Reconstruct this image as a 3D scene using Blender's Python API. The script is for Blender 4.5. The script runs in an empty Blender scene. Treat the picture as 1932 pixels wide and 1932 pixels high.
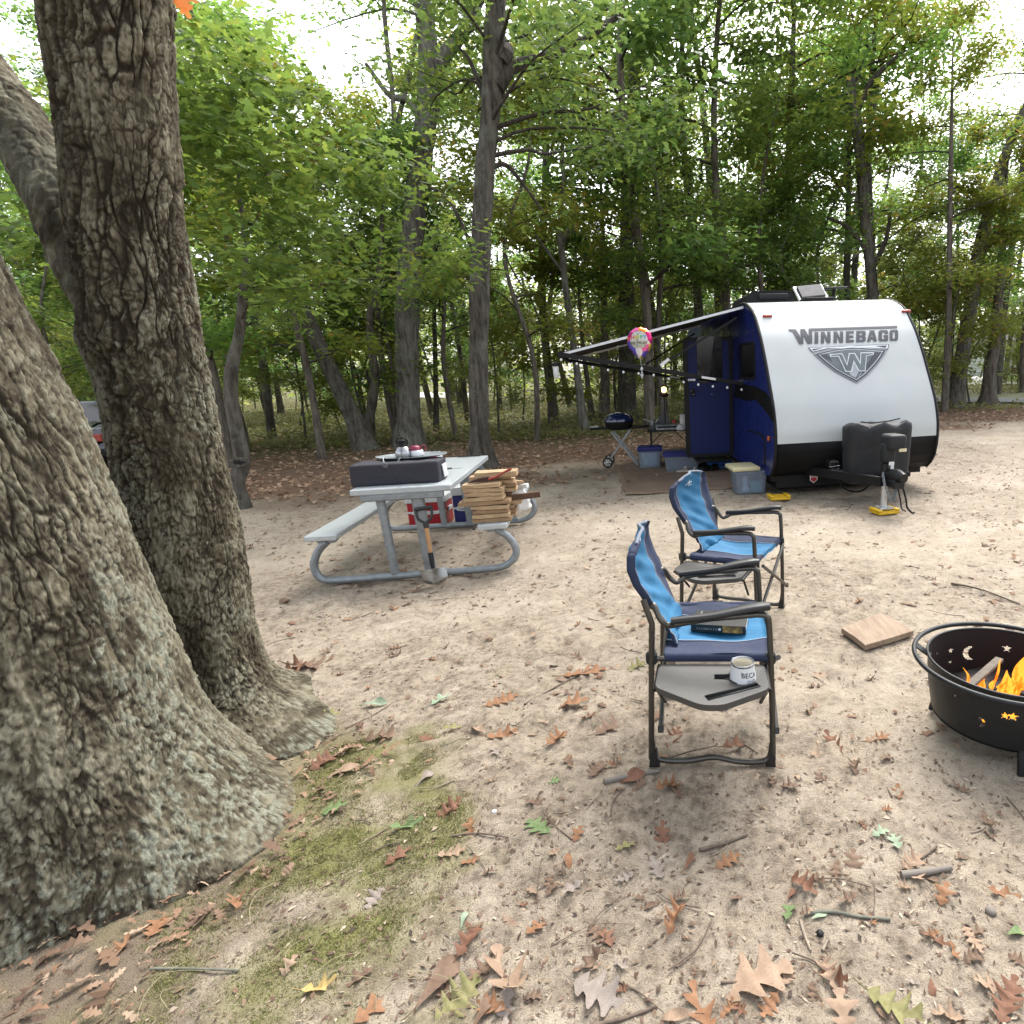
import bpy, bmesh, math, random
import numpy as np
from mathutils import Vector, Matrix, Euler
from mathutils.geometry import tessellate_polygon

# ------------------------------------------------------------------ camera
SC = bpy.context.scene
COL = SC.collection
F, CX, CY, H = 1115.0, 1260.0, 960.0, 1.6
PITCH = math.atan(258 / 1115.0)
ROLL = math.radians(2.3)
_fw = np.array([0, math.cos(PITCH), -math.sin(PITCH)])
_r0 = np.array([1.0, 0, 0]); _u0 = np.array([0, math.sin(PITCH), math.cos(PITCH)])
_R = _r0 * math.cos(ROLL) - _u0 * math.sin(ROLL)
_U = _u0 * math.cos(ROLL) + _r0 * math.sin(ROLL)
EYE = np.array([0, 0, H])
cd = bpy.data.cameras.new('camera'); cam = bpy.data.objects.new('camera', cd); COL.objects.link(cam)
cam.matrix_world = Matrix(((_R[0], _U[0], -_fw[0], 0), (_R[1], _U[1], -_fw[1], 0), (_R[2], _U[2], -_fw[2], H), (0, 0, 0, 1)))
cd.sensor_fit = 'HORIZONTAL'; cd.sensor_width = 36.0
cd.lens = 36.0 * F / 1932.0
cd.shift_x = (966 - CX) / 1932.0
cd.shift_y = (CY - 966) / 1932.0
cd.clip_start = 0.05; cd.clip_end = 1500
SC.camera = cam

# ------------------------------------------------------------------ sky, sun, exposure
SUN_EL, SUN_AZ = math.radians(52), math.radians(22)       # azimuth measured clockwise from +Y
W = bpy.data.worlds.new('World'); SC.world = W; W.use_nodes = True
wn, wl = W.node_tree.nodes, W.node_tree.links
bg = wn['Background']
sky = wn.new('ShaderNodeTexSky'); sky.sky_type = 'NISHITA'; sky.sun_disc = False
sky.sun_elevation = SUN_EL; sky.sun_rotation = SUN_AZ
sky.air_density = 1.0; sky.dust_density = 4.0; sky.ozone_density = 1.0
hs = wn.new('ShaderNodeHueSaturation'); hs.inputs['Saturation'].default_value = 0.30
wl.new(sky.outputs[0], hs.inputs['Color']); wl.new(hs.outputs[0], bg.inputs['Color'])
bg.inputs['Strength'].default_value = 0.15
sl = bpy.data.lights.new('sun', 'SUN'); sl.energy = 1.15; sl.angle = math.radians(35); sl.color = (1.0, 0.95, 0.88)
so = bpy.data.objects.new('sun', sl); COL.objects.link(so)
_sd = Vector((math.sin(SUN_AZ) * math.cos(SUN_EL), math.cos(SUN_AZ) * math.cos(SUN_EL), math.sin(SUN_EL)))
so.rotation_euler = _sd.to_track_quat('Z', 'Y').to_euler(); so.location = _sd * 50
SC.view_settings.view_transform = 'Standard'; SC.view_settings.look = 'None'
SC.view_settings.exposure = 1.95; SC.view_settings.gamma = 1.0; SC.view_settings.use_curve_mapping = False
SC.render.engine = 'CYCLES'
SC.cycles.max_bounces = 8; SC.cycles.diffuse_bounces = 5; SC.cycles.transparent_max_bounces = 12

# ------------------------------------------------------------------ pixel helpers (used to measure places from the photograph)
def ray(x, y): return _fw + _R * ((x - CX) / F) - _U * ((y - CY) / F)
def G(x, y, z=0.0):
    d = ray(x, y); return EYE + d * ((z - H) / d[2])
def D(x, y, Y):
    d = ray(x, y); return EYE + d * (Y / d[1])
def proj(p):
    v = np.asarray(p, float) - EYE; z = v @ _fw
    return CX + F * (v @ _R) / z, CY - F * (v @ _U) / z, z
class Frame:
    """a place with its own axes: x across, y along, z up"""
    def __init__(s, o, rz):
        s.o = np.array(o, float); s.rz = rz
        s.x = np.array([math.cos(rz), math.sin(rz), 0]); s.y = np.array([-math.sin(rz), math.cos(rz), 0])
    def w(s, p): return s.o + s.x * p[0] + s.y * p[1] + np.array([0, 0, p[2]])
    def loc(s, q):
        v = np.asarray(q) - s.o; return (v @ s.x, v @ s.y, v[2])
    def on(s, px, py, axis, val):
        d = ray(px, py); n = (s.x, s.y, np.array([0, 0, 1.0]))[axis]
        t = (val - (EYE - s.o) @ n) / (d @ n); return s.loc(EYE + d * t)

# ------------------------------------------------------------------ tagging
def tag(o, label=None, cat=None, group=None, kind=None):
    if label: o['label'] = label
    if cat: o['category'] = cat
    if group: o['group'] = group
    if kind: o['kind'] = kind
    return o
def thing(name, label, cat, loc=(0, 0, 0), rz=0.0, group=None):
    o = bpy.data.objects.new(name, None); COL.objects.link(o)
    o.location = loc; o.rotation_euler = (0, 0, rz); o.empty_display_size = 0.1
    return tag(o, label, cat, group)
KIDS = {}
def copy_tree(o, parent=None):
    c = o.copy(); COL.objects.link(c)
    if parent: c.parent = parent; KIDS.setdefault(parent.name, []).append(c)
    for ch in list(KIDS.get(o.name, [])): copy_tree(ch, c)
    return c
def link_obj(name, me, m, parent=None, loc=None):
    o = bpy.data.objects.new(name, me); COL.objects.link(o)
    if m is not None and len(me.materials) == 0: me.materials.append(m)
    if parent is not None:
        o.parent = parent; KIDS.setdefault(parent.name, []).append(o)
    if loc is not None: o.location = loc
    return o
def root_of(o):
    while o.parent: o = o.parent
    return o

# ------------------------------------------------------------------ numpy noise
def _h(ix, iy, iz, s=0):
    n = (ix.astype(np.int64) * 374761393 + iy.astype(np.int64) * 668265263 + iz.astype(np.int64) * 2147483647 + s * 974634777) & 0xffffffff
    n = ((n ^ (n >> 13)) * 1274126177) & 0xffffffff
    n = ((n ^ (n >> 16)) * 2246822519) & 0xffffffff
    return ((n ^ (n >> 15)) & 0xffffff) / float(0xffffff)
def vnoise(p, s=0):
    p = np.asarray(p, float); i = np.floor(p); f = p - i; f = f * f * (3 - 2 * f)
    r = 0
    for dx in (0, 1):
        for dy in (0, 1):
            for dz in (0, 1):
                w = (f[:, 0] if dx else 1 - f[:, 0]) * (f[:, 1] if dy else 1 - f[:, 1]) * (f[:, 2] if dz else 1 - f[:, 2])
                r = r + w * _h(i[:, 0] + dx, i[:, 1] + dy, i[:, 2] + dz, s)
    return r * 2 - 1
def fbm(p, oct=4, s=0, gain=0.5):
    r, a = 0, 1.0; p = np.asarray(p, float)
    for k in range(oct):
        r = r + a * vnoise(p * 2 ** k, s + k); a *= gain
    return r
def worley(p, s=0):
    p = np.asarray(p, float); i = np.floor(p)
    f1 = np.full(len(p), 9.0); f2 = np.full(len(p), 9.0); idv = np.zeros(len(p))
    for dx in (-1, 0, 1):
        for dy in (-1, 0, 1):
            for dz in (-1, 0, 1):
                c = i + (dx, dy, dz)
                q = np.stack([_h(c[:, 0], c[:, 1], c[:, 2], s + k) for k in (11, 12, 13)], 1) + c
                d = np.sqrt(((q - p) ** 2).sum(1)); hv = _h(c[:, 0], c[:, 1], c[:, 2], s + 14)
                nw = d < f1
                f2 = np.where(nw, f1, np.minimum(f2, d)); idv = np.where(nw, hv, idv); f1 = np.where(nw, d, f1)
    return f1, f2, idv
def smooth(a, b, x):
    t = np.clip((x - a) / (b - a), 0, 1); return t * t * (3 - 2 * t)

# ------------------------------------------------------------------ mesh building
def np_mesh(name, verts, faces, smooth_=False, attr=None):
    """verts (N,3); faces (M,k) all of one size"""
    me = bpy.data.meshes.new(name); verts = np.asarray(verts, np.float32); faces = np.asarray(faces, np.int32)
    M, k = faces.shape
    me.vertices.add(len(verts)); me.vertices.foreach_set('co', verts.ravel())
    me.loops.add(M * k); me.loops.foreach_set('vertex_index', faces.ravel())
    me.polygons.add(M); me.polygons.foreach_set('loop_start', np.arange(0, M * k, k, dtype=np.int32))
    me.polygons.foreach_set('loop_total', np.full(M, k, np.int32))
    if smooth_: me.polygons.foreach_set('use_smooth', np.ones(M, bool))
    for nm, a in (attr or {}).items():
        ca = me.color_attributes.new(nm, 'FLOAT_COLOR', 'POINT')
        c = np.ones((len(verts), 4), np.float32); c[:, :a.shape[1]] = a; ca.data.foreach_set('color', c.ravel())
    me.update(calc_edges=True); return me
def grid_faces(nu, nv, wrap=False):
    """vertex index = i*nu + j ; i in nv rows"""
    i, j = np.meshgrid(np.arange(nv - 1), np.arange(nu if wrap else nu - 1), indexing='ij')
    j2 = (j + 1) % nu
    return np.stack([i * nu + j, i * nu + j2, (i + 1) * nu + j2, (i + 1) * nu + j], -1).reshape(-1, 4)

class MB:
    def __init__(s): s.v = []; s.f = []; s.sm = []
    def add(s, vs, fs, sm=False):
        b = len(s.v); s.v += [tuple(map(float, v)) for v in vs]
        s.f += [tuple(i + b for i in f) for f in fs]; s.sm += [sm] * len(fs); return s
    def bm(s, bm, mat=None, sm=False):
        bm.verts.ensure_lookup_table()
        vs = [(mat @ v.co if mat else v.co) for v in bm.verts]
        fs = [[v.index for v in f.verts] for f in bm.faces]
        bm.free(); return s.add(vs, fs, sm)
    def box(s, c, size, rot=(0, 0, 0), bev=0.0, seg=1):
        bm = bmesh.new(); bmesh.ops.create_cube(bm, size=1.0)
        bmesh.ops.scale(bm, vec=size, verts=bm.verts)
        if bev > 0: bmesh.ops.bevel(bm, geom=list(bm.edges), offset=bev, segments=seg, affect='EDGES', profile=0.5)
        bm.verts.index_update()
        return s.bm(bm, Matrix.Translation(c) @ Euler(rot).to_matrix().to_4x4(), seg > 1)
    def bar(s, p, q, w, h, up=(0, 0, 1), bev=0.0):
        p, q = Vector(p), Vector(q); d = q - p; L = d.length; d.normalize()
        u = Vector(up); sx = d.cross(u)
        if sx.length < 1e-4: sx = d.cross(Vector((1, 0, 0)))
        sx.normalize(); u = sx.cross(d)
        m = Matrix((sx, d, u)).transposed().to_4x4(); m.translation = (p + q) / 2
        bm = bmesh.new(); bmesh.ops.create_cube(bm, size=1.0); bmesh.ops.scale(bm, vec=(w, L, h), verts=bm.verts)
        if bev > 0: bmesh.ops.bevel(bm, geom=list(bm.edges), offset=bev, segments=1, affect='EDGES')
        bm.verts.index_update(); return s.bm(bm, m)
    def tube(s, pts, r, n=10, cap=True, closed=False, flat=1.0, sm=True):
        P = [Vector(p) for p in pts]; K = len(P); rr = r if hasattr(r, '__len__') else [r] * K
        T = []
        for i in range(K):
            a = P[(i - 1) % K] if (closed or i > 0) else P[i]; b = P[(i + 1) % K] if (closed or i < K - 1) else P[i]
            T.append((b - a).normalized())
        ref = Vector((0, 0, 1)) if abs(T[0].z) < 0.9 else Vector((1, 0, 0))
        nx = T[0].cross(ref).normalized(); vs = []
        for i in range(K):
            if i: nx = (nx - T[i] * nx.dot(T[i])).normalized()
            ny = T[i].cross(nx)
            for j in range(n):
                a = 2 * math.pi * j / n
                vs.append(P[i] + nx * (rr[i] * math.cos(a)) + ny * (rr[i] * flat * math.sin(a)))
        fs = []
        for i in range(K if closed else K - 1):
            for j in range(n):
                a, b = i * n + j, i * n + (j + 1) % n; c = ((i + 1) % K) * n
                fs.append((a, b, c + (j + 1) % n, c + j))
        s.add(vs, fs, sm)
        if cap and not closed:
            s.add(vs[:n], [tuple(range(n))[::-1]]); s.add(vs[-n:], [tuple(range(n))])
        return s
    def lathe(s, prof, c=(0, 0, 0), n=24, rot=None, sm=True, sx=1.0, sy=1.0):
        m = Euler(rot).to_matrix() if rot else Matrix.Identity(3); vs = []; K = len(prof)
        for r, z in prof:
            for j in range(n):
                a = 2 * math.pi * j / n
                vs.append(m @ Vector((r * sx * math.cos(a), r * sy * math.sin(a), z)) + Vector(c))
        fs = [(i * n + j, i * n + (j + 1) % n, (i + 1) * n + (j + 1) % n, (i + 1) * n + j) for i in range(K - 1) for j in range(n)]
        s.add(vs, fs, sm)
        if prof[0][0] > 1e-5: s.add(vs[:n], [tuple(range(n))[::-1]])
        if prof[-1][0] > 1e-5: s.add(vs[-n:], [tuple(range(n))])
        return s
    def prism(s, poly, h, mfun=lambda x, y, z: (x, y, z), z0=0.0, holes=()):
        """extrude a 2d polygon (with holes) from z0 to z0+h"""
        loops = [list(poly)] + [list(x) for x in holes]
        flat = [p for l in loops for p in l]
        tri = tessellate_polygon([[Vector((p[0], p[1], 0)) for p in l] for l in loops])
        n = len(flat)
        vs = [mfun(p[0], p[1], z0) for p in flat] + [mfun(p[0], p[1], z0 + h) for p in flat]
        fs = []
        for t in tri:
            a, b, c = t
            ar = (flat[b][0] - flat[a][0]) * (flat[c][1] - flat[a][1]) - (flat[c][0] - flat[a][0]) * (flat[b][1] - flat[a][1])
            if ar < 0: a, b, c = a, c, b
            fs.append((a + n, b + n, c + n)); fs.append((a, c, b))
        k = 0
        for li, l in enumerate(loops):
            m = len(l); ar = sum(l[i][0] * l[(i + 1) % m][1] - l[(i + 1) % m][0] * l[i][1] for i in range(m))
            for i in range(m):
                a, b = k + i, k + (i + 1) % m
                fs.append((a, b, b + n, a + n) if (ar > 0) == (li == 0) else (b, a, a + n, b + n))
            k += m
        return s.add(vs, fs)
    def xf(s, M):
        s.v = [tuple(M @ Vector(v)) for v in s.v]; return s
    def build(s, name, m, parent=None, base=None, world=False, smooth_=None, bevel=0.0):
        """world=True: the coordinates are world ones and the parent thing sits somewhere else"""
        v = s.v
        if world and parent is not None:
            r = root_of(parent); inv = (Matrix.Translation(r.location) @ r.rotation_euler.to_matrix().to_4x4()).inverted()
            v = [inv @ Vector(p) for p in v]
        if base is not None: v = [(p[0] - base[0], p[1] - base[1], p[2] - base[2]) for p in v]
        me = bpy.data.meshes.new(name); me.from_pydata([tuple(p) for p in v], [], s.f)
        me.polygons.foreach_set('use_smooth', s.sm if smooth_ is None else [smooth_] * len(s.f))
        me.update()
        o = link_obj(name, me, m, parent, base)
        if bevel:
            b = o.modifiers.new('bevel', 'BEVEL'); b.width = bevel; b.segments = 2; b.limit_method = 'ANGLE'
        return o
def curve_pts(ctrl, n=8, closed=False):
    """Catmull-Rom through control points"""
    P = [np.array(p, float) for p in ctrl]; K = len(P); out = []
    for i in range(K if closed else K - 1):
        p0 = P[(i - 1) % K] if (closed or i) else 2 * P[0] - P[1]
        p1, p2 = P[i], P[(i + 1) % K]
        p3 = P[(i + 2) % K] if (closed or i < K - 2) else 2 * P[-1] - P[-2]
        for k in range(n):
            t = k / n
            out.append(0.5 * ((2 * p1) + (-p0 + p2) * t + (2 * p0 - 5 * p1 + 4 * p2 - p3) * t * t + (-p0 + 3 * p1 - 3 * p2 + p3) * t ** 3))
    if not closed: out.append(P[-1])
    return out
def round_poly(poly, r, n=4):
    out = []; K = len(poly)
    for i in range(K):
        p = Vector(poly[i]); a = (Vector(poly[i - 1]) - p); b = (Vector(poly[(i + 1) % K]) - p)
        ra = min(r, a.length * .45); rb = min(r, b.length * .45)
        p0 = p + a.normalized() * ra; p1 = p + b.normalized() * rb
        for k in range(n + 1):
            t = k / n; out.append(tuple((1 - t) ** 2 * p0 + 2 * t * (1 - t) * p + t * t * p1))
    return out
def text_flat(txt, size, fat=0.0, sx=1.0):
    """flat lettering as 2d vertices and faces, origin at its middle"""
    cu = bpy.data.curves.new('lettering', 'FONT'); cu.body = txt; cu.size = size; cu.offset = fat; cu.resolution_u = 2
    ob = bpy.data.objects.new('lettering', cu); COL.objects.link(ob); bpy.context.view_layer.update()
    me = bpy.data.meshes.new_from_object(ob)
    v = [(p.co.x * sx, p.co.y) for p in me.vertices]; f = [tuple(p.vertices) for p in me.polygons]
    bpy.data.objects.remove(ob); bpy.data.meshes.remove(me); bpy.data.curves.remove(cu)
    mx = (min(p[0] for p in v) + max(p[0] for p in v)) / 2; my = (min(p[1] for p in v) + max(p[1] for p in v)) / 2
    return [(x - mx, y - my) for x, y in v], f

# ------------------------------------------------------------------ materials
def _mat(name):
    m = bpy.data.materials.new(name); m.use_nodes = True
    return m, m.node_tree.nodes, m.node_tree.links, m.node_tree.nodes['Principled BSDF']
def noise_node(n, l, scale, detail=4, rough=.6, coord='Object', stretch=None):
    tc = n.new('ShaderNodeTexCoord'); src = tc.outputs[coord]
    if stretch:
        mp = n.new('ShaderNodeMapping'); mp.inputs['Scale'].default_value = stretch; l.new(src, mp.inputs[0]); src = mp.outputs[0]
    t = n.new('ShaderNodeTexNoise'); t.inputs['Scale'].default_value = scale; t.inputs['Detail'].default_value = detail
    t.inputs['Roughness'].default_value = rough; l.new(src, t.inputs['Vector']); return t
def ramp(n, l, fac, stops):
    r = n.new('ShaderNodeValToRGB'); e = r.color_ramp.elements
    while len(e) > 1: e.remove(e[-1])
    for i, (p, c) in enumerate(stops):
        x = e[0] if i == 0 else e.new(p)
        x.position = p; x.color = (c[0], c[1], c[2], 1) if hasattr(c, '__len__') else (c, c, c, 1)
    l.new(fac, r.inputs[0]); return r.outputs[0]
def mixc(n, l, fac, a, b, mode='MIX'):
    m = n.new('ShaderNodeMix'); m.data_type = 'RGBA'; m.blend_type = mode
    for i, x in ((0, fac), (6, a), (7, b)):
        if hasattr(x, 'is_linked'): l.new(x, m.inputs[i])
        elif i == 0: m.inputs[0].default_value = x
        else: m.inputs[i].default_value = (x[0], x[1], x[2], 1)
    return m.outputs[2]
def add_bump(n, l, bsdf, height, strength, dist):
    b = n.new('ShaderNodeBump'); b.inputs['Strength'].default_value = strength; b.inputs['Distance'].default_value = dist
    l.new(height, b.inputs['Height']); l.new(b.outputs[0], bsdf.inputs['Normal']); return b
KS = .80
def pm(name, col, rough=.6, metal=0.0, var=.12, scale=12, bump=0.0, bscale=60, bdist=.002, col2=None, stretch=None, spec=.5, coat=0.0, rvar=.1):
    m, n, l, b = _mat(name)
    col = tuple(c * KS for c in col); col2 = tuple(c * KS for c in col2) if col2 else None
    t = noise_node(n, l, scale, 5, .6, stretch=stretch)
    a = tuple(c * (1 - var) for c in col); c2 = col2 or tuple(min(1, c * (1 + var)) for c in col)
    l.new(ramp(n, l, t.outputs[0], [(.3, a), (.7, c2)]), b.inputs['Base Color'])
    l.new(ramp(n, l, t.outputs[0], [(.25, max(0, rough - rvar)), (.75, min(1, rough + rvar))]), b.inputs['Roughness'])
    b.inputs['Metallic'].default_value = metal; b.inputs['Specular IOR Level'].default_value = spec
    b.inputs['Coat Weight'].default_value = coat
    if bump: add_bump(n, l, b, noise_node(n, l, bscale, 4, .6, stretch=stretch).outputs[0], bump, bdist)
    return m
def glow(name, col, strength):
    m, n, l, b = _mat(name); b.inputs['Base Color'].default_value = (*col, 1)
    b.inputs['Emission Color'].default_value = (*col, 1); b.inputs['Emission Strength'].default_value = strength; return m
def leaf_mat(name, cols, trans=.35, rough=.55, objvar=.0):
    """one colour per leaf, light shines through"""
    m, n, l, b = _mat(name); g = n.new('ShaderNodeNewGeometry')
    c = ramp(n, l, g.outputs['Random Per Island'], [(i / max(1, len(cols) - 1), x) for i, x in enumerate(cols)])
    if objvar:
        oi = n.new('ShaderNodeObjectInfo'); h = n.new('ShaderNodeHueSaturation')
        mr = n.new('ShaderNodeMapRange'); mr.inputs[3].default_value = 1 - objvar; mr.inputs[4].default_value = 1 + objvar
        l.new(oi.outputs['Random'], mr.inputs[0]); l.new(mr.outputs[0], h.inputs['Value'])
        mr2 = n.new('ShaderNodeMapRange'); mr2.inputs[3].default_value = .485; mr2.inputs[4].default_value = .515
        l.new(oi.outputs['Random'], mr2.inputs[0]); l.new(mr2.outputs[0], h.inputs['Hue']); l.new(c, h.inputs['Color']); c = h.outputs[0]
    l.new(c, b.inputs['Base Color']); b.inputs['Roughness'].default_value = rough; b.inputs['Specular IOR Level'].default_value = .35
    if trans:
        tr = n.new('ShaderNodeBsdfTranslucent'); hs_ = n.new('ShaderNodeHueSaturation'); hs_.inputs['Value'].default_value = 2.1; hs_.inputs['Hue'].default_value = .485
        l.new(c, hs_.inputs['Color']); l.new(hs_.outputs[0], tr.inputs[0])
        mx = n.new('ShaderNodeMixShader'); mx.inputs[0].default_value = trans
        l.new(b.outputs[0], mx.inputs[1]); l.new(tr.outputs[0], mx.inputs[2]); l.new(mx.outputs[0], n['Material Output'].inputs[0])
    return m
def bark_mat(name, lo, hi, lichen=None, scale=1.0):
    m, n, l, b = _mat(name)
    t = noise_node(n, l, 14 * scale, 6, .65, stretch=(1, 1, .18))
    v = noise_node(n, l, 40 * scale, 3, .6, stretch=(1, 1, .3))
    c = ramp(n, l, t.outputs[0], [(.34, lo), (.62, hi)])
    if lichen:
        q = noise_node(n, l, 2.6, 5, .7)
        c = mixc(n, l, ramp(n, l, q.outputs[0], [(.52, 0.0), (.68, .75)]), c, lichen)
    c = mixc(n, l, .35, c, v.outputs[0], 'OVERLAY')
    l.new(c, b.inputs['Base Color']); b.inputs['Roughness'].default_value = .9; b.inputs['Specular IOR Level'].default_value = .2
    add_bump(n, l, b, t.outputs[0], .9, .03); return m

RNG = np.random.default_rng(7); random.seed(7)
M = {}
M['white'] = pm('white_gelcoat', (.50, .53, .53), .42, var=.035, scale=2.5, rvar=.05, coat=.2)
M['blue'] = pm('blue_side', (.008, .017, .125), .3, var=.1, scale=3, coat=.1)
M['doorblue'] = pm('door_blue', (.009, .017, .085), .55, var=.1, scale=3, spec=.2)
M['black'] = pm('black_plastic', (.008, .008, .009), .6, var=.2, spec=.25)
M['blacksatin'] = pm('black_skirt', (.008, .008, .008), .6, var=.3, scale=4, spec=.12)
M['blackmetal'] = pm('black_metal', (.02, .02, .022), .4, .6, var=.2)
M['glass'] = pm('dark_glass', (.004, .004, .005), .06, var=.1, spec=.6)
M['charcoal'] = pm('charcoal_plastic', (.018, .0195, .022), .6, var=.12, spec=.3, bump=.15, bscale=250)
M['steel'] = pm('steel', (.40, .41, .42), .28, 1.0, var=.1)
M['alu'] = pm('aluminium', (.62, .64, .66), .38, .85, var=.08)
M['galv'] = pm('galvanised_steel', (.30, .33, .35), .5, .55, var=.2, scale=20)
M['tablealu'] = pm('table_aluminium', (.52, .56, .58), .42, .35, var=.08, scale=30, bump=.25, bscale=300, bdist=.001)
M['chairframe'] = pm('chair_frame', (.10, .095, .085), .35, .8, var=.1)
M['skyblue'] = pm('sky_blue_fabric', (.012, .135, .275), .8, var=.14, scale=60, bump=.35, bscale=25, bdist=.01)
M['navy'] = pm('navy_fabric', (.017, .027, .066), .85, var=.15, scale=60, bump=.3, bscale=30, bdist=.006)
M['piping'] = pm('pale_piping', (.33, .38, .44), .8)
M['binding'] = pm('grey_binding', (.17, .19, .23), .85)
M['trayg'] = pm('grey_tray', (.055, .053, .049), .55, var=.06, scale=200, bump=.2, bscale=500, bdist=.0006)
M['padblack'] = pm('armrest_rubber', (.013, .013, .013), .5, var=.1, bump=.2, bscale=200)
M['plank'] = pm('pine_plank', (.38, .235, .115), .8, var=.25, scale=9, col2=(.58, .42, .25), stretch=(1, 8, 8), bump=.3, bscale=40)
M['plank2'] = pm('aged_plank', (.30, .19, .10), .8, var=.3, scale=9, stretch=(1, 8, 8), bump=.3, bscale=40)
M['endgrain'] = pm('dark_plank', (.10, .052, .03), .85, var=.35, scale=20)
M['greywood'] = pm('grey_plank', (.19, .165, .14), .85, var=.2, scale=14, stretch=(1, 6, 6))
M['board'] = pm('weathered_board', (.22, .135, .08), .8, var=.1, scale=5, col2=(.34, .265, .19), stretch=(6, 1, 6), bump=.3, bscale=30)
M['red'] = pm('red_plastic', (.42, .008, .02), .35, var=.05)
M['whitep'] = pm('white_plastic', (.72, .74, .75), .4, var=.04)
M['navyp'] = pm('blue_plastic', (.015, .02, .16), .4, var=.05)
M['yellow'] = pm('yellow_plastic', (.68, .42, .008), .45, var=.12, scale=20)
M['maroon'] = pm('maroon_plastic', (.22, .012, .05), .4)
M['darkcase'] = pm('dark_nylon', (.024, .023, .034), .75, var=.15, scale=25, bump=.5, bscale=9, bdist=.02)
M['orange'] = pm('amber_lens', (.55, .13, .02), .25)
M['redlens'] = pm('red_lens', (.38, .05, .035), .25)
M['decaldark'] = pm('decal_dark', (.045, .047, .065), .6, var=.1, scale=30)
M['decalmid'] = pm('decal_mid', (.12, .15, .155), .6, var=.35, scale=6)
M['decalsilver'] = pm('decal_silver', (.34, .37, .40), .35, var=.1)
M['decalwhite'] = pm('decal_white', (.72, .76, .78), .35, var=.03)
M['wood'] = pm('ash_handle', (.42, .22, .09), .6, var=.2, stretch=(4, 4, 1))
M['mat'] = None
M['red_handle'] = pm('red_handle', (.28, .035, .025), .5, var=.2)
M['rust'] = pm('dark_blade', (.06, .03, .025), .6, .5)
M['navylid'] = pm('navy_enamel', (.012, .022, .09), .12, coat=.5)
M['rubber'] = pm('rubber', (.015, .015, .015), .8)
M['cream'] = pm('cream_lid', (.62, .56, .34), .5, var=.05)
M['teal'] = pm('teal_pack', (.06, .34, .36), .5, var=.3, scale=40)
M['bluecloth'] = pm('blue_step', (.02, .10, .38), .6)
M['cloth'] = pm('white_cloth', (.68, .67, .65), .85, bump=.4, bscale=12, bdist=.02)
M['sandal'] = pm('pale_sandal', (.58, .47, .42), .7)
M['greycloth'] = pm('grey_bag', (.12, .12, .13), .85, bump=.4, bscale=15, bdist=.02)
M['pitsteel'] = pm('pit_outer', (.018, .020, .022), .45, .5, var=.3, scale=6, bump=.1, bscale=80)
M['ash'] = pm('ash_bed', (.03, .022, .02), .95, var=.5, scale=40, bump=.6, bscale=40, bdist=.01)
m, n, l, b = _mat('clear_plastic')
b.inputs['Base Color'].default_value = (.34, .38, .43, 1); b.inputs['Roughness'].default_value = .25
tr = n.new('ShaderNodeBsdfTransparent'); tr.inputs[0].default_value = (.80, .87, .95, 1); mx = n.new('ShaderNodeMixShader'); mx.inputs[0].default_value = .72
l.new(b.outputs[0], mx.inputs[1]); l.new(tr.outputs[0], mx.inputs[2]); l.new(mx.outputs[0], n['Material Output'].inputs[0])
M['clear'] = m
# ================================================================== TRAVEL TRAILER
CRZ = math.radians(7.393)
CF = Frame((1.286, 7.545, 0), CRZ)
camper = thing('travel_trailer', 'white and dark blue travel trailer with black skirt, open door and extended awning', 'camper', (1.286, 7.545, 0), CRZ)
CW = 2.13
PROF = [(1.25, 2.485), (1.0, 2.47), (.78, 2.405), (.55, 2.29), (.36, 2.10), (.23, 1.95), (.06, 1.70), (-.06, 1.50), (-.18, 1.30), (-.29, 1.09), (-.36, .86), (-.375, .69)]
SKIRT = [(-.375, .69), (-.365, .58), (-.335, .45), (-.26, .34), (-.17, .27)]
fine = curve_pts([(p[0], p[1], 0) for p in PROF], 4)
_pz = np.array([p[1] for p in fine[::-1]]); _ps = np.array([p[0] for p in fine[::-1]])
def prof_s(z): return float(np.interp(z, _pz, _ps))
def front_uz(px, py):
    s = 0.0
    for _ in range(8):
        q = CF.on(px, py, 1, s); s = prof_s(q[2])
    return q[0], q[2]
BACK = 5.65
prof_f = [(p[0], p[1]) for p in fine] + SKIRT[1:]
full = prof_f + [(.05, .25), (BACK - .1, .25), (BACK, .42), (BACK, 2.25), (BACK - .2, 2.46)]
mb = MB(); mb.prism([(p[0], p[1]) for p in full], CW, mfun=lambda a, b, c: (c, a, b)); body = mb.build('body', M['blue'], camper)
def sheet(prof, u0, u1, off, th):
    """curved panel that follows the front profile, standing proud by off"""
    P = np.array(prof); T = np.gradient(P, axis=0); N = np.stack([T[:, 1], -T[:, 0]], 1); N /= np.linalg.norm(N, axis=1)[:, None]
    if N[len(N) // 2, 0] > 0: N = -N
    o = P + N * (off + th); i = P + N * off; mb = MB(); K = len(P); vs = []
    for q in (o, i):
        for u in (u0, u1): vs += [(u, a, b) for a, b in q]
    fs = []
    for k in range(K - 1):
        fs += [(k, k + 1, K + k + 1, K + k), (k, 2 * K + k, 2 * K + k + 1, k + 1), (K + k, K + k + 1, 3 * K + k + 1, 3 * K + k), (2 * K + k, 3 * K + k, 3 * K + k + 1, 2 * K + k + 1)]
    fs += [(0, K, 3 * K, 2 * K), (K - 1, 3 * K - 1, 4 * K - 1, 2 * K - 1)]
    mb.add(vs, fs, True); return mb
top = [(BACK - .3, 2.53)] + [(2.5, 2.545), (1.5, 2.535)]
o = sheet([(p[0], p[1]) for p in fine][2:], .03, CW - .03, .003, .006).build('front_cap', M['white'], camper)
es = o.modifiers.new('edge', 'EDGE_SPLIT'); es.split_angle = math.radians(40)
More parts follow.
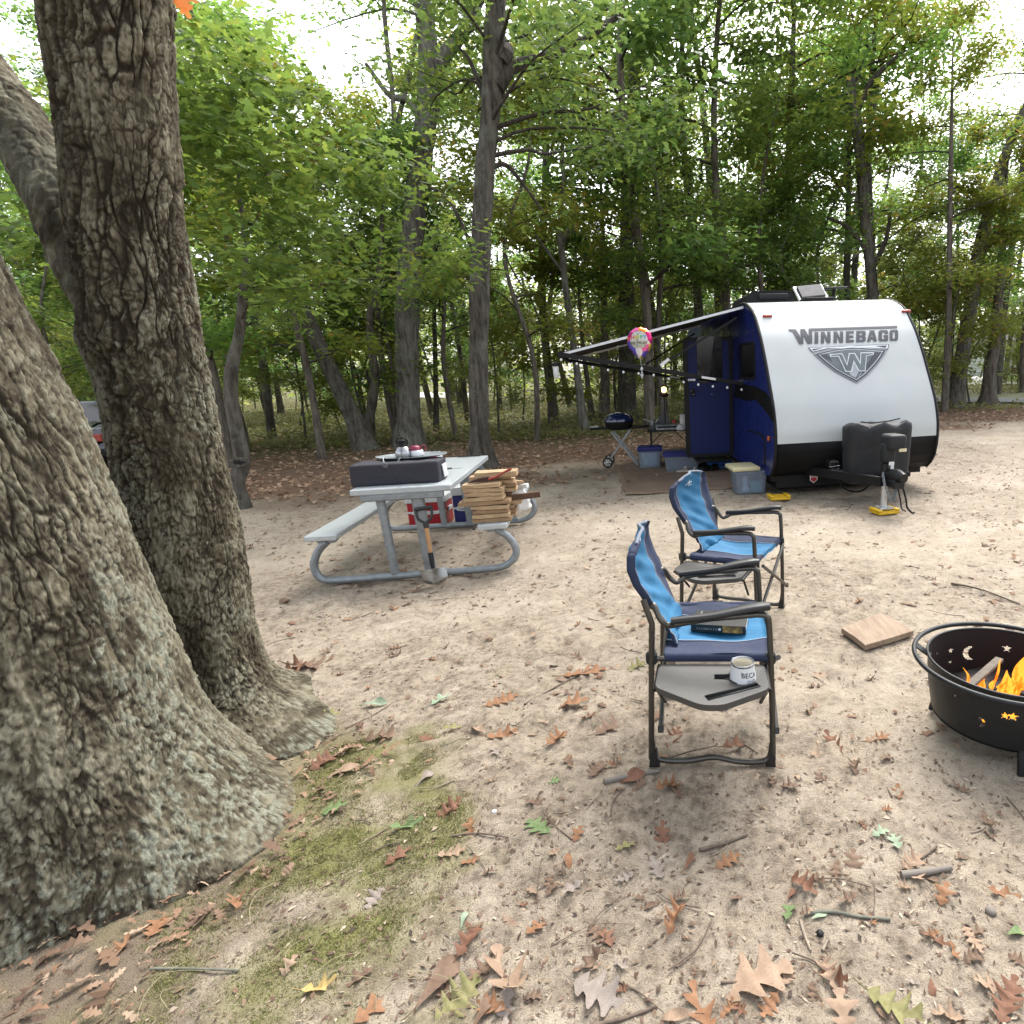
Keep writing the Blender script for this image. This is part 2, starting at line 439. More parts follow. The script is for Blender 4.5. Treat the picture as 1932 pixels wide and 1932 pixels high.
o = sheet(SKIRT, .03, CW - .03, .003, .006).build('front_skirt', M['blacksatin'], camper)
mb = MB(); mb.box((CW / 2, (1.2 + BACK) / 2, 2.475), (CW - .02, BACK - 1.3, .03), bev=.01); mb.build('roof', M['white'], camper)
for u in (.012, CW - .012):
    mb = MB(); mb.tube([(u, a, b) for a, b in [(BACK - .25, 2.47), (2.5, 2.485)] + prof_f], .022, 8); mb.build('corner_trim', M['black'], camper)
mb = MB(); mb.box((CW / 2, 2.7, .23), (CW - .1, 5.6, .1)); mb.build('underbelly', M['black'], camper); mb = MB(); mb.box((.93, .28, .165), (1.62, .75, .21), bev=.03); mb.build('frame_shadow_block', M['black'], camper)  # frame and the shadow under the front, filled in as one black box
for u in (.42, CW - .42):                                       # right edge flap and wheels far below the floor
    mb = MB()
    for yy in (3.0, 3.75): mb.lathe([(.0, -.1), (.30, -.1), (.335, -.06), (.335, .06), (.30, .1), (.0, .1)], (u, yy, .335), 24, (0, math.pi / 2, 0))
    mb.build('wheel', M['rubber'], camper)
def side(px, py, u=0.0): q = CF.on(px, py, 0, u); return q[1], q[2]
def side_patch(name, pts, m, off, th=.004, parent=None):
    mb = MB(); mb.prism(pts, th, mfun=lambda a, b, c: (-off - c, a, b)); return mb.build(name, m, parent or camper)
c7 = lambda x, y: ((1700 + x * .15528) * .7369, (760 + y * .15528) * .7369)
c8 = lambda x, y: ((1760 + x * .15528) * .7369, (1020 + y * .15528) * .7369)
# side window by the door, the black sweep behind the front corner, the hatch outline
sw = [side(*c7(*p)) for p in [(1230, 760), (1480, 755), (1530, 860), (1530, 1370), (1230, 1365)]]
s0, s1 = .42, 1.3
zt, zb = sw[0][1] * .5 + sw[1][1] * .5, sw[3][1]
wpoly = round_poly([(s0, zb), (s1, zb), (s1, zt), (s0 + .05, zt)], .1)
wf = side_patch('window', wpoly, M['black'], .001, .012)
side_patch('pane', round_poly([(s0 + .04, zb + .04), (s1 - .04, zb + .04), (s1 - .04, zt - .04), (s0 + .09, zt - .04)], .08), M['glass'], .013, .004, wf)
swp = [c7(1180, 1420), c7(1530, 1480), c7(1700, 1590), c7(1790, 1760), c8(1420, 120), c8(1440, 430), c8(1330, 260), c8(1130, 20), c7(1400, 1720), c7(1160, 1660)]
side_patch('side_stripe', [side(*p) for p in swp], M['blacksatin'], .001, .003)
hatch = [side(*c8(*p)) for p in [(1000, 520), (1190, 560), (1290, 650), (1290, 1130), (1265, 1130), (1265, 670), (1180, 590), (1000, 545)]]
side_patch('hatch_seam', hatch, M['black'], .001, .003)
q = side(*c8(1350, 660)); mb = MB(); mb.box((-.012, q[0], q[1]), (.024, .05, .06), bev=.008); mb.build('side_marker_light', M['orange'], camper)
# doorway and open door
DS = 1.66
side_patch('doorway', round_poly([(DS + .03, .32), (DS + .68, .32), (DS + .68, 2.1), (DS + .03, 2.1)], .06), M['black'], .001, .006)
dl = CF.on(1290, 700, 1, DS)[0]; dtop = CF.on(1335, 636, 1, DS)[2]; dbot = CF.on(1345, 861, 1, DS)[2]
door = None
mb = MB(); mb.prism(round_poly([(dl, dbot), (-.012, dbot), (-.012, dtop), (dl, dtop)], .05), .04, mfun=lambda a, b, c: (a, DS + c, b)); door = mb.build('door', M['black'], camper)
mb = MB(); mb.prism(round_poly([(dl + .07, dbot + .05), (-.07, dbot + .05), (-.07, dtop - .05), (dl + .07, dtop - .05)], .05), .008, mfun=lambda a, b, c: (a, DS - .009 + c, b)); mb.build('door_skin', M['doorblue'], door)
a = CF.on(*c7(530, 660), 1, DS); bq = CF.on(*c7(960, 1400), 1, DS)
mb = MB(); mb.prism(round_poly([(a[0], bq[2]), (bq[0], bq[2]), (bq[0], a[2]), (a[0], a[2])], .07), .012, mfun=lambda x, y, c: (x, DS - .022 + c, y)); mb.build('door_window', M['glass'], door)
q = CF.on(*c7(470, 1580), 1, DS); mb = MB(); mb.box((q[0], DS - .02, q[2]), (.07, .025, .11), bev=.01); mb.box((q[0] + .01, DS - .035, q[2] - .02), (.03, .02, .05), bev=.006); mb.build('door_handle', M['black'], door)
for px, py in ((450, 1550), (490, 1612), (790, 1605)):
    q = CF.on(*c7(px, py), 1, DS - .04); mb = MB(); mb.lathe([(.011, 0), (.011, .004), (0, .006)], (q[0], DS - .045, q[2]), 10, (math.pi / 2, 0, 0)); mb.build('lock_barrel', M['steel'], door)
mb = MB()
a = CF.on(*c7(395, 1372), 1, DS - .03); bq = CF.on(*c7(515, 1368), 1, DS - .03); mb.bar((a[0], DS - .03, a[2]), (bq[0], DS - .03, bq[2]), .015, .03); mb.build('grab_rail', M['alu'], door); mb = MB()
a = CF.on(*c7(975, 1388), 1, DS - .03); bq = CF.on(*c7(1095, 1398), 1, DS - .03); mb.bar((a[0], DS - .03, a[2]), (bq[0], DS - .03, bq[2]), .015, .016)
mb.build('grab_rail', M['alu'], door)
# awning: roller far out, two folding arms, fabric
SA, SB = .98, 4.1
tip = CF.on(1058, 669, 1, SA); wallz = CF.on(1405, 580, 1, SA)[2]
hin = (-.02, SA, wallz)
q1 = CF.on(1240, 628, 1, SA)
mb = MB(); K = 10; vs = []
for yy in (SA, SB):
    for i in range(K + 1):
        t = i / K; vs.append((hin[0] + (tip[0] - hin[0]) * t, yy, hin[2] + .02 + (tip[2] - hin[2]) * t - .0 * math.sin(math.pi * t)))
vs += [(x, y, z + .004) for x, y, z in vs]
n1 = 2 * (K + 1); fs = []
for i in range(K):
    a, b_, c, d = i, i + 1, K + 2 + i, K + 1 + i
    fs += [(a, d, c, b_), (a + n1, b_ + n1, c + n1, d + n1), (a, b_, b_ + n1, a + n1), (d, d + n1, c + n1, c)]
mb.add(vs, fs); mb.build('awning_fabric', pm('awning_fabric', (.05, .055, .06), .8, var=.2), camper)
mb = MB(); mb.tube([(tip[0], SA - .05, tip[2]), (tip[0], SB + .1, tip[2])], .045, 14); mb.build('awning_roller', M['black'], camper)
for yy in (SA - .02, SB):
    arm = MB(); arm.bar((hin[0], yy, hin[2] + .0), (tip[0], yy, tip[2]), .022, .032); ao = arm.build('awning_rafter', M['alu'], camper)
    lo = CF.on(1402, 724, 1, SA)
    e2 = (lo[0], yy + .012, lo[2])
    arm = MB(); f_ = lambda t: tuple(np.array((tip[0], yy - .012, tip[2])) * (1 - t) + np.array(e2) * t)
    arm.bar(f_(0), f_(.68), .04, .06); arm.bar(f_(.66), f_(1), .03, .05); ao = arm.build('awning_arm', M['black'], camper)
    arm = MB(); arm.bar(f_(.735), tuple(np.array(f_(.84)) - (0, .02, 0)), .02, .03); arm.build('gas_strut', M['alu'], ao)
    br = CF.on(1245, 690, 1, SA); up_ = CF.on(1388, 600, 1, SA)
    arm = MB(); arm.bar((up_[0], yy - .03, up_[2]), (br[0], yy - .03, br[2]), .02, .028); ao = arm.build('awning_brace', M['black'], camper)
    arm = MB(); arm.bar((br[0] + .0, yy - .047, br[2] + .0), (br[0] + .12, yy - .047, br[2] + .085), .02, .04); arm.build('brace_sleeve', M['whitep'], ao)
# roof gear
acl, acr = CF.on(1406, 560, 1, 3.0), CF.on(1500, 560, 1, 3.0); act = CF.on(1450, 548, 1, 3.0)[2]; acw = (acr[0] - acl[0]) / 2; acx = (acr[0] + acl[0]) / 2
mb = MB(); mb.prism(round_poly([(-acw, 2.47), (acw, 2.47), (acw, act - .12), (acw * .86, act - .01), (acw * .3, act), (-acw * .7, act - .01), (-acw * .98, act - .08)], .07), .95, mfun=lambda a, b, c: (acx + a, 3.0 + c, b)); ac = mb.build('air_conditioner', M['black'], camper, bevel=.03)
mb = MB(); mb.box((acx + .05, 3.0, act - .10), (acw * 1.2, .06, .10), bev=.02, seg=2); mb.build('shroud', M['blackmetal'], ac)
vc = CF.loc(D(1541, 550, 8.9)); vs0 = (vc[0], 1.3)
mb = MB(); mb.box((vs0[0], vs0[1], 2.51), (.42, .42, .07), bev=.01); ve = mb.build('roof_vent', M['black'], camper)
mb = MB(); mb.box((vs0[0] + .0, vs0[1] + .16, 2.645), (.46, .36, .035), rot=(math.radians(42), math.radians(-4), 0), bev=.015); lid = mb.build('vent_lid', M['alu'], ve)
mb = MB(); mb.box((vs0[0], vs0[1] + .140, 2.668), (.38, .28, .03), rot=(math.radians(42), math.radians(-4), 0), bev=.012); mb.build('lid_dome', M['glass'], ve)
an = (vs0[0] + .38, 1.55)
mb = MB(); mb.tube([(an[0], an[1], 2.48), (an[0] + .02, an[1], 2.70)], [.035, .02], 8); mb.bar((an[0] - .17, an[1] - .05, 2.71), (an[0] + .22, an[1] + .04, 2.725), .13, .025, bev=.01); mb.build('antenna', M['black'], camper)
for px, py in ((1447, 597), (1708, 588)):
    u, z = front_uz(px, py); mb = MB(); mb.box((u, prof_s(z) - .02, z), (.13, .04, .045), rot=(math.radians(35), 0, 0), bev=.014, seg=2); mb.build('marker_light', M['redlens'], camper)
# ---- lettering and emblem on the front cap
c5 = lambda x, y: ((1980 + x * .19669) * .7369, (800 + y * .19669) * .7369)
def decal(name, polys, m, layer, holes=None):
    mb = MB()
    for k, poly in enumerate(polys):
        loops = [poly] + ((holes or {}).get(k, []))
        P = [[front_uz(*c5(*p)) for p in l] for l in loops]
        bm = bmesh.new(); flat = [Vector((a, b, 0)) for l in P for a, b in l]
        vv = [bm.verts.new(p) for p in flat]
        for t in tessellate_polygon([[Vector((a, b, 0)) for a, b in l] for l in P]):
            try: bm.faces.new([vv[i] for i in t])
            except ValueError: pass
        z0, z1 = min(p.y for p in flat), max(p.y for p in flat)
        for zc in np.arange(math.floor(z0 / .06) * .06, z1, .06):
            bmesh.ops.bisect_plane(bm, geom=bm.verts[:] + bm.edges[:] + bm.faces[:], plane_co=(0, zc, 0), plane_no=(0, 1, 0))
        bm.verts.ensure_lookup_table(); bm.verts.index_update(); off = .0125 + .0020 * layer; vs, fs = [], []
        for v in bm.verts: vs.append((v.co.x, prof_s(v.co.y) - off * 1.15, v.co.y + off * .35))
        for f in bm.faces:
            f.normal_update(); ii = [v.index for v in f.verts]; fs.append(ii if f.normal.z > 0 else ii[::-1])
        bm.free(); mb.add(vs, fs)
    return mb.build(name, m, camper)
def glyph(x0, x1, pts):
    o_ = []
    for a, b in pts:
        x = x0 + (x1 - x0) * a; t = 262 - .030 * (x - 530); bt = 411 - .036 * (x - 530); o_.append((x, t + (bt - t) * b))
    return o_
GL = [(530, 580, [(0, 0), (1, 0), (1, 1), (0, 1)], []),
      (612, 738, [(0, 0), (.36, 0), (.66, .6), (.66, 0), (1, 0), (1, 1), (.64, 1), (.34, .4), (.34, 1), (0, 1)], []),
      (778, 902, [(0, 0), (.36, 0), (.66, .6), (.66, 0), (1, 0), (1, 1), (.64, 1), (.34, .4), (.34, 1), (0, 1)], []),
      (938, 1042, [(0, 0), (1, 0), (1, .22), (.42, .22), (.42, .39), (.94, .39), (.94, .61), (.42, .61), (.42, .78), (1, .78), (1, 1), (0, 1)], []),
      (1072, 1196, [(0, 0), (.84, 0), (1, .12), (1, .4), (.9, .5), (1, .6), (1, .88), (.84, 1), (0, 1)], [[(.36, .2), (.64, .2), (.64, .4), (.36, .4)], [(.36, .6), (.64, .6), (.64, .8), (.36, .8)]]),
      (1212, 1342, [(.28, 0), (.72, 0), (1, 1), (.67, 1), (.62, .8), (.38, .8), (.33, 1), (0, 1)], [[(.5, .24), (.58, .6), (.42, .6)]]),
      (1362, 1486, [(.15, 0), (.85, 0), (1, .13), (1, .36), (.66, .36), (.66, .2), (.36, .2), (.36, .8), (.66, .8), (.66, .65), (.52, .65), (.52, .46), (1, .46), (1, 1), (.15, 1), (0, .87), (0, .13)], []),
      (1506, 1616, [(.15, 0), (.85, 0), (1, .13), (1, .87), (.85, 1), (.15, 1), (0, .87), (0, .13)], [[(.36, .2), (.64, .2), (.64, .8), (.36, .8)]])]
for i, (x0, x1, pts, hl) in enumerate(GL):
    decal('letter', [glyph(x0, x1, pts)], M['decaldark'], 1, {0: [glyph(x0, x1, h) for h in hl]} if hl else None)
decal('letter', [[(185, 225), (285, 225), (352, 332), (345, 222), (402, 222), (455, 318), (455, 215), (1604, 180), (1604, 208), (497, 245), (502, 410), (440, 413), (385, 310), (386, 415), (333, 419), (243, 252), (207, 251)]], M['decaldark'], 1)
sh = [(512, 545), (640, 512), (800, 478), (1000, 459), (1230, 470), (1478, 492), (1420, 590), (1330, 705), (1210, 830), (1080, 927), (930, 850), (790, 775), (640, 660)]
ctr = np.array((1015., 640.))
def scl(p, k): return [tuple(ctr + (np.array(q) - ctr) * k) for q in p]
em = decal('emblem_border', [scl(sh, 1.0)], M['decaldark'], 1)
decal('emblem_rim', [scl(sh, .985)], M['decalsilver'], 2)
decal('emblem_band', [scl(sh, .945)], M['decaldark'], 3)
decal('emblem_line', [scl(sh, .865)], M['decalwhite'], 4)
decal('emblem_field', [scl(sh, .835)], M['decalmid'], 5)
decal('emblem_facet', [[(1310, 525), (1400, 530), (1240, 720), (1130, 830), (1060, 865), (1120, 780), (1190, 760), (1200, 690)], [(590, 555), (690, 548), (760, 650), (640, 590)]], M['decaldark'], 6)
decal('emblem_glint', [[(975, 800), (1040, 655), (1100, 770), (1060, 860), (1000, 830)], [(1085, 850), (1130, 785), (1140, 790), (1100, 850)]], M['decalsilver'], 6)
w_ = [(720, 555), (885, 543), (945, 675), (970, 540), (1050, 540), (1113, 655), (1122, 530), (1292, 530), (1292, 560), (1200, 580), (1185, 775), (1095, 775), (1035, 660), (1008, 782), (925, 782), (835, 588), (730, 588)]
decal('emblem_letter_edge', [w_], M['decalwhite'], 7)
decal('emblem_letter', [[(735, 562), (880, 553), (947, 705), (980, 551), (1042, 551), (1120, 690), (1130, 541), (1282, 540), (1282, 553), (1192, 572), (1176, 765), (1104, 765), (1032, 630), (998, 770), (932, 770), (842, 577), (740, 579)]], M['decalmid'], 8)
decal('emblem_wing', [[(443, 464), (1500, 418), (1484, 488), (1440, 480), (1000, 448), (700, 480), (502, 528)]], M['decaldark'], 1)
decal('emblem_wing_fill', [[(462, 470), (1488, 425), (1474, 478), (1000, 440), (700, 472), (508, 518)]], M['decalwhite'], 2)
decal('emblem_wing_tip', [[(492, 484), (640, 470), (512, 504)], [(1310, 444), (1466, 436), (1452, 466)]], M['decaldark'], 3)
# ---- tongue, propane cover, jack
PS = -.80
def pc(x, y, s=PS): return CF.on((2100 + x * .16563) * .7369, (1060 + y * .16563) * .7369, 1, s)
x0, x1 = pc(395, 700)[0], pc(1370, 700)[0]; zt_, zb_ = pc(900, 150)[2], pc(900, 1040)[2]
xm, hw = (x0 + x1) / 2, (x1 - x0) / 2
mb = MB(); Kn, Ln = 22, 40; rows = []
for i in range(Kn + 1):
    t = i / Kn; z = zb_ + (zt_ - zb_) * t
    g = .012 * math.exp(-((t - .30 - .0) / .018) ** 2) + .012 * math.exp(-((t - .62) / .018) ** 2)
    k = (.95 + .06 * t) * (1 - max(0, (t - .93) / .07) ** 2 * .16)
    row = []
    for j in range(Ln):
        a = 2 * math.pi * j / Ln; c_, s_ = math.cos(a), math.sin(a)
        ex = 2 / 3.2; X = hw * math.copysign(abs(c_) ** ex, c_); Y = .20 * math.copysign(abs(s_) ** ex, s_)
        lobes = 1 + .09 * math.cos(2 * math.pi * X / hw) * (1 if s_ < 0 else 0)
        tt = t - .10 * (1 - (X / hw) ** 2) * (1 if s_ < 0 else .2)
        gg = .014 * math.exp(-((tt - .22) / .02) ** 2) + .014 * math.exp(-((tt - .54) / .02) ** 2)
        zz = z + (.03 * math.cos(2 * math.pi * X / hw) * smooth(.75, 1, np.array(t)) if t > .75 else 0) * (1 if s_ < 0 else .3)
        row.append((xm + X * k * (1 - gg), PS + .05 + Y * k * lobes * (1 - gg * 2), float(zz)))
    rows.append(row)
mb.add([p for r in rows for p in r], [(i * Ln + j, i * Ln + (j + 1) % Ln, (i + 1) * Ln + (j + 1) % Ln, (i + 1) * Ln + j) for i in range(Kn) for j in range(Ln)], True)
mb.add(rows[-1], [tuple(range(Ln))]); mb.add(rows[0], [tuple(range(Ln))[::-1]])
pcv = mb.build('propane_cover', M['charcoal'], camper)
mb = MB(); mb.tube([(xm - hw * .6, PS - .02, zt_ + .035), (xm - hw * .3, PS - .03, zt_ + .015), (xm, PS - .03, zt_ + .02), (xm + hw * .3, PS - .03, zt_ + .03), (xm + hw * .62, PS - .02, zt_ + .05)], .008, 6); mb.build('strap', M['black'], pcv)
JS = -1.37; ju = CF.on(1668, 930, 1, JS)[0]
for sgn in (-1, 1):
    mb = MB(); mb.bar((ju + sgn * .06, JS - .05, .36), (CW / 2 + sgn * .75, .45, .28), .05, .10); mb.build('tongue_beam', M['black'], camper)
mb = MB(); mb.box((CW / 2, -.72, .33), (.75, .5, .05)); mb.build('propane_tray', M['black'], camper)
jz = CF.on(1668, 962, 1, JS)[2]; jt = CF.on(1675, 885, 1, JS)[2]
jk = MB(); jk.tube([(ju, JS, .065), (ju, JS, .40)], .033, 14); jk.box((ju, JS, .062), (.16, .16, .012)); jk = jk.build('jack', M['alu'], camper)
def jq(px, py): return CF.on((2100 + px * .16563) * .7369, (1060 + py * .16563) * .7369, 1, JS)
hz0, hz1 = jq(1100, 760)[2], jq(1120, 310)[2]; hx0, hx1 = jq(1000, 340)[0], jq(1265, 340)[0]
mb = MB(); mb.tube([(ju, JS, .39), (ju, JS, hz0)], .042, 14); mb.build('jack_sleeve', M['blackmetal'], jk)
mb = MB(); mb.box(((hx0 + hx1) / 2 + .0, JS, hz1 - .08), (hx1 - hx0, .24, .16), bev=.035, seg=3); mb.box((ju + .03, JS + .02, (hz0 + hz1) / 2 - .04), (.13, .14, hz1 - hz0 - .10), bev=.03, seg=2); mb.build('jack_motor', M['charcoal'], jk)
q = jq(1190, 540); mb = MB(); mb.box((q[0], JS - .115, q[2]), (.085, .02, .035), bev=.006); mb.build('jack_lamp', M['cream'], jk)
q = jq(1075, 840); mb = MB(); mb.box((q[0], JS - .05, q[2]), (.035, .012, .15), bev=.004); mb.box((q[0] - .01, JS - .051, q[2] + .06), (.06, .012, .04), bev=.004); mb.build('jack_label', M['whitep'], jk)
mb = MB(); mb.tube([(ju + .04, JS - .02, .42), (ju + .06, JS - .16, .43), (ju + .08, JS - .26, .42)], [.07, .075, .05], 12); mb.box((ju + .05, JS - .12, .35), (.14, .22, .10), bev=.02); mb.build('coupler', M['blackmetal'], camper)
for k, sg in enumerate((-1, 1)):
    ch = MB(); path = curve_pts([(ju + sg * .04, JS - .03, .45), (ju + sg * .07 + .02, JS - .1, .34), (ju + sg * .04 + .03, JS - .12, .22), (ju + .05 + sg * .02, JS - .1, .16), (ju + .09, JS - .1, .30), (ju + .12, JS - .14, .40)], 5)
    for i in range(len(path) - 1):
        p, q = Vector(path[i]), Vector(path[i + 1]); d = (q - p).normalized(); mid = (p + q) / 2
        sd = d.cross(Vector((0, 0, 1)) if i % 2 else Vector((1, .3, 0))).normalized()
        ch.tube([tuple(mid + d * (.024 * math.cos(a)) + sd * (.012 * math.sin(a))) for a in np.linspace(0, 2 * math.pi, 9)[:-1]], .0045, 5, closed=True)
    ch.build('safety_chain', M['galv'], camper)
wq = [jq(1150, 1280), jq(1170, 1420), jq(1230, 1490)]
mb = MB(); mb.tube(curve_pts([(ju + .05, JS - .14, .40)] + [(q[0], JS - .12, max(.03, q[2])) for q in wq], 6), .008, 6); wq = [jq(1220, 1270), jq(1240, 1400), jq(1310, 1520), jq(1345, 1590)]
mb.tube(curve_pts([(ju + .07, JS - .2, .41)] + [(q[0], JS - .14, max(.015, q[2])) for q in wq], 6), .011, 6); mb.build('trailer_cable', M['black'], camper)
mb = MB(); mb.tube(curve_pts([(.75, -.35, .3), (.85, -.45, .12), (1.0, -.5, .06), (1.12, -.55, .12), (1.2, -.6, .3)], 6), .01, 6); mb.build('hose', M['black'], camper)
q = CF.on(1573, 877, 1, -.55)
mb = MB(); mb.box((q[0], -.50, q[2]), (.13, .16, .10), bev=.02); mb.build('battery_box', M['blackmetal'], camper)
mb = MB(); mb.tube([(q[0] - .07, -.59, q[2] - .02), (q[0] + .06, -.59, q[2] - .01)], .006, 6); mb.tube([(q[0] - .05, -.59, q[2] - .05), (q[0] + .05, -.59, q[2] - .045)], .006, 6); mb.build('battery_latch', M['steel'], camper)
q = CF.on(1534, 902, 1, -.22); mb = MB(); mb.prism([(q[0] - .05, q[2] + .055), (q[0] + .05, q[2] + .055), (q[0] + .05, q[2] - .02), (q[0], q[2] - .06), (q[0] - .05, q[2] - .02)], .004, mfun=lambda a, b, c: (a, -.24 - c, b)); st = mb.build('sticker', M['whitep'], camper)
mb = MB(); mb.prism([(q[0] - .04, q[2] + .012), (q[0] + .04, q[2] + .012), (q[0] + .04, q[2] - .018), (q[0], q[2] - .05), (q[0] - .04, q[2] - .018)], .002, mfun=lambda a, b, c: (a, -.2445 - c, b)); mb.build('sticker_shield', M['red'], st)
v, f = text_flat('RVIA', .035, .001); mb = MB(); mb.add([(q[0] + a, -.2470, q[2] + .032 + b) for a, b in v], f); mb.build('sticker_letters', M['redlens'], st)
mb = MB(); mb.tube([(.22, .1, .25), (.22, .0, .06)], .025, 8); mb.build('stabiliser', M['blackmetal'], camper)
mb = MB(); mb.box((-.32, 2.0, .22), (.5, .55, .04)); mb.bar((-.08, 1.8, .3), (-.3, 1.8, .2), .04, .03); mb.bar((-.08, 2.2, .3), (-.3, 2.2, .2), .04, .03); mb.build('entry_step', M['black'], camper)
def stand_block(loc, rz, label):
    t = thing('levelling_block', label, 'levelling block', loc, rz, 'yellow blocks under the trailer supports')
    mb = MB(); mb.box((0, 0, .014), (.25, .20, .028), bev=.006); mb.build('base', M['yellow'], t)
    mb = MB(); mb.box((-.105, 0, .042), (.05, .20, .03), bev=.01, seg=2); mb.box((.105, 0, .042), (.05, .20, .03), bev=.01, seg=2)
    for y in (-.08, 0, .08): mb.box((0, y, .033), (.16, .025, .012), bev=.003)
    mb.build('rib', M['yellow'], t)
q = CF.w((ju + .01, JS, 0)); stand_block(q, .25, 'yellow plastic levelling block under the trailer tongue jack')
q = G(1472, 944); stand_block((q[0], q[1] + .1, 0), .1, 'yellow plastic levelling block beside the clear tote, under the front corner')

# string of small lights looped along the awning arm and roller
sl_t = thing('string_lights', 'string of small clear bulbs hung along the black awning arm', 'string lights', CF.w((tip[0], SA - .1, tip[2])), CRZ)
FS = Frame(CF.w((tip[0], SA - .1, tip[2])), CRZ)
pts = []; bl = []
Ltot = abs(tip[0]); 
for i in range(25):
    t = i / 24; x = Ltot * .97 * t; zl = (lo[2] - tip[2]) * t; sag = -.055 - .035 * abs(math.sin(t * 24 * 1.3))
    pts.append((x, 0, zl + sag)); bl.append((x, 0, zl + sag))
wire = MB(); wire.tube(pts, .004, 5); wire.build('wire', M['black'], sl_t)
bm_ = MB(); bm_.lathe([(.0, -.035), (.014, -.028), (.017, -.016), (.010, 0), (0, .002)], (0, 0, 0), 10)
first = None
for p in bl[::2]:
    if first is None: first = bm_.build('bulb', M['whitep'], sl_t); first.location = p
    else:
        c = first.copy(); COL.objects.link(c); c.location = p; KIDS[sl_t.name].append(c)
pend = thing('hanging_lantern', 'small clear lantern hanging from the outer end of the awning', 'lantern', CF.w((tip[0] - .08, SA, tip[2] - .05)), CRZ)
mb = MB(); mb.tube([(0, 0, .04), (0, 0, -.06)], .004, 6); mb.lathe([(.05, -.10), (.06, -.06), (.02, -.05)], (0, 0, 0), 12); mb.build('cap', M['black'], pend)
mb = MB(); mb.lathe([(.0, -.27), (.026, -.265), (.038, -.20), (.04, -.105)], (0, 0, 0), 12); mb.build('glass', M['whitep'], pend)

# foil balloon
bq = D(1207, 643, 8.25)
blo = thing('foil_balloon', 'round multicoloured foil birthday balloon tied to the awning arm', 'balloon', bq, math.radians(-8))
m, n, l, b = _mat('balloon_foil'); tc = n.new('ShaderNodeTexCoord'); vo = n.new('ShaderNodeTexVoronoi'); vo.inputs['Scale'].default_value = 9; l.new(tc.outputs['Object'], vo.inputs['Vector'])
sp = n.new('ShaderNodeSeparateColor'); l.new(vo.outputs['Color'], sp.inputs[0])
rc = ramp(n, l, sp.outputs[0], [(0, (.5, .01, .12)), (.2, (.7, .2, .02)), (.36, (.35, .03, .3)), (.5, (.75, .5, .08)), (.62, (.7, .12, .35)), (.74, (.12, .1, .5)), (.86, (.75, .7, .75))])
for e in n:
    if e.bl_idname == 'ShaderNodeValToRGB': e.color_ramp.interpolation = 'CONSTANT'
l.new(rc, b.inputs['Base Color']); b.inputs['Metallic'].default_value = .55; b.inputs['Roughness'].default_value = .22; M['foil'] = m
R_ = .175; mb = MB(); vs = []; NA, NR = 48, 14
for side_ in (-1, 1):
    for i in range(NR + 1):
        r = i / NR
        for j in range(NA):
            a = 2 * math.pi * j / NA; rr = r * R_ * (1 + (.0 if r < .8 else .03 * math.sin(a * 14) * (r - .8) / .2))
            ptx = 1.0
            X, Z = rr * math.cos(a), rr * math.sin(a)
            if Z < 0: Z *= 1 + .35 * max(0, -math.sin(a)) ** 6 * r
            vs.append((X, side_ * .075 * math.sqrt(max(0, 1 - r ** 2.2)) + .004 * math.sin(a * 14) * max(0, r - .6), Z))
nn = (NR + 1) * NA; fs = []
for k in range(2):
    for i in range(NR):
        for j in range(NA):
            q4 = (k * nn + i * NA + j, k * nn + i * NA + (j + 1) % NA, k * nn + (i + 1) * NA + (j + 1) % NA, k * nn + (i + 1) * NA + j); fs.append(q4 if k == 1 else q4[::-1])
mb.add(vs, fs, True); env = mb.build('envelope', M['foil'], blo)
mb = MB(); mb.lathe([(0, 0), (.118, .0), (.122, -.003)], (0, -.064, .01), 36, (math.pi / 2, 0, 0)); 
disc = MB(); Kd = 8
vs = []; 
for i in range(Kd + 1):
    for j in range(36):
        a = 2 * math.pi * j / 36; r = i / Kd * .118; X, Z = r * math.cos(a), r * math.sin(a) + .008; rn = math.hypot(X, Z) / R_
        vs.append((X, -.0755 * math.sqrt(max(0, 1 - rn ** 2.2)) - .002, Z))
disc.add(vs, [(i * 36 + j, i * 36 + (j + 1) % 36, (i + 1) * 36 + (j + 1) % 36, (i + 1) * 36 + j) for i in range(Kd) for j in range(36)], True)
disc.build('greeting_panel', pm('panel_foil', (.5, .5, .45), .3, .4, var=.3, scale=30), blo)
def on_foil(v, cx_, cz_): 
    o_ = []
    for a, b_ in v:
        X, Z = a + cx_, b_ + cz_; rn = math.hypot(X, Z) / R_; o_.append((X, -.0755 * math.sqrt(max(0, 1 - rn ** 2.2)) - .005, Z))
    return o_
for k, (ch_, cl) in enumerate(zip('HAPPY', [(.5, .02, .05), (.6, .35, .02), (.35, .5, .05), (.03, .35, .15), (.03, .2, .45)])):
    v, f = text_flat(ch_, .07, .002); mb = MB(); mb.add(on_foil(v, -.085 + .042 * k, .045), f); mb.build('letter', pm('balloon_ink', cl, .4, .2), blo)
v, f = text_flat('BIRTHDAY', .05, .001); mb = MB(); mb.add(on_foil(v, 0, -.03), f); mb.build('letter', pm('balloon_ink', (.12, .11, .07), .4, .2), blo)
mb = MB(); mb.tube([(0, 0, -.2), (.002, 0, -.30), (-.01, .1, -.38)], .003, 5); mb.build('ribbon', M['whitep'], blo)
mb = MB(); mb.lathe([(.012, 0), (.03, -.03), (.006, -.06), (.03, -.10), (.01, -.16)], (.0, .05, -.34), 8); mb.build('weight', M['alu'], blo)

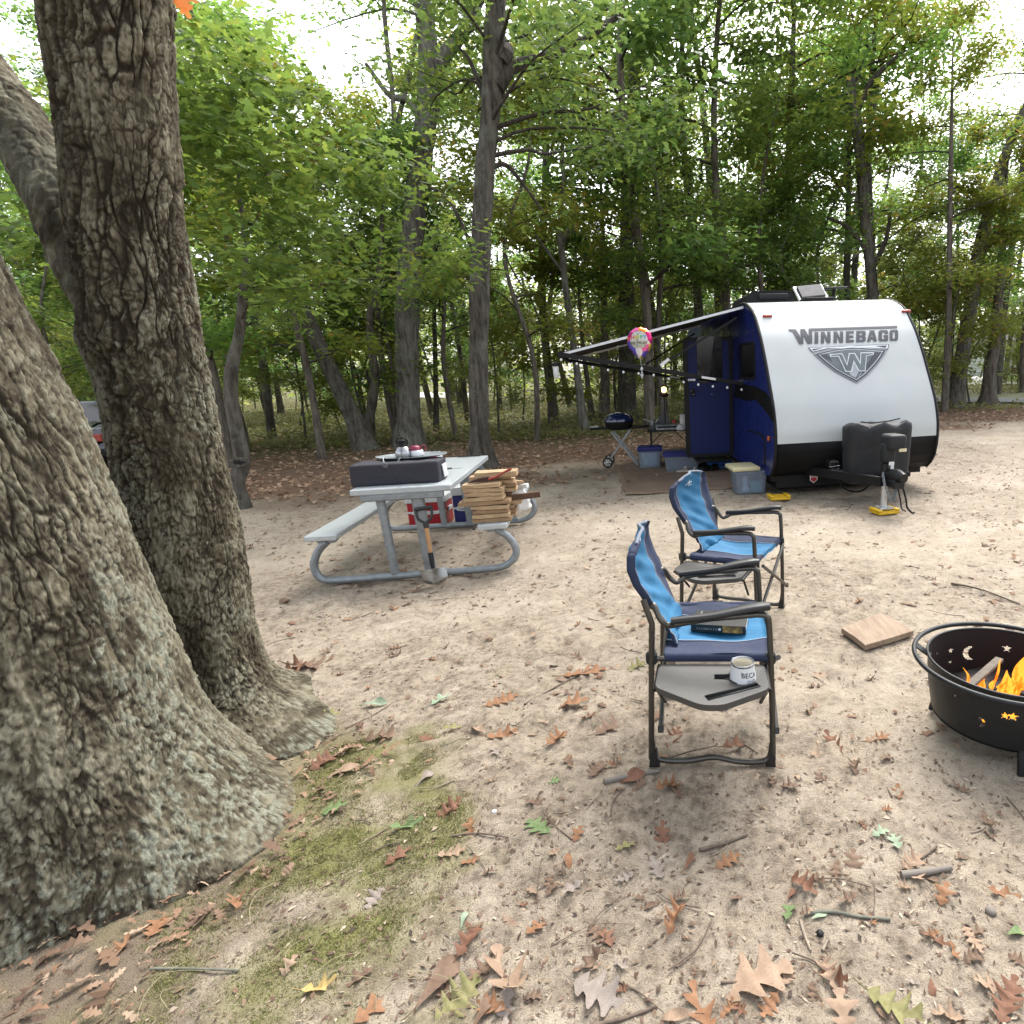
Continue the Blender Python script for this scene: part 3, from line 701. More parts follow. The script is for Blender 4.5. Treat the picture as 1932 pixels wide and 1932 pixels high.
# ================================================================== PICNIC TABLE
TRZ = .1167; TO = (-2.233, 5.545, 0)
TF = Frame(TO, TRZ)
tab = thing('picnic_table', 'grey metal picnic table with curved tube legs and two attached benches', 'picnic table', TO, TRZ)
TZ, BZ = .785, .445
mb = MB(); mb.box((0, 0, TZ - .024), (.776, 1.79, .048), bev=.006); mb.build('tabletop', M['tablealu'], tab)
for yy in (-.87, .82): mb = MB(); mb.box((0, yy, TZ - .075), (.64, .05, .055), bev=.008); mb.build('top_bracket', M['galv'], tab)
for bx in (-.645, .687):
    mb = MB(); mb.box((bx, -.05, BZ - .022), (.238, 1.80, .044), bev=.006); mb.build('bench', M['tablealu'], tab)
    for yy in (-.82, .82): mb = MB(); mb.prism([(-.10, 0), (.10, 0), (.06, -.045), (-.06, -.045)], .05, mfun=lambda a, b, c: (bx + a, yy - .025 + c, BZ - .045 + b)); mb.build('bench_bracket', M['galv'], tab)
for yy in (-.83, .87):
    path = curve_pts([(-.645, yy, .37), (-.72, yy, .30), (-.775, yy, .19), (-.765, yy, .09), (-.69, yy, .038), (-.5, yy, .032), (0, yy, .032), (.55, yy, .032), (.72, yy, .045), (.82, yy, .11), (.84, yy, .2), (.79, yy, .30), (.70, yy, .37)], 6)
    mb = MB(); mb.tube(path, .031, 12); mb.build('leg_tube', M['galv'], tab)
    for lx0, lx1, w_ in ((-.19, -.155, .06), (.10, .13, .085)):
        mb = MB(); mb.tube([(lx0, yy, TZ - .06), (lx1, yy, .05)], [w_ * .62, w_ * .55], 12); mb.build('post', M['galv'], tab)
for p_, q_, w_ in (((.30, .8, TZ - .09), (.62, .85, .06), .06), ((.16, .80, TZ - .09), (.2, .85, .06), .07)): mb = MB(); mb.bar(p_, q_, w_, .05); mb.build('brace', M['galv'], tab)
px_c2 = lambda x, y: ((750 + x * .36232) * .7369, (1100 + y * .36232) * .7369)
# case on the table
cl_, cr_ = TF.on(*px_c2(412, 410), 2, TZ), TF.on(*px_c2(1020, 385), 2, TZ)
cw_ = cr_[0] - cl_[0]; cyc = cl_[1] + .155
ch_ = TF.on(*px_c2(700, 240), 1, cl_[1])[2] - TZ
cs = thing('storage_case', 'long dark grey fabric covered case on the near end of the picnic table', 'case', TF.w(((cl_[0] + cr_[0]) / 2, cyc, TZ)), TRZ)
mb = MB(); mb.box((0, 0, ch_ / 2), (cw_, .30, ch_), bev=.018, seg=3); o = mb.build('cover', M['darkcase'], cs)
sd = o.modifiers.new('sub', 'SUBSURF'); sd.subdivision_type = 'SIMPLE'; sd.levels = sd.render_levels = 3
tx = bpy.data.textures.new('folds', 'CLOUDS'); tx.noise_scale = .16; dm = o.modifiers.new('folds', 'DISPLACE'); dm.texture = tx; dm.strength = .022; dm.mid_level = .5
mb = MB(); mb.box((-.06, -.153, ch_ * .93), (.04, .008, ch_ * .2), rot=(0, .4, 0), bev=.002); mb.build('strap', M['greycloth'], cs)
mb = MB(); mb.box((cw_ / 2 + .012, .02, ch_ * .45), (.008, .12, ch_ * .6), rot=(0, -.1, 0)); pap = mb.build('paper_card', M['whitep'], cs)
q = TF.on(*px_c2(815, 205), 1, cyc + .12)
pl = thing('griddle_tray', 'wide shallow round metal tray lying on top of the dark case', 'tray', TF.w((q[0] + .02, cyc + .16, TZ + ch_ + .004)), TRZ)
mb = MB(); mb.lathe([(0, .006), (.18, .006), (.24, .012), (.29, .022), (.295, .024), (.295, .018), (.24, .006), (.18, 0), (0, 0)], (0, 0, 0), 40, sy=.62); mb.build('pan', M['galv'], pl)
mb = MB(); hx = -.1
mb.tube([(hx - .075, -.19, .03), (hx - .06, -.225, -.005), (hx - .045, -.235, -.035), (hx + .03, -.235, -.035), (hx + .05, -.225, -.005), (hx + .065, -.19, .03)], .0045, 6); mb.build('wire_handle', M['steel'], pl)
def small_thing(name, label, cat, px, py, ly, z, group=None, rz=TRZ):
    q = TF.on(*px_c2(px, py), 1, ly); return thing(name, label, cat, TF.w((q[0], ly, z)), rz, group)
kz = TZ + ch_ + .012
kt = small_thing('kettle', 'shiny steel camping kettle with black lid on the metal tray', 'kettle', 785, 195, cyc + .17, kz)
mb = MB(); mb.lathe([(0, 0), (.062, 0), (.068, .012), (.066, .045), (.048, .078), (.034, .092)], (0, 0, 0), 28); mb.build('body', M['steel'], kt)
mb = MB(); mb.lathe([(.038, .092), (.040, .108), (.030, .114), (.028, .124), (.036, .130), (.036, .142), (0, .146)], (0, 0, 0), 20); mb.build('lid', M['black'], kt)
mb = MB(); mb.tube(curve_pts([(-.037, 0, .10), (-.045, 0, .14), (0, 0, .165), (.045, 0, .14), (.037, 0, .10)], 5), .006, 6); mb.build('handle', M['black'], kt)
jr = small_thing('jar', 'white jar with a maroon screw lid and loop beside the kettle', 'jar', 880, 195, cyc + .2, kz)
mb = MB(); mb.lathe([(0, 0), (.055, 0), (.058, .01), (.058, .042), (.05, .05)], (0, 0, 0), 24); mb.build('body', M['whitep'], jr)
mb = MB(); mb.lathe([(.05, .05), (.046, .075), (.032, .088), (0, .09)], (-.01, 0, 0), 20); mb.build('lid', M['maroon'], jr)
mb = MB(); mb.tube(curve_pts([(.02, 0, .07), (.06, 0, .088), (.08, 0, .07), (.072, 0, .045), (.055, 0, .04)], 5), .006, 6); mb.build('loop', M['maroon'], jr)
b1 = small_thing('bottle', 'small dark purple bottle on the far half of the picnic table', 'bottle', 992, 192, .55, TZ + .04)
b1.location.z = TZ
mb = MB(); mb.lathe([(0, 0), (.03, 0), (.033, .01), (.033, .06), (.014, .085), (.014, .11), (0, .112)], (0, 0, 0), 16); mb.build('body', M['maroon'], b1)
mb = MB(); mb.lathe([(.017, .105), (.017, .128), (0, .13)], (0, 0, 0), 12); mb.build('cap', M['black'], b1)
b2 = small_thing('bottle', 'small white squeeze bottle beside the dark bottle on the table', 'bottle', 1038, 194, .5, TZ)
mb = MB(); mb.lathe([(0, 0), (.032, 0), (.036, .012), (.034, .055), (.02, .075), (.022, .085), (.012, .095), (.010, .118), (0, .12)], (0, 0, 0), 16); mb.build('body', M['whitep'], b2)
mb = MB(); mb.lathe([(.024, .072), (.024, .084), (0, .086)], (0, 0, 0), 12); mb.build('cap', M['whitep'], b2)
q = TF.on(*px_c2(1118, 279), 2, TZ); kn = thing('kitchen_knife', 'dark handled knife lying on the tabletop beside the case', 'knife', TF.w((q[0], q[1], TZ)), TRZ)
mb = MB(); mb.bar((-.06, -.012, .008), (.01, .0, .008), .018, .016, bev=.004); mb.build('handle', M['greycloth'], kn)
mb = MB(); mb.prism([(.01, -.008), (.09, .008), (.10, .018), (.01, .012)], .002, z0=.004); mb.build('blade', M['galv'], kn)
q = TF.on(*px_c2(1250, 192), 2, TZ); tg = thing('tongs', 'black tongs lying at the far edge of the picnic table', 'tongs', TF.w((q[0], q[1] - .02, TZ)), TRZ)
for s_ in (-1, 1):
    mb = MB(); mb.bar((-.12, s_ * .012, .012), (.12, s_ * .002, .010), .016, .01, bev=.003); mb.build('arm', M['black'], tg)
# firewood on the right bench
def plank(label, ctr, size, rot, m, group='pine firewood planks stacked on the picnic bench', name='firewood_plank'):
    mb = MB(); w2, d2, h2 = [k / 2 for k in size]
    bm = bmesh.new(); bmesh.ops.create_cube(bm, size=1.0); bmesh.ops.scale(bm, vec=size, verts=bm.verts)
    bmesh.ops.bevel(bm, geom=list(bm.edges), offset=.003, segments=1, affect='EDGES')
    bmesh.ops.subdivide_edges(bm, edges=[e for e in bm.edges if abs((e.verts[0].co - e.verts[1].co).x) > size[0] * .6], cuts=3)
    for v in bm.verts:
        v.co += Vector((0, random.uniform(-.0025, .0025), random.uniform(-.0025, .0025)))
    bm.verts.index_update(); mb.bm(bm)
    o = mb.build(name, m, base=None); o.location = TF.w(ctr); o.rotation_euler = (rot[0], rot[1], rot[2] + TRZ)
    return tag(o, label, 'plank', group)
R3 = random.Random(5)
ys = -.82; hz = BZ; rows_ = [(1250, 1525, 675, 'bottom'), (1250, 1515, 630, 'second from bottom'), (1255, 1510, 590, 'third from bottom'), (1250, 1510, 555, 'fourth from bottom'), (1200, 1530, 525, 'long one in the middle'), (1205, 1490, 475, 'fourth from top'), (1215, 1485, 435, 'third from top'), (1205, 1490, 405, 'second from top'), (1200, 1470, 385, 'topmost')]
tops = [660, 620, 578, 540, 500, 455, 412, 392]
zl = BZ; lays = []
N_ = 9; ztop = TF.on(*px_c2(1340, 385), 1, ys - .07)[2]; dz = (ztop - BZ) / N_
mats_ = [M['plank2'], M['plank'], M['plank2'], M['plank'], M['plank2'], M['plank'], M['plank'], M['plank'], M['plank']]
names_ = ['bottom plank of the front row', 'second plank from the bottom of the front row', 'third plank from the bottom of the front row', 'fourth plank from the bottom of the front row', 'long plank jutting out left at mid height of the front row', 'sixth plank from the bottom of the front row', 'third plank from the top of the front row', 'second plank from the top of the front row', 'topmost pale plank of the front row']
for i in range(N_):
    xa, xb = rows_[i][0], rows_[i][1]
    if i == 4: xa = 1160
    pa, pb = TF.on(*px_c2(xa, 500), 1, ys - .07)[0], TF.on(*px_c2(xb, 500), 1, ys - .07)[0]
    plank(names_[i] + ' of firewood', ((pa + pb) / 2, ys, BZ + dz * (i + .5)), (pb - pa, .13 + R3.uniform(-.01, .015), dz * .88), (0, R3.uniform(-.012, .012), R3.uniform(-.05, .05)), mats_[i])
for i in range(10):
    pa = .57 + R3.uniform(-.02, .02) if i < 9 else .52; pb = pa + .30 + R3.uniform(-.03, .05)
    plank(['bottom', 'second', 'third', 'fourth', 'fifth', 'sixth', 'seventh', 'eighth', 'ninth', 'topmost'][i] + ' plank of the back row of stacked firewood, counted from the bench', ((pa + pb) / 2 - .02, ys + .16, BZ + dz * (i + .5)), (pb - pa, .13, dz * .92), (0, R3.uniform(-.015, .015), R3.uniform(-.06, .06)), M['endgrain'] if i == 5 else M['plank2'] if i in (1, 7) else M['plank'])
plank('short reddish board poking out right from the firewood stack', (.94, ys + .12, BZ + .17), (.26, .04, .05), (0, -.06, .05), M['endgrain'])
for k, (dx, dz_, rr) in enumerate(((.82, .27, .4), (.86, .22, -.3), (.84, .06, .9))):
    plank(['short offcut on the bag at the bench end', 'pale offcut sticking out above the reddish board', 'low offcut leaning by the bench end'][k], (dx, ys + .28 + .03 * k, BZ + dz_), (.2, .05, .035), (0, rr * .4, rr), M['plank'] if k != 1 else M['whitep'], 'loose firewood offcuts')
bagm = MB(); bagm.lathe([(0, 0), (.09, 0), (.11, .04), (.10, .12), (.06, .2), (.03, .26), (0, .28)], (0, 0, 0), 20)
o = bagm.build('plastic_bag', M['cloth'], base=None); o.location = TF.w((.85, ys + .34, BZ)); tag(o, 'crumpled white plastic bag on the bench behind the firewood', 'bag')
tx2 = bpy.data.textures.new('crumple', 'CLOUDS'); tx2.noise_scale = .05; sd = o.modifiers.new('s', 'SUBSURF'); sd.levels = sd.render_levels = 2; dm = o.modifiers.new('d', 'DISPLACE'); dm.texture = tx2; dm.strength = .05
q = TF.on(*px_c2(1365, 355), 1, ys)
ax_ = thing('hatchet', 'hatchet with red handle lying on top of the firewood stack', 'hatchet', TF.w((q[0], ys - .01, BZ + dz * 9 + .002)), TRZ)
mb = MB(); hp = curve_pts([(.0, 0, .02), (.08, .0, .04), (.15, .0, .075), (.21, 0, .10)], 5); mb.tube(hp, [.014 + .003 * math.sin(i * .5) for i in range(len(hp))], 8, flat=.7); mb.build('handle', M['red_handle'], ax_)
mb = MB(); mb.prism([(-.15, -.012), (-.05, .0), (.02, .006), (.025, .034), (-.03, .03), (-.1, .012)], .03, mfun=lambda a, b, c: (a, c - .015, b + .012)); mb.build('head', M['rust'], ax_)
pk = plank('short plank lying across the top of the stack behind the hatchet', (.73, ys + .10, BZ + dz * 10 + .02), (.34, .15, .045), (0, 0, .02), M['plank'])
# coolers
def cooler(label, loc, rz, size, m):
    t = thing('cooler', label, 'cooler', loc, rz); w, d, h = size
    mb = MB(); mb.prism(round_poly([(-w / 2 * .94, -d / 2 * .94), (w / 2 * .94, -d / 2 * .94), (w / 2 * .94, d / 2 * .94), (-w / 2 * .94, d / 2 * .94)], .03), h * .78); mb.build('body', m, t, bevel=.008)
    mb = MB(); mb.prism(round_poly([(-w / 2, -d / 2), (w / 2, -d / 2), (w / 2, d / 2), (-w / 2, d / 2)], .03), h * .2, z0=h * .80); mb.build('lid', M['whitep'], t, bevel=.015)
    mb = MB(); mb.box((0, -d / 2 * .95, h * .46), (w * .96, .014, .022), bev=.004); hd = mb.build('band', M['whitep'], t)
    mb = MB(); mb.tube(curve_pts([(-w * .3, -d / 2 * .97, h * .5), (-w * .28, -d / 2 - .02, h * .42), (w * .28, -d / 2 - .02, h * .42), (w * .3, -d / 2 * .97, h * .5)], 4), .008, 6); mb.build('handle', M['whitep'], t)
    mb = MB(); mb.box((-w / 2 * .97, 0, h * .5), (.02, d * .4, .05), bev=.006); mb.box((w / 2 * .97, 0, h * .5), (.02, d * .4, .05), bev=.006); mb.build('side_grip', M['whitep'], t)
    return t
a, b_ = G(*px_c2(815, 682)), G(*px_c2(1072, 676))
cooler('red cooler with white lid under the picnic table', ((a[0] + b_[0]) / 2, a[1] + .16, 0), .06, (abs(b_[0] - a[0]) + .03, .32, D(*px_c2(930, 476), a[1])[2]), M['red'])
a = G(*px_c2(1215, 668)); cooler('dark blue cooler with white lid behind the firewood stack', (a[0] + .05, a[1] + .1, 0), .1, (.34, .28, D(*px_c2(1190, 405), a[1])[2]), M['navyp'])
# shovel leaning on the table frame
bt = G(*px_c2(1010, 1105)); tp = D(*px_c2(920, 545), TF.w((0, -.88, 0))[1] - .02)
shv = thing('shovel', 'short shovel with wooden shaft and black grip leaning on the picnic table', 'shovel', bt)
b0v = Vector((0, 0, 0)); tv = Vector(tp) - Vector(bt); dv = tv.normalized(); Lh = tv.length
sx_ = dv.cross(Vector((0, 1, 0))).normalized(); fy = sx_.cross(dv)
P_ = lambda t, a=0, b=0: tuple(dv * (Lh * t) + sx_ * a + fy * b)
mb = MB(); mb.tube([P_(.36), P_(.74)], .0165, 12); mb.build('shaft', M['wood'], shv)
mb = MB(); mb.tube([P_(.16, 0, .0), P_(.28), P_(.42)], [.010, .018, .021], 12); mb.build('socket', M['blackmetal'], shv)
mb = MB(); vs = []; KU, KV = 10, 12
for i in range(KV + 1):
    t = i / KV; wv = .105 * (1 if t > .35 else math.sqrt(max(.02, 1 - ((.35 - t) / .35) ** 2)) * .92 + .08 * t / .35)
    for j in range(KU + 1):
        u = j / KU * 2 - 1; vs.append(P_(.02 + .20 * t, u * wv, .022 * (u * u) - .012 - .01 * t))
nv = len(vs); vs += [tuple(Vector(p) + fy * .004) for p in vs]; fs = []
for i in range(KV):
    for j in range(KU):
        q4 = (i * (KU + 1) + j, i * (KU + 1) + j + 1, (i + 1) * (KU + 1) + j + 1, (i + 1) * (KU + 1) + j); fs += [q4, tuple(k + nv for k in q4[::-1])]
mb.add(vs, fs, True); mb.build('blade', M['steel'], shv)
mb = MB(); mb.tube([P_(.73), P_(.80)], [.02, .024], 10); mb.tube(curve_pts([P_(.79), P_(.86, -.055), P_(.97, -.062), P_(.985, -.05)], 4), .011, 8); mb.tube(curve_pts([P_(.79), P_(.86, .055), P_(.97, .062), P_(.985, .05)], 4), .011, 8); mb.tube([P_(.98, -.07), P_(.98, .07)], .017, 10); mb.build('grip', M['padblack'], shv)
# ================================================================== CAMP CHAIRS
def make_chair(label):
    t = thing('director_chair', label, 'camp chair', (0, 0, 0), 0, 'blue folding director chairs by the fire')
    WY = .55; fr = M['chairframe']; bt_pts = []
    for y in (0, WY):
        s = 1 if y == 0 else -1
        mb = MB(); mb.tube([(.0, y, .03), (.012, y, .30), (.029, y, .635), (.0, y, .735)], .0125, 10); mb.build('leg', fr, t)
        mb = MB(); mb.tube(curve_pts([(.502, y, .03), (.498, y, .31), (.487, y, .62), (.475, y, .665), (.44, y, .672)], 6) + [(.25, y, .655), (.12, y, .632)], .0125, 10); mb.build('leg', fr, t)
        mb = MB(); mb.tube(curve_pts([(.006, y, .11), (.014, y, .05), (.05, y, .024), (.15, y, .022), (.26, y + .012 * s, .032), (.36, y, .022), (.46, y, .024), (.49, y, .05), (.50, y, .11)], 6), .0125, 10); mb.build('floor_bar', fr, t)
        for x in (.012, .492):
            mb = MB(); mb.prism([(x - .022, .0), (x + .022, .0), (x + .012 * (1 if x < .2 else -1) + (.0), .075), (x - .014, .06)] if x < .2 else [(x - .022, 0), (x + .022, 0), (x + .016, .06), (x + .002, .075)], .03, mfun=lambda a, b, c: (a, y - .015 + c, b)); mb.build('foot', M['padblack'], t)
        yi = y + .028 * s
        bt_pts.append((y, s, yi))
        # armrest pad: swells towards the front
        mb = MB(); rows = []; KN = 14
        for i in range(KN + 1):
            u = i / KN; x = .105 + .385 * u; z = .634 + .045 * u + .018 * smooth(.3, .9, np.array(u)) + .012; z = float(z)
            w = .017 + .014 * float(smooth(.1, .75, np.array(u))); hh = .015
            if u > .93: w *= math.sqrt(max(.05, 1 - ((u - .93) / .075) ** 2)); z -= .006
            rows.append([(x, y + w * math.cos(a) * (abs(math.cos(a)) ** -.35 if abs(math.cos(a)) > .01 else 1) * .9, z + hh * math.sin(a) * (abs(math.sin(a)) ** -.35 if abs(math.sin(a)) > .01 else 1) * .9) for a in np.linspace(0, 2 * math.pi, 13)[:-1]])
        mb.add([p for r in rows for p in r], [(i * 12 + j, i * 12 + (j + 1) % 12, (i + 1) * 12 + (j + 1) % 12, (i + 1) * 12 + j) for i in range(KN) for j in range(12)], True)
        mb.add(rows[0], [tuple(range(12))[::-1]]); mb.add(rows[-1], [tuple(range(12))]); mb.build('armrest', M['padblack'], t)
        mb = MB(); mb.tube([(.03, y + .012 * s, .48), (.49, y + .012 * s, .48)], .011, 8); mb.build('seat_rail', fr, t)
        for x in (.02, .49):
            mb = MB(); mb.box((x + (.0), y + .012 * s, .482), (.045, .034, .05), bev=.008); mb.build('joint', M['charcoal'], t)
    for x, za, zb in ((.045, .17, .47), (.515, .17, .47)):
        for a, b_ in ((-.005, WY - .04), (WY + .005, .04)):
            mb = MB(); mb.tube([(x + (.012 if a > .1 else 0), a, za), (x + (.012 if a > .1 else 0), b_, zb)], .0105, 8); lg = mb.build('cross_leg', fr, t)
            mb = MB(); mb.tube([(x + (.012 if a > .1 else 0), a - .002, za - .012), (x + (.012 if a > .1 else 0), a + .008, za + .012)], .0125, 8); mb.build('end_cap', M['padblack'], lg)
    # seat
    def seat_z(x, y):
        v = (y - WY / 2) / (WY / 2); u = (x - .07) / .42
        return .502 - .022 * (1 - v * v) * math.sin(math.pi * min(1, max(0, u))) + .004 * math.sin(u * 9 + v * 4) + .003 * math.sin(v * 13 + u * 3)
    def seat_part(name, y0, y1, m, lift=0.0):
        NX, NY = 22, 12; vs = []
        for k in (0, 1):
            for i in range(NX + 1):
                for j in range(NY + 1):
                    x = .072 + .418 * i / NX; y = y0 + (y1 - y0) * j / NY; z = seat_z(x, y) + lift - .022 * k
                    if i == NX: x += .006
                    vs.append((x, y, z))
        nn = (NX + 1) * (NY + 1); fs = []
        for i in range(NX):
            for j in range(NY):
                a = i * (NY + 1) + j; q = (a, a + NY + 1, a + NY + 2, a + 1); fs += [q, tuple(k + nn for k in q[::-1])]
        for i in range(NX):
            a, b_ = i * (NY + 1), (i + 1) * (NY + 1); fs += [(a, a + nn, b_ + nn, b_)[::-1]]; a += NY; b_ += NY; fs += [(a, a + nn, b_ + nn, b_)]
        for j in range(NY):
            a, b_ = j, j + 1; fs += [(a, b_, b_ + nn, a + nn)[::-1]]; a += NX * (NY + 1); b_ += NX * (NY + 1); fs += [(a, b_, b_ + nn, a + nn)]
        mb = MB(); mb.add(vs, fs, True); return mb.build(name, m, t)
    st = seat_part('seat', .145, .405, M['skyblue'])
    for y0, y1 in ((.004, .1435), (.4065, WY - .004)):
        so_ = seat_part('seat_border', y0, y1, M['navy'])
    for y in (.144, .406):
        mb = MB(); mb.tube([(.072 + .418 * i / 20, y, seat_z(.072 + .418 * i / 20, y) + .002) for i in range(21)], .003, 5); mb.build('piping', M['piping'], st)
    for y in (.012, WY - .012):
        mb = MB(); mb.tube([(.075, y, .487), (.488, y, .487)], .019, 10); mb.build('seat_hem', M['navy'], t)
    # back
    HV = [(.0, .10, .498, .165), (.1, .085, .54, .160), (.22, .062, .60, .172), (.36, .030, .68, .21), (.5, .0, .76, .235), (.62, -.028, .83, .256), (.75, -.048, .91, .262), (.86, -.048, .97, .25), (.94, -.040, 1.012, .225), (1.0, -.032, 1.035, .185)]
    hv = np.array(HV)
    def back_pt(v, u, off=0.0):
        x = np.interp(v, hv[:, 0], hv[:, 1]); z = np.interp(v, hv[:, 0], hv[:, 2]); z = z if z < .6 else .6 + (z - .6) * .84; w = np.interp(v, hv[:, 0], hv[:, 3])
        y = WY / 2 + u * w; x = x - .034 * (1 - u * u) * math.sin(math.pi * min(1, v * 1.05)) + .004
        wr = (.010 * math.sin(v * 23 + 2.5 * math.sin(u * 3)) + .006 * math.sin(u * 7 + v * 11) + .006 * math.sin(v * 41 + u * 9)) * (1 - u * u) ** 1.5
        if v < .12: x += .01
        z += -.016 * u * u * (v > .9) - .012 * (u * u) * v
        return (x + wr * .8 + off, y, z)
    def back_part(name, u0f, u1f, m, th0=.016):
        NV, NU = 56, 14; vs = []
        for k in (0, 1):
            for i in range(NV + 1):
                v = i / NV; u0, u1 = u0f(v), u1f(v)
                for j in range(NU + 1):
                    u = u0 + (u1 - u0) * j / NU; th = th0 + .018 * float(smooth(.80, .93, np.array(abs(u)))) * (v > .38); vs.append(back_pt(v, u, th / 2 if k == 0 else -th / 2))
        nn = (NV + 1) * (NU + 1); fs = []
        for i in range(NV):
            for j in range(NU):
                a = i * (NU + 1) + j; q = (a, a + 1, a + NU + 2, a + NU + 1); fs += [q, tuple(k + nn for k in q[::-1])]
            a, b_ = i * (NU + 1), (i + 1) * (NU + 1); fs.append((a, b_, b_ + nn, a + nn)); a += NU; b_ += NU; fs.append((a, a + nn, b_ + nn, b_))
        for j in range(NU):
            fs.append((j, j + nn, j + 1 + nn, j + 1)); a = NV * (NU + 1) + j; fs.append((a, a + 1, a + 1 + nn, a + nn))
        mb = MB(); mb.add(vs, fs, True); return mb.build(name, m, t)
    def split(v): return .76 + .36 * (1 - smooth(.0, .35, np.array(v))) + .12 * (v > .9) * (v - .9) * 10 * 0 - .08 * math.sin(v * 3)
    bk = back_part('backrest', lambda v: -float(split(v)), lambda v: float(split(v)), M['skyblue'])
    back_part('back_border', lambda v: -1.0, lambda v: -float(split(v)) - .006, M['navy'])
    back_part('back_border', lambda v: float(split(v)) + .006, lambda v: 1.0, M['navy'])
    for sg in (-1, 1):
        mb = MB(); mb.tube([back_pt(v, sg * float(split(v)), .008) for v in np.linspace(.02, 1, 40)], .0032, 5); mb.build('piping', M['piping'], bk)
    mb = MB(); mb.tube([back_pt(1, u, 0) for u in np.linspace(-1, 1, 24)], .0075, 7); mb.build('edge_binding', M['binding'], bk)
    for y, s, yi in bt_pts:
        up_ = [back_pt(v, -.93 * s, 0) for v in (.42, .5, .6, .7, .8, .88)]
        mb = MB(); mb.tube(curve_pts([(.13, y + .008 * s, .632), (.095, yi, .616), (.062, yi, .64), (.036, up_[0][1] * .5 + yi * .5, .69)] + up_, 6), .0125, 10); mb.build('back_tube', fr, t)
    lg = MB()
    for k, (va, vb, ua, ub) in enumerate(((.80, .87, -.16, .02), (.82, .84, -.02, .16), (.78, .80, .0, .12), (.85, .80, -.10, -.02))):
        lg.tube([back_pt(va + (vb - va) * i / 6 + .008 * math.sin(i), ua + (ub - ua) * i / 6, .0115) for i in range(7)], .0045, 5, flat=.4)
    lg.build('logo', M['decalwhite'], bk)
    # side tray on the near side
    tz = .467
    poly = round_poly([(.056, -.012), (.466, -.012), (.470, -.195), (.30, -.305), (.225, -.305), (.050, -.185)], .03)
    cx_, cy_ = .372, -.112
    hole = [(cx_ + .050 * math.cos(a), cy_ + .050 * math.sin(a)) for a in np.linspace(math.radians(200), math.radians(520), 22)] + [(cx_ - .10, cy_ + .012), (cx_ - .10, cy_ - .012)]
    d_ = np.array((.19, .095)); d_ /= np.linalg.norm(d_); nrm = np.array((-d_[1], d_[0])); p0 = np.array((.243, -.262)); p1 = np.array((.432, -.168))
    slot = [tuple(p0 - nrm * .013), tuple(p1 - nrm * .013), tuple(p1 + nrm * .013), tuple(p0 + nrm * .013)]
    mb = MB(); mb.prism(poly, .024, z0=tz - .024, holes=[hole, slot]); ty = mb.build('side_tray', M['trayg'], t, bevel=.004)
    mb = MB(); mb.prism([(p[0], p[1]) for p in hole], .002, z0=tz - .026); mb.prism(slot, .002, z0=tz - .026); mb.build('recess', M['black'], ty)
    rim = MB(); rim.tube([(p[0], p[1], tz + .001) for p in hole], .0036, 6, closed=True); rim.tube([(p[0], p[1], tz + .001) for p in slot], .0034, 6, closed=True); rim.build('recess_rim', M['padblack'], ty)
    mb = MB()
    for x in (.05, .472): mb.tube([(x, 0, .455), (x, -.17, .445)], .008, 8); mb.tube([(x, -.15, .445), (x + (.02 if x < .2 else -.02), -.01, .30)], .007, 8)
    mb.build('tray_bracket', M['blackmetal'], ty)
    return t
CH1 = make_chair('near blue director chair with a book on its seat and a mug on its tray')
C1O, C1R = np.array((-.110, 2.172, 0)), math.radians(-4.78)
CH1.location = C1O; CH1.rotation_euler = (0, 0, C1R); C1 = Frame(C1O, C1R)
CH2 = copy_tree(CH1)
C2R = math.radians(-27)
CH2['label'] = 'farther blue director chair with nothing on it, behind the near chair'
_lr = np.array((.754, 3.763)); _fx = np.array((math.cos(C2R), math.sin(C2R))); _ly = np.array((-math.sin(C2R), math.cos(C2R)))
o2 = _lr - _fx * .502 - _ly * .55
CH2.location = (o2[0], o2[1], 0); CH2.rotation_euler = (0, 0, C2R)
# mug in the cup holder
mg = thing('mug', 'white enamel camp mug with black lettering and hearts on the chair tray', 'mug', C1.w((.378, -.118, .452)), C1R)
mb = MB(); mb.lathe([(0, 0), (.050, 0), (.051, .004), (.047, .04), (.042, .074), (.0425, .078), (.040, .078), (.0395, .074), (.044, .04), (.047, .006), (0, .006)], (0, 0, 0), 36); mb.build('cup', M['whitep'], mg)
mb = MB(); mb.lathe([(.0415, .072), (.0435, .077), (.0435, .083), (.0405, .083), (.0400, .072)], (0, 0, 0), 36); mb.build('rim', M['steel'], mg)
mb = MB(); mb.lathe([(.0388, .078), (.0388, .070), (.045, .012), (0, .0075)], (0, 0, 0), 30); mb.build('inside', pm('dull_steel', (.25, .23, .18), .4, .8), mg)
mb = MB(); mb.tube(curve_pts([(-.02, .038, .066), (-.034, .060, .062), (-.036, .062, .03), (-.022, .042, .018)], 5), .005, 7); mb.build('handle', M['whitep'], mg)
def on_mug(v, a0, z0, tilt=-.1):
    o_ = []
    for x, y in v:
        z = z0 + y + tilt * x; r = float(np.interp(z, [0, .004, .04, .074], [.05, .051, .047, .042])) + .0006; a = a0 + x / r; o_.append((r * math.cos(a), r * math.sin(a), z))
    return o_
v, f = text_flat('BECA', .027, .0003); mb = MB(); mb.add(on_mug(v, -1.02, .046), f); mb.build('lettering', M['black'], mg)
def heart(s): return [(s * 16 * math.sin(a) ** 3 / 16, s * (13 * math.cos(a) - 5 * math.cos(2 * a) - 2 * math.cos(3 * a) - math.cos(4 * a)) / 16) for a in np.linspace(0, 2 * math.pi, 25)[:-1]]
for k, a0 in enumerate((-1.10, -.70)):
    mb = MB(); mb.tube(on_mug(heart(.0075), a0, .021), .0009, 4, closed=True); mb.build('heart', M['decaldark'], mg)
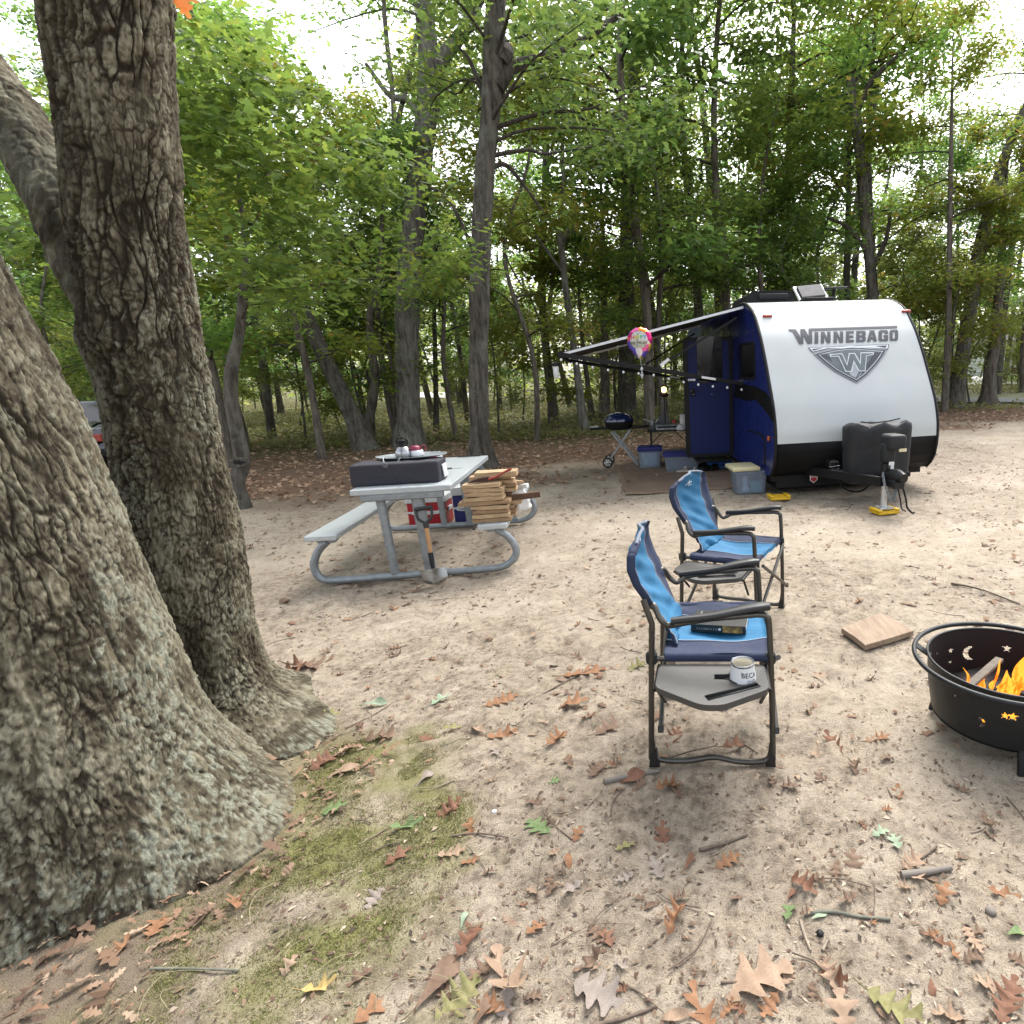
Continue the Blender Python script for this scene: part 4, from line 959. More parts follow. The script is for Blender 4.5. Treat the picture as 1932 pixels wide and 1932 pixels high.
# book on the near seat
bk = thing('book', 'thick black paperback with gold lettering lying on the near chair seat', 'book', C1.w((.30, .30, .492)), C1R + math.radians(-8))
mb = MB(); mb.box((0, 0, .017), (.232, .15, .030)); mb.build('pages', M['cloth'], bk)
m, n, l, b = _mat('book_cover'); nz = noise_node(n, l, 16, 4, .6); l.new(ramp(n, l, nz.outputs[0], [(.45, (.008, .009, .009)), (.75, (.02, .022, .02))]), b.inputs['Base Color']); b.inputs['Roughness'].default_value = .35
mb = MB(); mb.box((0, 0, .0335), (.238, .156, .0025)); mb.box((0, 0, .001), (.238, .156, .002)); mb.box((0, -.0775, .017), (.238, .003, .033)); cv = mb.build('cover', m, bk)
gold = pm('gold_ink', (.50, .38, .16), .4, .4)
mb = MB(); mb.box((-.092, .0, .0352), (.0015, .14, .0008)); mb.build('cover_line', M['decalwhite'], bk)
for tx_, px_ in (('SIN', -.055), ('VM', -.005)):
    v, f = text_flat(tx_, .048, .0008); mb = MB(); mb.add([(px_ - b_, a, .0356) for a, b_ in v], f); mb.build('cover_letters', gold, bk)
m, n, l, b = _mat('spine_picture'); nz = noise_node(n, l, 30, 5, .6); l.new(ramp(n, l, nz.outputs[0], [(.35, (.01, .012, .01)), (.55, (.16, .09, .02)), (.7, (.45, .28, .06))]), b.inputs['Base Color']); b.inputs['Roughness'].default_value = .4
mb = MB(); mb.box((.062, -.0792, .018), (.085, .0012, .030)); mb.build('spine_picture', m, bk)
rr = random.Random(3); mb = MB(); x = -.095
while x < -.01:
    w_ = rr.uniform(.003, .0075); mb.box((x + w_ / 2, -.0793, .016), (w_, .0008, .008)); x += w_ + rr.choice((.002, .002, .006))
mb.build('spine_letters', pm('grey_ink', (.18, .18, .18), .6), bk)
mb = MB(); mb.lathe([(.006, 0), (.006, .001), (0, .001)], (.006, -.0791, .016), 10, (math.pi / 2, 0, 0)); mb.build('spine_mark', M['decalwhite'], bk)

# ================================================================== FIRE PIT
FP = (1.42, 2.295)
pit = thing('fire_pit', 'round black steel fire pit with star and moon cutouts and a ring handle', 'fire pit', (FP[0], FP[1], 0))
Z0, Z1, RB, RT = .10, .35, .284, .312
NAc, NZc = 460, 52
def in_poly(px, py, poly):
    c = np.zeros(px.shape, bool); K = len(poly)
    for i in range(K):
        x1, y1 = poly[i]; x2, y2 = poly[(i + 1) % K]
        cond = ((y1 > py) != (y2 > py)) & (px < (x2 - x1) * (py - y1) / (y2 - y1 + 1e-12) + x1); c ^= cond
    return c
def star(cx_, cz_, r, ph=.3): return [(cx_ + (r if k % 2 == 0 else r * .42) * math.cos(ph + k * math.pi / 5), cz_ + (r if k % 2 == 0 else r * .42) * math.sin(ph + k * math.pi / 5)) for k in range(10)]
def moon(cx_, cz_, r): return [(cx_ + r * math.cos(a), cz_ + r * math.sin(a)) for a in np.linspace(-2.0, 2.0, 18)] + [(cx_ - .55 * r + .80 * r * math.cos(a), cz_ + .86 * r * math.sin(a)) for a in np.linspace(1.55, -1.55, 16)]
ang = (np.arange(NAc) + .5) / NAc * 2 * math.pi; zz = Z0 + (np.arange(NZc) + .5) / NZc * (Z1 - Z0)
A_, Z_ = np.meshgrid(ang, zz); S_ = A_ * .30
cut = np.zeros(A_.shape, bool)
def pit_loc(px, py, back=True):
    """arc length and height where a sight line meets the drum"""
    d = ray(px, py); o = EYE - np.array((FP[0], FP[1], 0)); r = .30
    a = d[0] ** 2 + d[1] ** 2; b_ = 2 * (o[0] * d[0] + o[1] * d[1]); c = o[0] ** 2 + o[1] ** 2 - r * r
    disc = math.sqrt(max(0, b_ * b_ - 4 * a * c)); t = (-b_ + (disc if back else -disc)) / (2 * a); q = o + d * t
    return (math.atan2(q[1], q[0]) % (2 * math.pi)) * .30, q[2]
c4 = lambda x, y: ((2100 + x * .27019) * .7369, (1540 + y * .27019) * .7369)
for px, py, kind, r, back in ((1245, 470, 's', .017, True), (1228, 575, 's', .010, True), (1420, 490, 'm', .034, True), (1770, 450, 's', .020, True), (1120, 495, 's', .010, True), (1515, 1140, 'm', .020, False), (1750, 1075, 's', .017, False), (1825, 1085, 's', .021, False), (1288, 885, 's', .009, False)):
    s_, z_ = pit_loc(*c4(px, py), back); cut |= in_poly(S_, Z_, star(s_, z_, r) if kind == 's' else moon(s_, z_, r))
ii, jj = np.nonzero(~cut); vs = []
for i in range(NZc + 1):
    t = i / NZc; r = RB + (RT - RB) * t + .006 * math.sin(t * 3.1)
    a = np.arange(NAc) / NAc * 2 * math.pi; vs.append(np.stack([r * np.cos(a), r * np.sin(a), np.full(NAc, Z0 + (Z1 - Z0) * t)], 1))
vs = np.concatenate(vs); j2 = (jj + 1) % NAc
fcs = np.stack([ii * NAc + jj, ii * NAc + j2, (ii + 1) * NAc + j2, (ii + 1) * NAc + jj], 1)
me = np_mesh('drum', vs, fcs, True); dr = link_obj('drum', me, M['pitsteel'], pit)
inner = pm('pit_inner_rust', (.016, .007, .007), .8, .2, var=.4, scale=12); me.materials.append(inner)
sd = dr.modifiers.new('t', 'SOLIDIFY'); sd.thickness = .004; sd.offset = -1; sd.material_offset = 1
mb = MB(); a = np.linspace(0, 2 * math.pi, 73)[:-1]
mb.tube([(.313 * math.cos(x), .313 * math.sin(x), Z1) for x in a], .006, 8, closed=True); mb.build('rim', M['pitsteel'], pit)
mb = MB(); mb.tube([(.368 * math.cos(x), .368 * math.sin(x), Z1 - .0) for x in a], .0105, 10, closed=True); mb.build('ring_handle', M['pitsteel'], pit)
q = D(*c4(1085, 320), 2.45); 
for x in (math.radians(148), math.radians(268), math.radians(28)):
    mb = MB(); mb.bar((.375 * math.cos(x), .375 * math.sin(x), Z1 - .003), (.30 * math.cos(x), .30 * math.sin(x), Z1 - .05), .045, .006); mb.build('ring_bracket', M['pitsteel'], pit)
for x in (math.radians(-103), math.radians(135), math.radians(17)):
    mb = MB(); c_, s_ = math.cos(x), math.sin(x); mb.bar((.27 * c_, .27 * s_, .13), (.295 * c_, .295 * s_, .0), .05, .02, up=(c_, s_, 0), bev=.004); mb.build('leg', M['pitsteel'], pit)
mb = MB(); mb.lathe([(RB, Z0 + .002), (.20, .075), (0, .06), (0, .056), (.20, .07), (RB + .003, Z0 - .003)], (0, 0, 0), 48); mb.build('bowl_bottom', M['pitsteel'], pit)
ashm = MB(); vs = []
for i in range(9):
    for j in range(36):
        a = 2 * math.pi * j / 36; r = i / 8 * .285; vs.append((r * math.cos(a), r * math.sin(a), .155 + .035 * (1 - i / 8) + .014 * math.sin(a * 5 + i) * (i > 0)))
ashm.add(vs, [(i * 36 + j, i * 36 + (j + 1) % 36, (i + 1) * 36 + (j + 1) % 36, (i + 1) * 36 + j) for i in range(8) for j in range(36)], True); ashm.build('ash_bed', M['ash'], pit)
# burning wood
def logt(label, p, q, w, h, m):
    t_ = MB(); p, q = np.array(p), np.array(q); c = (p + q) / 2; t_.bar(p - c, q - c, w, h, bev=.003); o = t_.build('burning_plank', m); o.location = (FP[0] + c[0], FP[1] + c[1], c[2]); return tag(o, label, 'plank', 'wood burning in the fire pit')
def pit_at(px, py, Y): q = D(*c4(px, py), Y); return (q[0] - FP[0], q[1] - FP[1], q[2])
logt('pale plank end leaning up out of the fire towards the pit rim', pit_at(1700, 545, 2.36), pit_at(1410, 800, 2.16), .034, .016, pm('scorched_plank', (.13, .105, .08), .85, var=.4, scale=20))
charm = pm('charred_wood', (.02, .014, .012), .9, var=.6, scale=20, bump=.6, bscale=30, bdist=.01)
logt('charred plank lying across the embers under the flames', (-.10, .05, .20), (.16, -.10, .215), .06, .03, charm)
logt('charred plank propped beneath the tallest flames', (.20, .10, .2), (.02, -.12, .24), .05, .03, charm)
m, n, l, b = _mat('flame'); tc = n.new('ShaderNodeTexCoord'); at = n.new('ShaderNodeAttribute'); at.attribute_name = 'heat'
nz = noise_node(n, l, 22, 3, .6, stretch=(1, 1, .4)); ad = n.new('ShaderNodeMath'); ad.operation = 'MULTIPLY_ADD'; ad.inputs[1].default_value = .55; l.new(nz.outputs[0], ad.inputs[0]); sp = n.new('ShaderNodeSeparateColor'); l.new(at.outputs['Color'], sp.inputs[0]); sb = n.new('ShaderNodeMath'); sb.operation = 'SUBTRACT'; l.new(sp.outputs[0], sb.inputs[0]); sb.inputs[1].default_value = .27; l.new(sb.outputs[0], ad.inputs[2])
cl_ = ramp(n, l, ad.outputs[0], [(.0, (1.0, .40, .04)), (.05, (.95, .17, .008)), (.15, (.82, .075, .003)), (.5, (.58, .032, .0012)), (.95, (.33, .012, .001))])
em_ = n.new('ShaderNodeEmission'); l.new(cl_, em_.inputs[0]); em_.inputs[1].default_value = .50
trp = n.new('ShaderNodeBsdfTransparent'); mx = n.new('ShaderNodeMixShader')
lw = n.new('ShaderNodeLayerWeight'); lw.inputs[0].default_value = .35
al = ramp(n, l, ad.outputs[0], [(0.0, .75), (.55, .70), (.85, .45), (1.0, .08)]); l.new(al, mx.inputs[0]); l.new(trp.outputs[0], mx.inputs[1]); l.new(em_.outputs[0], mx.inputs[2]); l.new(mx.outputs[0], n['Material Output'].inputs[0]); M['flame'] = m
fire = thing('fire', 'bright orange campfire flames licking up inside the black fire pit', 'fire', (FP[0], FP[1], .17))
def flame(base, h, w, bend, seed, heat0=0.0):
    r_ = random.Random(seed); NV, NU = 16, 10; vs, ht = [], []; ph = r_.uniform(0, 6); b0 = r_.uniform(0, 3.14)
    for i in range(NV + 1):
        t = i / NV; rad = w * (math.sin(math.pi * min(1, t * .86 + .10)) ** .8) * (1 - t * .75) + .0008
        cx_ = base[0] + bend[0] * t * t + .18 * h * math.sin(t * 4.6 + ph) * t * .5; cy_ = base[1] + bend[1] * t * t + .12 * h * math.cos(t * 4 + ph) * t * .5
        for j in range(NU):
            a = 2 * math.pi * j / NU; x, y = rad * math.cos(a), rad * .45 * math.sin(a); tw = b0 + t * 1.2
            vs.append((cx_ + x * math.cos(tw) - y * math.sin(tw), cy_ + x * math.sin(tw) + y * math.cos(tw), base[2] + h * t)); ht.append((heat0 + t, 0, 0))
    me = np_mesh('flame', np.array(vs), grid_faces(NU, NV + 1, True), True, {'heat': np.array(ht)}); return link_obj('flame', me, M['flame'], fire)
rf = random.Random(11)
for k in range(20):
    a, r = rf.uniform(0, 6.28), abs(rf.gauss(0, .085)); hgt = rf.uniform(.10, .24) * (1 - r * 1.5)
    flame((.07 + r * math.cos(a) * 1.2, -.03 + r * math.sin(a), .005), max(.09, hgt * .9), rf.uniform(.034, .068), (rf.uniform(-.01, .08), rf.uniform(-.03, .03)), k, rf.uniform(.10, .45) if k % 4 else -.35)
for k, (px, py) in enumerate(((1750, 1085), (1825, 1095), (1515, 1150), (1900, 1050))):
    s_, z_ = pit_loc(*c4(px, py), False); flame((.235 * math.cos(s_ / .3), .235 * math.sin(s_ / .3), .0), .15, .035, (.0, .02), 60 + k, .15)
for px, py, hh, s_ in ((1400, 780, .075, 31), (1660, 760, .10, 32), (1620, 830, .05, 33), (1710, 880, .06, 34), (1800, 890, .05, 35)):
    p = pit_at(px, py, 2.16 if px < 1500 else 2.2); flame((p[0], p[1], max(.0, p[2] - .17)), hh, .014, (-.02 if px < 1500 else .02, 0), s_, -.05)

# board lying on the sand
q = [G(*p) for p in ((1633, 1228), (1588, 1195), (1662, 1165), (1725, 1200))]
ex = (q[3] - q[0])[:2]; ey = (q[1] - q[0])[:2]; c = sum(q) / 4
mb = MB(); BT = .034
poly = [tuple((p - c)[:2]) for p in (q[0], q[3], q[2], q[1])]
poly = [poly[0], tuple(np.array(poly[0]) * .5 + np.array(poly[1]) * .5 + (.0, -.004)), poly[1], tuple(np.array(poly[1]) * .45 + np.array(poly[2]) * .55 + (.006, 0)), poly[2], poly[3], tuple(np.array(poly[3]) * .5 + np.array(poly[0]) * .5 + (.008, .0))]
mb.prism(poly, BT); o = mb.build('wooden_board', M['board'], bevel=.003); o.location = (c[0], c[1] + .01, -.003); tag(o, 'short weathered wooden board lying on the sand near the fire pit', 'board')

# ================================================================== UNDER THE AWNING
m, n, l, b = _mat('woven_mat'); tc = n.new('ShaderNodeTexCoord'); wv = n.new('ShaderNodeTexWave'); wv.bands_direction = 'Y'; wv.inputs['Scale'].default_value = 11; wv.inputs['Distortion'].default_value = .6; l.new(tc.outputs['Object'], wv.inputs['Vector'])
nz = noise_node(n, l, 3, 5, .6); c1 = ramp(n, l, wv.outputs[0], [(.3, (.14, .092, .062)), (.8, (.21, .145, .10))]); l.new(mixc(n, l, ramp(n, l, nz.outputs[0], [(.45, 0.0), (.75, .5)]), c1, (.28, .22, .16)), b.inputs['Base Color']); b.inputs['Roughness'].default_value = .9
add_bump(n, l, b, wv.outputs[0], .5, .006)
ml = CF.loc(G(1181, 937)); mf = CF.loc(G(1164, 891)); mrx = -.02
mt = thing('outdoor_mat', 'brown woven outdoor mat spread on the sand beside the trailer door', 'mat', CF.w((0, 0, 0)), CRZ)
mb = MB(); x0 = (ml[0] + mf[0]) / 2; y0_ = ml[1] + .08; y1_ = 4.2; NXm, NYm = 24, 40; vs = []
for k in (0, 1):
    for i in range(NYm + 1):
        for j in range(NXm + 1):
            x = x0 + (mrx - x0) * j / NXm; y = y0_ + (y1_ - y0_) * i / NYm; x += .02 * math.sin(i * .9) * (j == 0); y += .012 * math.sin(j * 1.3) * (i == 0)
            vs.append((x, y, .016 + .005 * math.sin(x * 7 + y * 3) - .012 * k))
nn = (NXm + 1) * (NYm + 1); fs = []
for i in range(NYm):
    for j in range(NXm): a = i * (NXm + 1) + j; fs.append((a, a + 1, a + NXm + 2, a + NXm + 1))
for j in range(NXm): fs.append((j, j + nn, j + 1 + nn, j + 1))
for i in range(NYm): a = i * (NXm + 1); fs.append((a, a + NXm + 1, a + NXm + 1 + nn, a + nn))
mb.add(vs, fs, True); mb.build('weave', m, mt)
# grill on a wheeled folding stand
gy = 10.5; def_ = lambda px, py, Y=gy: D((1380 + px * .2588) * .7369, (780 + py * .2588) * .7369, Y)
gc = def_(795, 1210); gw = G(1150, 880)
gr = thing('portable_grill', 'blue lidded portable grill on a wheeled scissor stand by the awning', 'grill', (gc[0], gy, 0), .0)
gz = gc[2]; L_ = lambda px, py, dy=0: (def_(px, py)[0] - gc[0], dy, def_(px, py)[2])
rx = (def_(940, 1150)[0] - def_(650, 1150)[0]) / 2; zl_, zm_, zt2 = def_(795, 1215)[2], def_(795, 1150)[2], def_(795, 1068)[2]
mb = MB(); mb.lathe([(0, zl_ - .04), (rx * .72, zl_ - .035), (rx * .9, zl_), (rx, zm_)], (0, 0, 0), 32, sy=.75); mb.build('bowl', M['black'], gr)
mb = MB(); mb.lathe([(rx * 1.02, zm_ - .005), (rx * 1.01, zm_ + .02), (rx * .88, zm_ + (zt2 - zm_) * .6), (rx * .55, zm_ + (zt2 - zm_) * .92), (0, zt2)], (0, 0, 0), 32, sy=.75); mb.build('lid', M['navylid'], gr)
mb = MB(); mb.tube([(-.05, -.12, zt2 - .01), (-.04, -.13, zt2 + .01), (.04, -.13, zt2 + .01), (.05, -.12, zt2 - .01)], .009, 6); mb.build('lid_handle', M['alu'], gr)
a, b_ = L_(510, 1225), L_(690, 1220); mb = MB(); mb.box(((a[0] + b_[0]) / 2, 0, a[2]), (b_[0] - a[0], .36, .03), bev=.008); mb.build('side_shelf', M['black'], gr)
a, b_ = L_(920, 1210), L_(1090, 1205); mb = MB(); mb.box(((a[0] + b_[0]) / 2, 0, a[2]), (b_[0] - a[0], .36, .03), bev=.008); mb.build('side_shelf', M['black'], gr)
for dy in (-.17, .17):
    mb = MB(); mb.bar(L_(905, 1230, dy), L_(690, 1545, dy), .03, .03); mb.bar(L_(725, 1250, dy - .035), L_(985, 1570, dy - .035), .03, .03); mb.build('scissor_leg', M['galv'], gr)
    w0 = L_(690, 1548, dy * 1.25); rw = abs(def_(690, 1600)[2] - def_(690, 1500)[2]) / 2
    mb = MB(); mb.tube([(w0[0] + rw * .85 * math.cos(x), w0[1], rw + rw * .85 * math.sin(x)) for x in np.linspace(0, 6.283, 25)[:-1]], rw * .17, 8, closed=True); wh = mb.build('wheel', M['rubber'], gr)
    mb = MB()
    for x in np.linspace(0, 6.283, 7)[:-1]: mb.bar((w0[0], w0[1], rw), (w0[0] + rw * .8 * math.cos(x), w0[1], rw + rw * .8 * math.sin(x)), .02, .018)
    mb.lathe([(0, -.02), (.03, -.018), (.03, .018), (0, .02)], (w0[0], w0[1], rw), 12, (math.pi / 2, 0, 0)); mb.build('spokes', M['alu'], wh)
a = L_(545, 1192); o = MB().box((0, 0, .012), (.16, .12, .022), bev=.006).build('foil_tray', M['alu']); o.location = (gc[0] + a[0], gy, L_(510, 1225)[2] + .016); tag(o, 'small pale foil tray on the left shelf of the grill', 'tray')
# folding table
ty_ = 10.35; E_ = lambda px, py, Y=ty_: D((1380 + px * .2588) * .7369, (780 + py * .2588) * .7369, Y)
a, b_ = E_(1070, 1243), E_(1500, 1240); tzf = (a[2] + b_[2]) / 2; tc0 = (a[0] + b_[0]) / 2
ft = thing('folding_table', 'narrow black folding camp table beside the grill and trailer', 'table', (tc0, ty_ + .22, 0), .0)
hw_ = (b_[0] - a[0]) / 2
mb = MB(); mb.box((0, 0, tzf - .01), (2 * hw_, .46, .022), bev=.004)
mb.build('tabletop', M['charcoal'], ft)
for sx in (-1, 1):
    for sy in (-1, 1):
        mb = MB(); mb.tube([(sx * (hw_ - .06), sy * .2, tzf - .02), (sx * (hw_ - .05), sy * .2, .0)], .011, 8); mb.build('leg', M['black'], ft)
    mb = MB(); mb.tube([(sx * (hw_ - .06), -.2, .12), (sx * (hw_ - .06), .2, .12)], .009, 6); mb.tube([(sx * (hw_ - .3), 0, tzf - .02), (sx * (hw_ - .06), 0, tzf - .25)], .008, 6); mb.build('stretcher', M['black'], ft)
def on_table(name, label, cat, px, py, dy=0.0): q = E_(px, py, ty_ + .1 + dy); return thing(name, label, cat, (q[0], ty_ + .1 + dy, tzf + .001))
sv = on_table('camp_stove', 'grey two burner camp stove with its lid up on the folding table', 'stove', 1290, 1200)
mb = MB(); mb.box((0, 0, .05), (.48, .26, .09), bev=.01); mb.build('body', M['galv'], sv)
mb = MB(); mb.box((0, -.135, .06), (.44, .01, .03)); 
for i in range(5): mb.lathe([(.014, 0), (.012, .02), (0, .02)], (-.16 + .08 * i, -.13, .05), 10, (math.pi / 2, 0, 0))
mb.build('knob', M['black'], sv)
ws = [E_(1140, 1195), E_(1225, 1060), E_(1265, 1060), E_(1300, 1195)]; q0 = sv.location
mb = MB(); mb.prism([(w[0] - q0[0], w[2] - q0[2]) for w in ws], .012, mfun=lambda x, z, c: (x, .12 + c, z)); mb.build('windshield', M['greycloth'], sv)
lp = on_table('lantern_post', 'lit glass lantern on a thin black post above the folding table', 'lantern', 1243, 1010, .12); q0 = lp.location
zz0, zz1, zz2 = E_(1243, 905)[2] - q0[2], E_(1243, 880)[2] - q0[2], E_(1243, 812)[2] - q0[2]
mb = MB(); mb.tube([(0, 0, 0), (0, 0, zz0)], .009, 8); mb.lathe([(.07, 0), (.06, .012), (0, .015)], (0, 0, 0), 12); mb.build('post', M['black'], lp)
mb = MB(); mb.lathe([(.02, zz0 - .03), (.085, zz0 + .0), (.08, zz0 + .02), (.05, zz1)], (0, 0, 0), 16); mb.build('base', M['rust'], lp)
mb = MB(); mb.lathe([(.03, zz1 + .01), (.042, zz1 + .04), (.042, zz2 - .03), (.03, zz2 - .01), (0, zz2 - .005)], (0, 0, 0), 16); mb.build('lamp_globe', glow('lamp_glow', (1.0, .70, .25), 1.6), lp)
mb = MB(); mb.lathe([(.07, zz2 - .005), (.075, zz2), (.02, zz2 + .025), (0, zz2 + .03)], (0, 0, 0), 16)
for x in range(4): a = x * math.pi / 2 + .4; mb.tube([(.055 * math.cos(a), .055 * math.sin(a), zz1), (.06 * math.cos(a), .06 * math.sin(a), zz2)], .004, 5)
mb.build('cage', M['blackmetal'], lp)
kb = on_table('moka_pot', 'small steel pot with long handle at the left of the folding table', 'pot', 1125, 1195, .05)
mb = MB(); mb.lathe([(0, 0), (.05, 0), (.045, .12), (.052, .17), (0, .19)], (0, 0, 0), 14); mb.build('body', M['galv'], kb)
mb = MB(); mb.tube([(-.04, 0, .15), (-.16, 0, .20)], .008, 6); mb.tube([(.05, 0, .12), (.10, 0, .19)], .01, 6); mb.build('handle', M['alu'], kb)
cpx = on_table('goblet', 'small red goblet on the folding table near the trailer door', 'cup', 1338, 1195, -.08)
mb = MB(); mb.lathe([(.028, 0), (.006, .01), (.006, .10), (.04, .17), (.036, .17), (.0, .11)], (0, 0, 0), 14); mb.build('bowl', M['red'], cpx)
rl = on_table('paper_towel_roll', 'white paper towel roll standing beside the open trailer door', 'paper towels', 1432, 1190, -.16)
mb = MB(); mb.lathe([(.02, .02), (.065, .02), (.065, .27), (.02, .27), (.02, .02)], (0, 0, 0), 20); mb.build('roll', M['cloth'], rl)
mb = MB(); mb.tube([(0, 0, 0), (0, 0, .31)], .01, 8); mb.lathe([(.07, 0), (.07, .012), (0, .014)], (0, 0, 0), 16); mb.build('stand', M['black'], rl)
gb = on_table('dish_bag', 'crumpled pale bag at the right end of the folding table', 'bag', 1405, 1215, -.2)
mb = MB(); mb.lathe([(0, 0), (.07, 0), (.085, .03), (.06, .08), (.03, .11), (0, .115)], (0, 0, 0), 14, sy=.7); mb.build('body', M['cloth'], gb)
# storage totes
def tote(label, loc, rz, size, lid, contents=()):
    t = thing('storage_tote', label, 'storage tote', loc, rz); w, d, h = size; k = .86
    mb = MB(); vs = []
    for (s, z) in ((k, 0), (1, h), (1 - .02, h), (k - .02, .008)):
        for x, y in round_poly([(-w / 2 * s, -d / 2 * s), (w / 2 * s, -d / 2 * s), (w / 2 * s, d / 2 * s), (-w / 2 * s, d / 2 * s)], .04, 3): vs.append((x, y, z))
    n_ = len(vs) // 4; fs = [(i * n_ + j, i * n_ + (j + 1) % n_, (i + 1) * n_ + (j + 1) % n_, (i + 1) * n_ + j) for i in range(3) for j in range(n_)] + [tuple(range(n_))[::-1], tuple(range(3 * n_, 4 * n_))]
    mb.add(vs, fs); mb.build('tub', M['clear'], t)
    mb = MB(); mb.box((0, 0, h - .015), (w * 1.04, d * 1.05, .02), bev=.006); mb.tube([(x, y, h - .03) for x, y in round_poly([(-w / 2, -d / 2), (w / 2, -d / 2), (w / 2, d / 2), (-w / 2, d / 2)], .04, 3)], .01, 6, closed=True); mb.build('rim', M['clear'] if lid is None else lid, t)
    if lid is not None: mb = MB(); mb.box((0, 0, h + .012), (w * 1.05, d * 1.06, .03), bev=.008); mb.box((0, 0, h + .03), (w * .9, d * .88, .015), bev=.006); mb.build('lid', lid, t)
    return t
a, b_ = G((1380 + 990 * .2588) * .7369, (780 + 1630 * .2588) * .7369), G((1380 + 1215 * .2588) * .7369, (780 + 1620 * .2588) * .7369)
hz_ = E_(1090, 1440, a[1])[2]
tote('small clear tote with dark blue lid holding white cloth under the table', ((a[0] + b_[0]) / 2, a[1] + .2, .012), 0, (b_[0] - a[0] + .02, .36, hz_), M['navyp'])
o = MB().box((0, 0, .0), (b_[0] - a[0] - .12, .26, hz_ * .75), bev=.03, seg=2).build('folded_towel', M['cloth']); o.location = ((a[0] + b_[0]) / 2, a[1] + .2, .03 + hz_ * .40); tag(o, 'folded white towel inside the small clear tote', 'towel')
a, b_ = G((1380 + 1275 * .2588) * .7369, (780 + 1665 * .2588) * .7369), G((1380 + 1560 * .2588) * .7369, (780 + 1640 * .2588) * .7369)
hz_ = E_(1400, 1490, a[1])[2]
tote('wide clear tote with blue lid on the mat below the open door', ((a[0] + b_[0]) / 2, a[1] + .22, .012), 0, (b_[0] - a[0] + .12, .42, hz_), M['navyp'])
o = MB().box((0, 0, 0), (.5, .28, hz_ * .5), bev=.04, seg=2).build('packed_bag', M['greycloth']); o.location = ((a[0] + b_[0]) / 2, a[1] + .22, .03 + hz_ * .28); tag(o, 'dark packed bag inside the wide clear tote', 'bag')
a, b_ = G(*c8(790, 1590)), G(*c8(1300, 1580)); hz_ = D(*c8(1000, 1210), a[1])[2]
wt = tote('clear plastic tote full of supplies at the front corner of the trailer', ((a[0] + b_[0]) / 2, a[1] + .17, .004), CRZ, (b_[0] - a[0] + .04, .34, hz_), None)
o = MB().box((0, 0, 0), (.15, .06, .15), bev=.01).build('supply_pack', M['teal']); q = D(*c8(1130, 1470), a[1] + .08); o.location = (q[0], q[1], max(.09, q[2])); tag(o, 'teal pack standing inside the clear tote', 'package')
o = MB().lathe([(0, 0), (.055, 0), (.055, .05), (.035, .07), (.035, .2), (0, .2)], (0, 0, 0), 14).build('supply_bottle', M['whitep']); q = D(*c8(960, 1560), a[1] + .09); o.location = (q[0], q[1], .02); tag(o, 'white bottle standing inside the clear tote', 'bottle')
o = MB().box((0, 0, 0), (.16, .1, .1), bev=.03, seg=2).build('supply_pouch', M['navyp']); q = D(*c8(1120, 1290), a[1] + .12); o.location = (q[0], q[1] + .05, .14); tag(o, 'blue pouch at the top of the clear tote', 'pouch')
lf, rt_ = D(*c8(705, 1195), a[1]), D(*c8(1170, 1220), a[1]); 
bx = thing('bin_lid', 'cream coloured plastic lid lying on top of the clear tote', 'lid', ((lf[0] + rt_[0]) / 2, a[1] + .2, hz_ + .008), CRZ)
mb = MB(); mb.box((0, 0, .026), (rt_[0] - lf[0], .46, .052), bev=.015, seg=2); mb.build('shell', M['cream'], bx)
q = G(*c8(540, 1180)); o = MB().box((0, 0, .10), (.42, .30, .05), bev=.012).box((0, .05, .04), (.3, .2, .08)).build('step_stool', M['bluecloth']); o.location = (q[0], q[1] + .15, .008); tag(o, 'low bright blue step stool in front of the trailer doorway', 'step stool')
# footwear on the mat
def shoe(label, loc, rz, m, group, open_=True):
    t = thing('sandal' if open_ else 'shoe', label, 'sandal' if open_ else 'shoe', loc, rz, group)
    ol = [(.048 * (1 - .25 * math.cos(2 * a)) * math.sin(a) * (1.0 if math.cos(a) > 0 else .82), .128 * math.cos(a)) for a in np.linspace(0, 6.283, 21)[:-1]]
    mb = MB(); mb.prism([(y, x) for x, y in ol][::-1], .022); mb.build('sole', m, t)
    mb = MB()
    if open_: mb.tube(curve_pts([(.03, -.045, .02), (.03, -.03, .06), (.05, 0, .07), (.03, .03, .06), (.03, .045, .02)], 4), .012, 6, flat=.5)
    else: mb.lathe([(.12, .02), (.11, .05), (.06, .09), (.0, .09)], (0, 0, 0), 16, sy=.42)
    mb.build('strap' if open_ else 'upper', m, t)
q = G(1290, 892); shoe('pale sandal on the mat beside the wide tote, left one of the pair', (q[0], q[1], .022), .4, M['sandal'], 'pale sandals on the mat')
shoe('pale sandal on the mat nearest the far chair, right one of the pair', (q[0] + .14, q[1] - .06, .022), -.3, M['sandal'], 'pale sandals on the mat')
q = G(1330, 890)
for k, (dx, dy, rz) in enumerate(((0, 0, .5), (.16, .05, 1.0), (.02, .25, .1))):
    shoe(['black shoe on the mat right beside the pale sandals', 'black shoe on the mat in front of the blue step stool', 'black shoe farthest back on the mat by the tote'][k], (q[0] + dx, q[1] + dy, .022), rz, M['black'], 'black shoes by the trailer door', False)

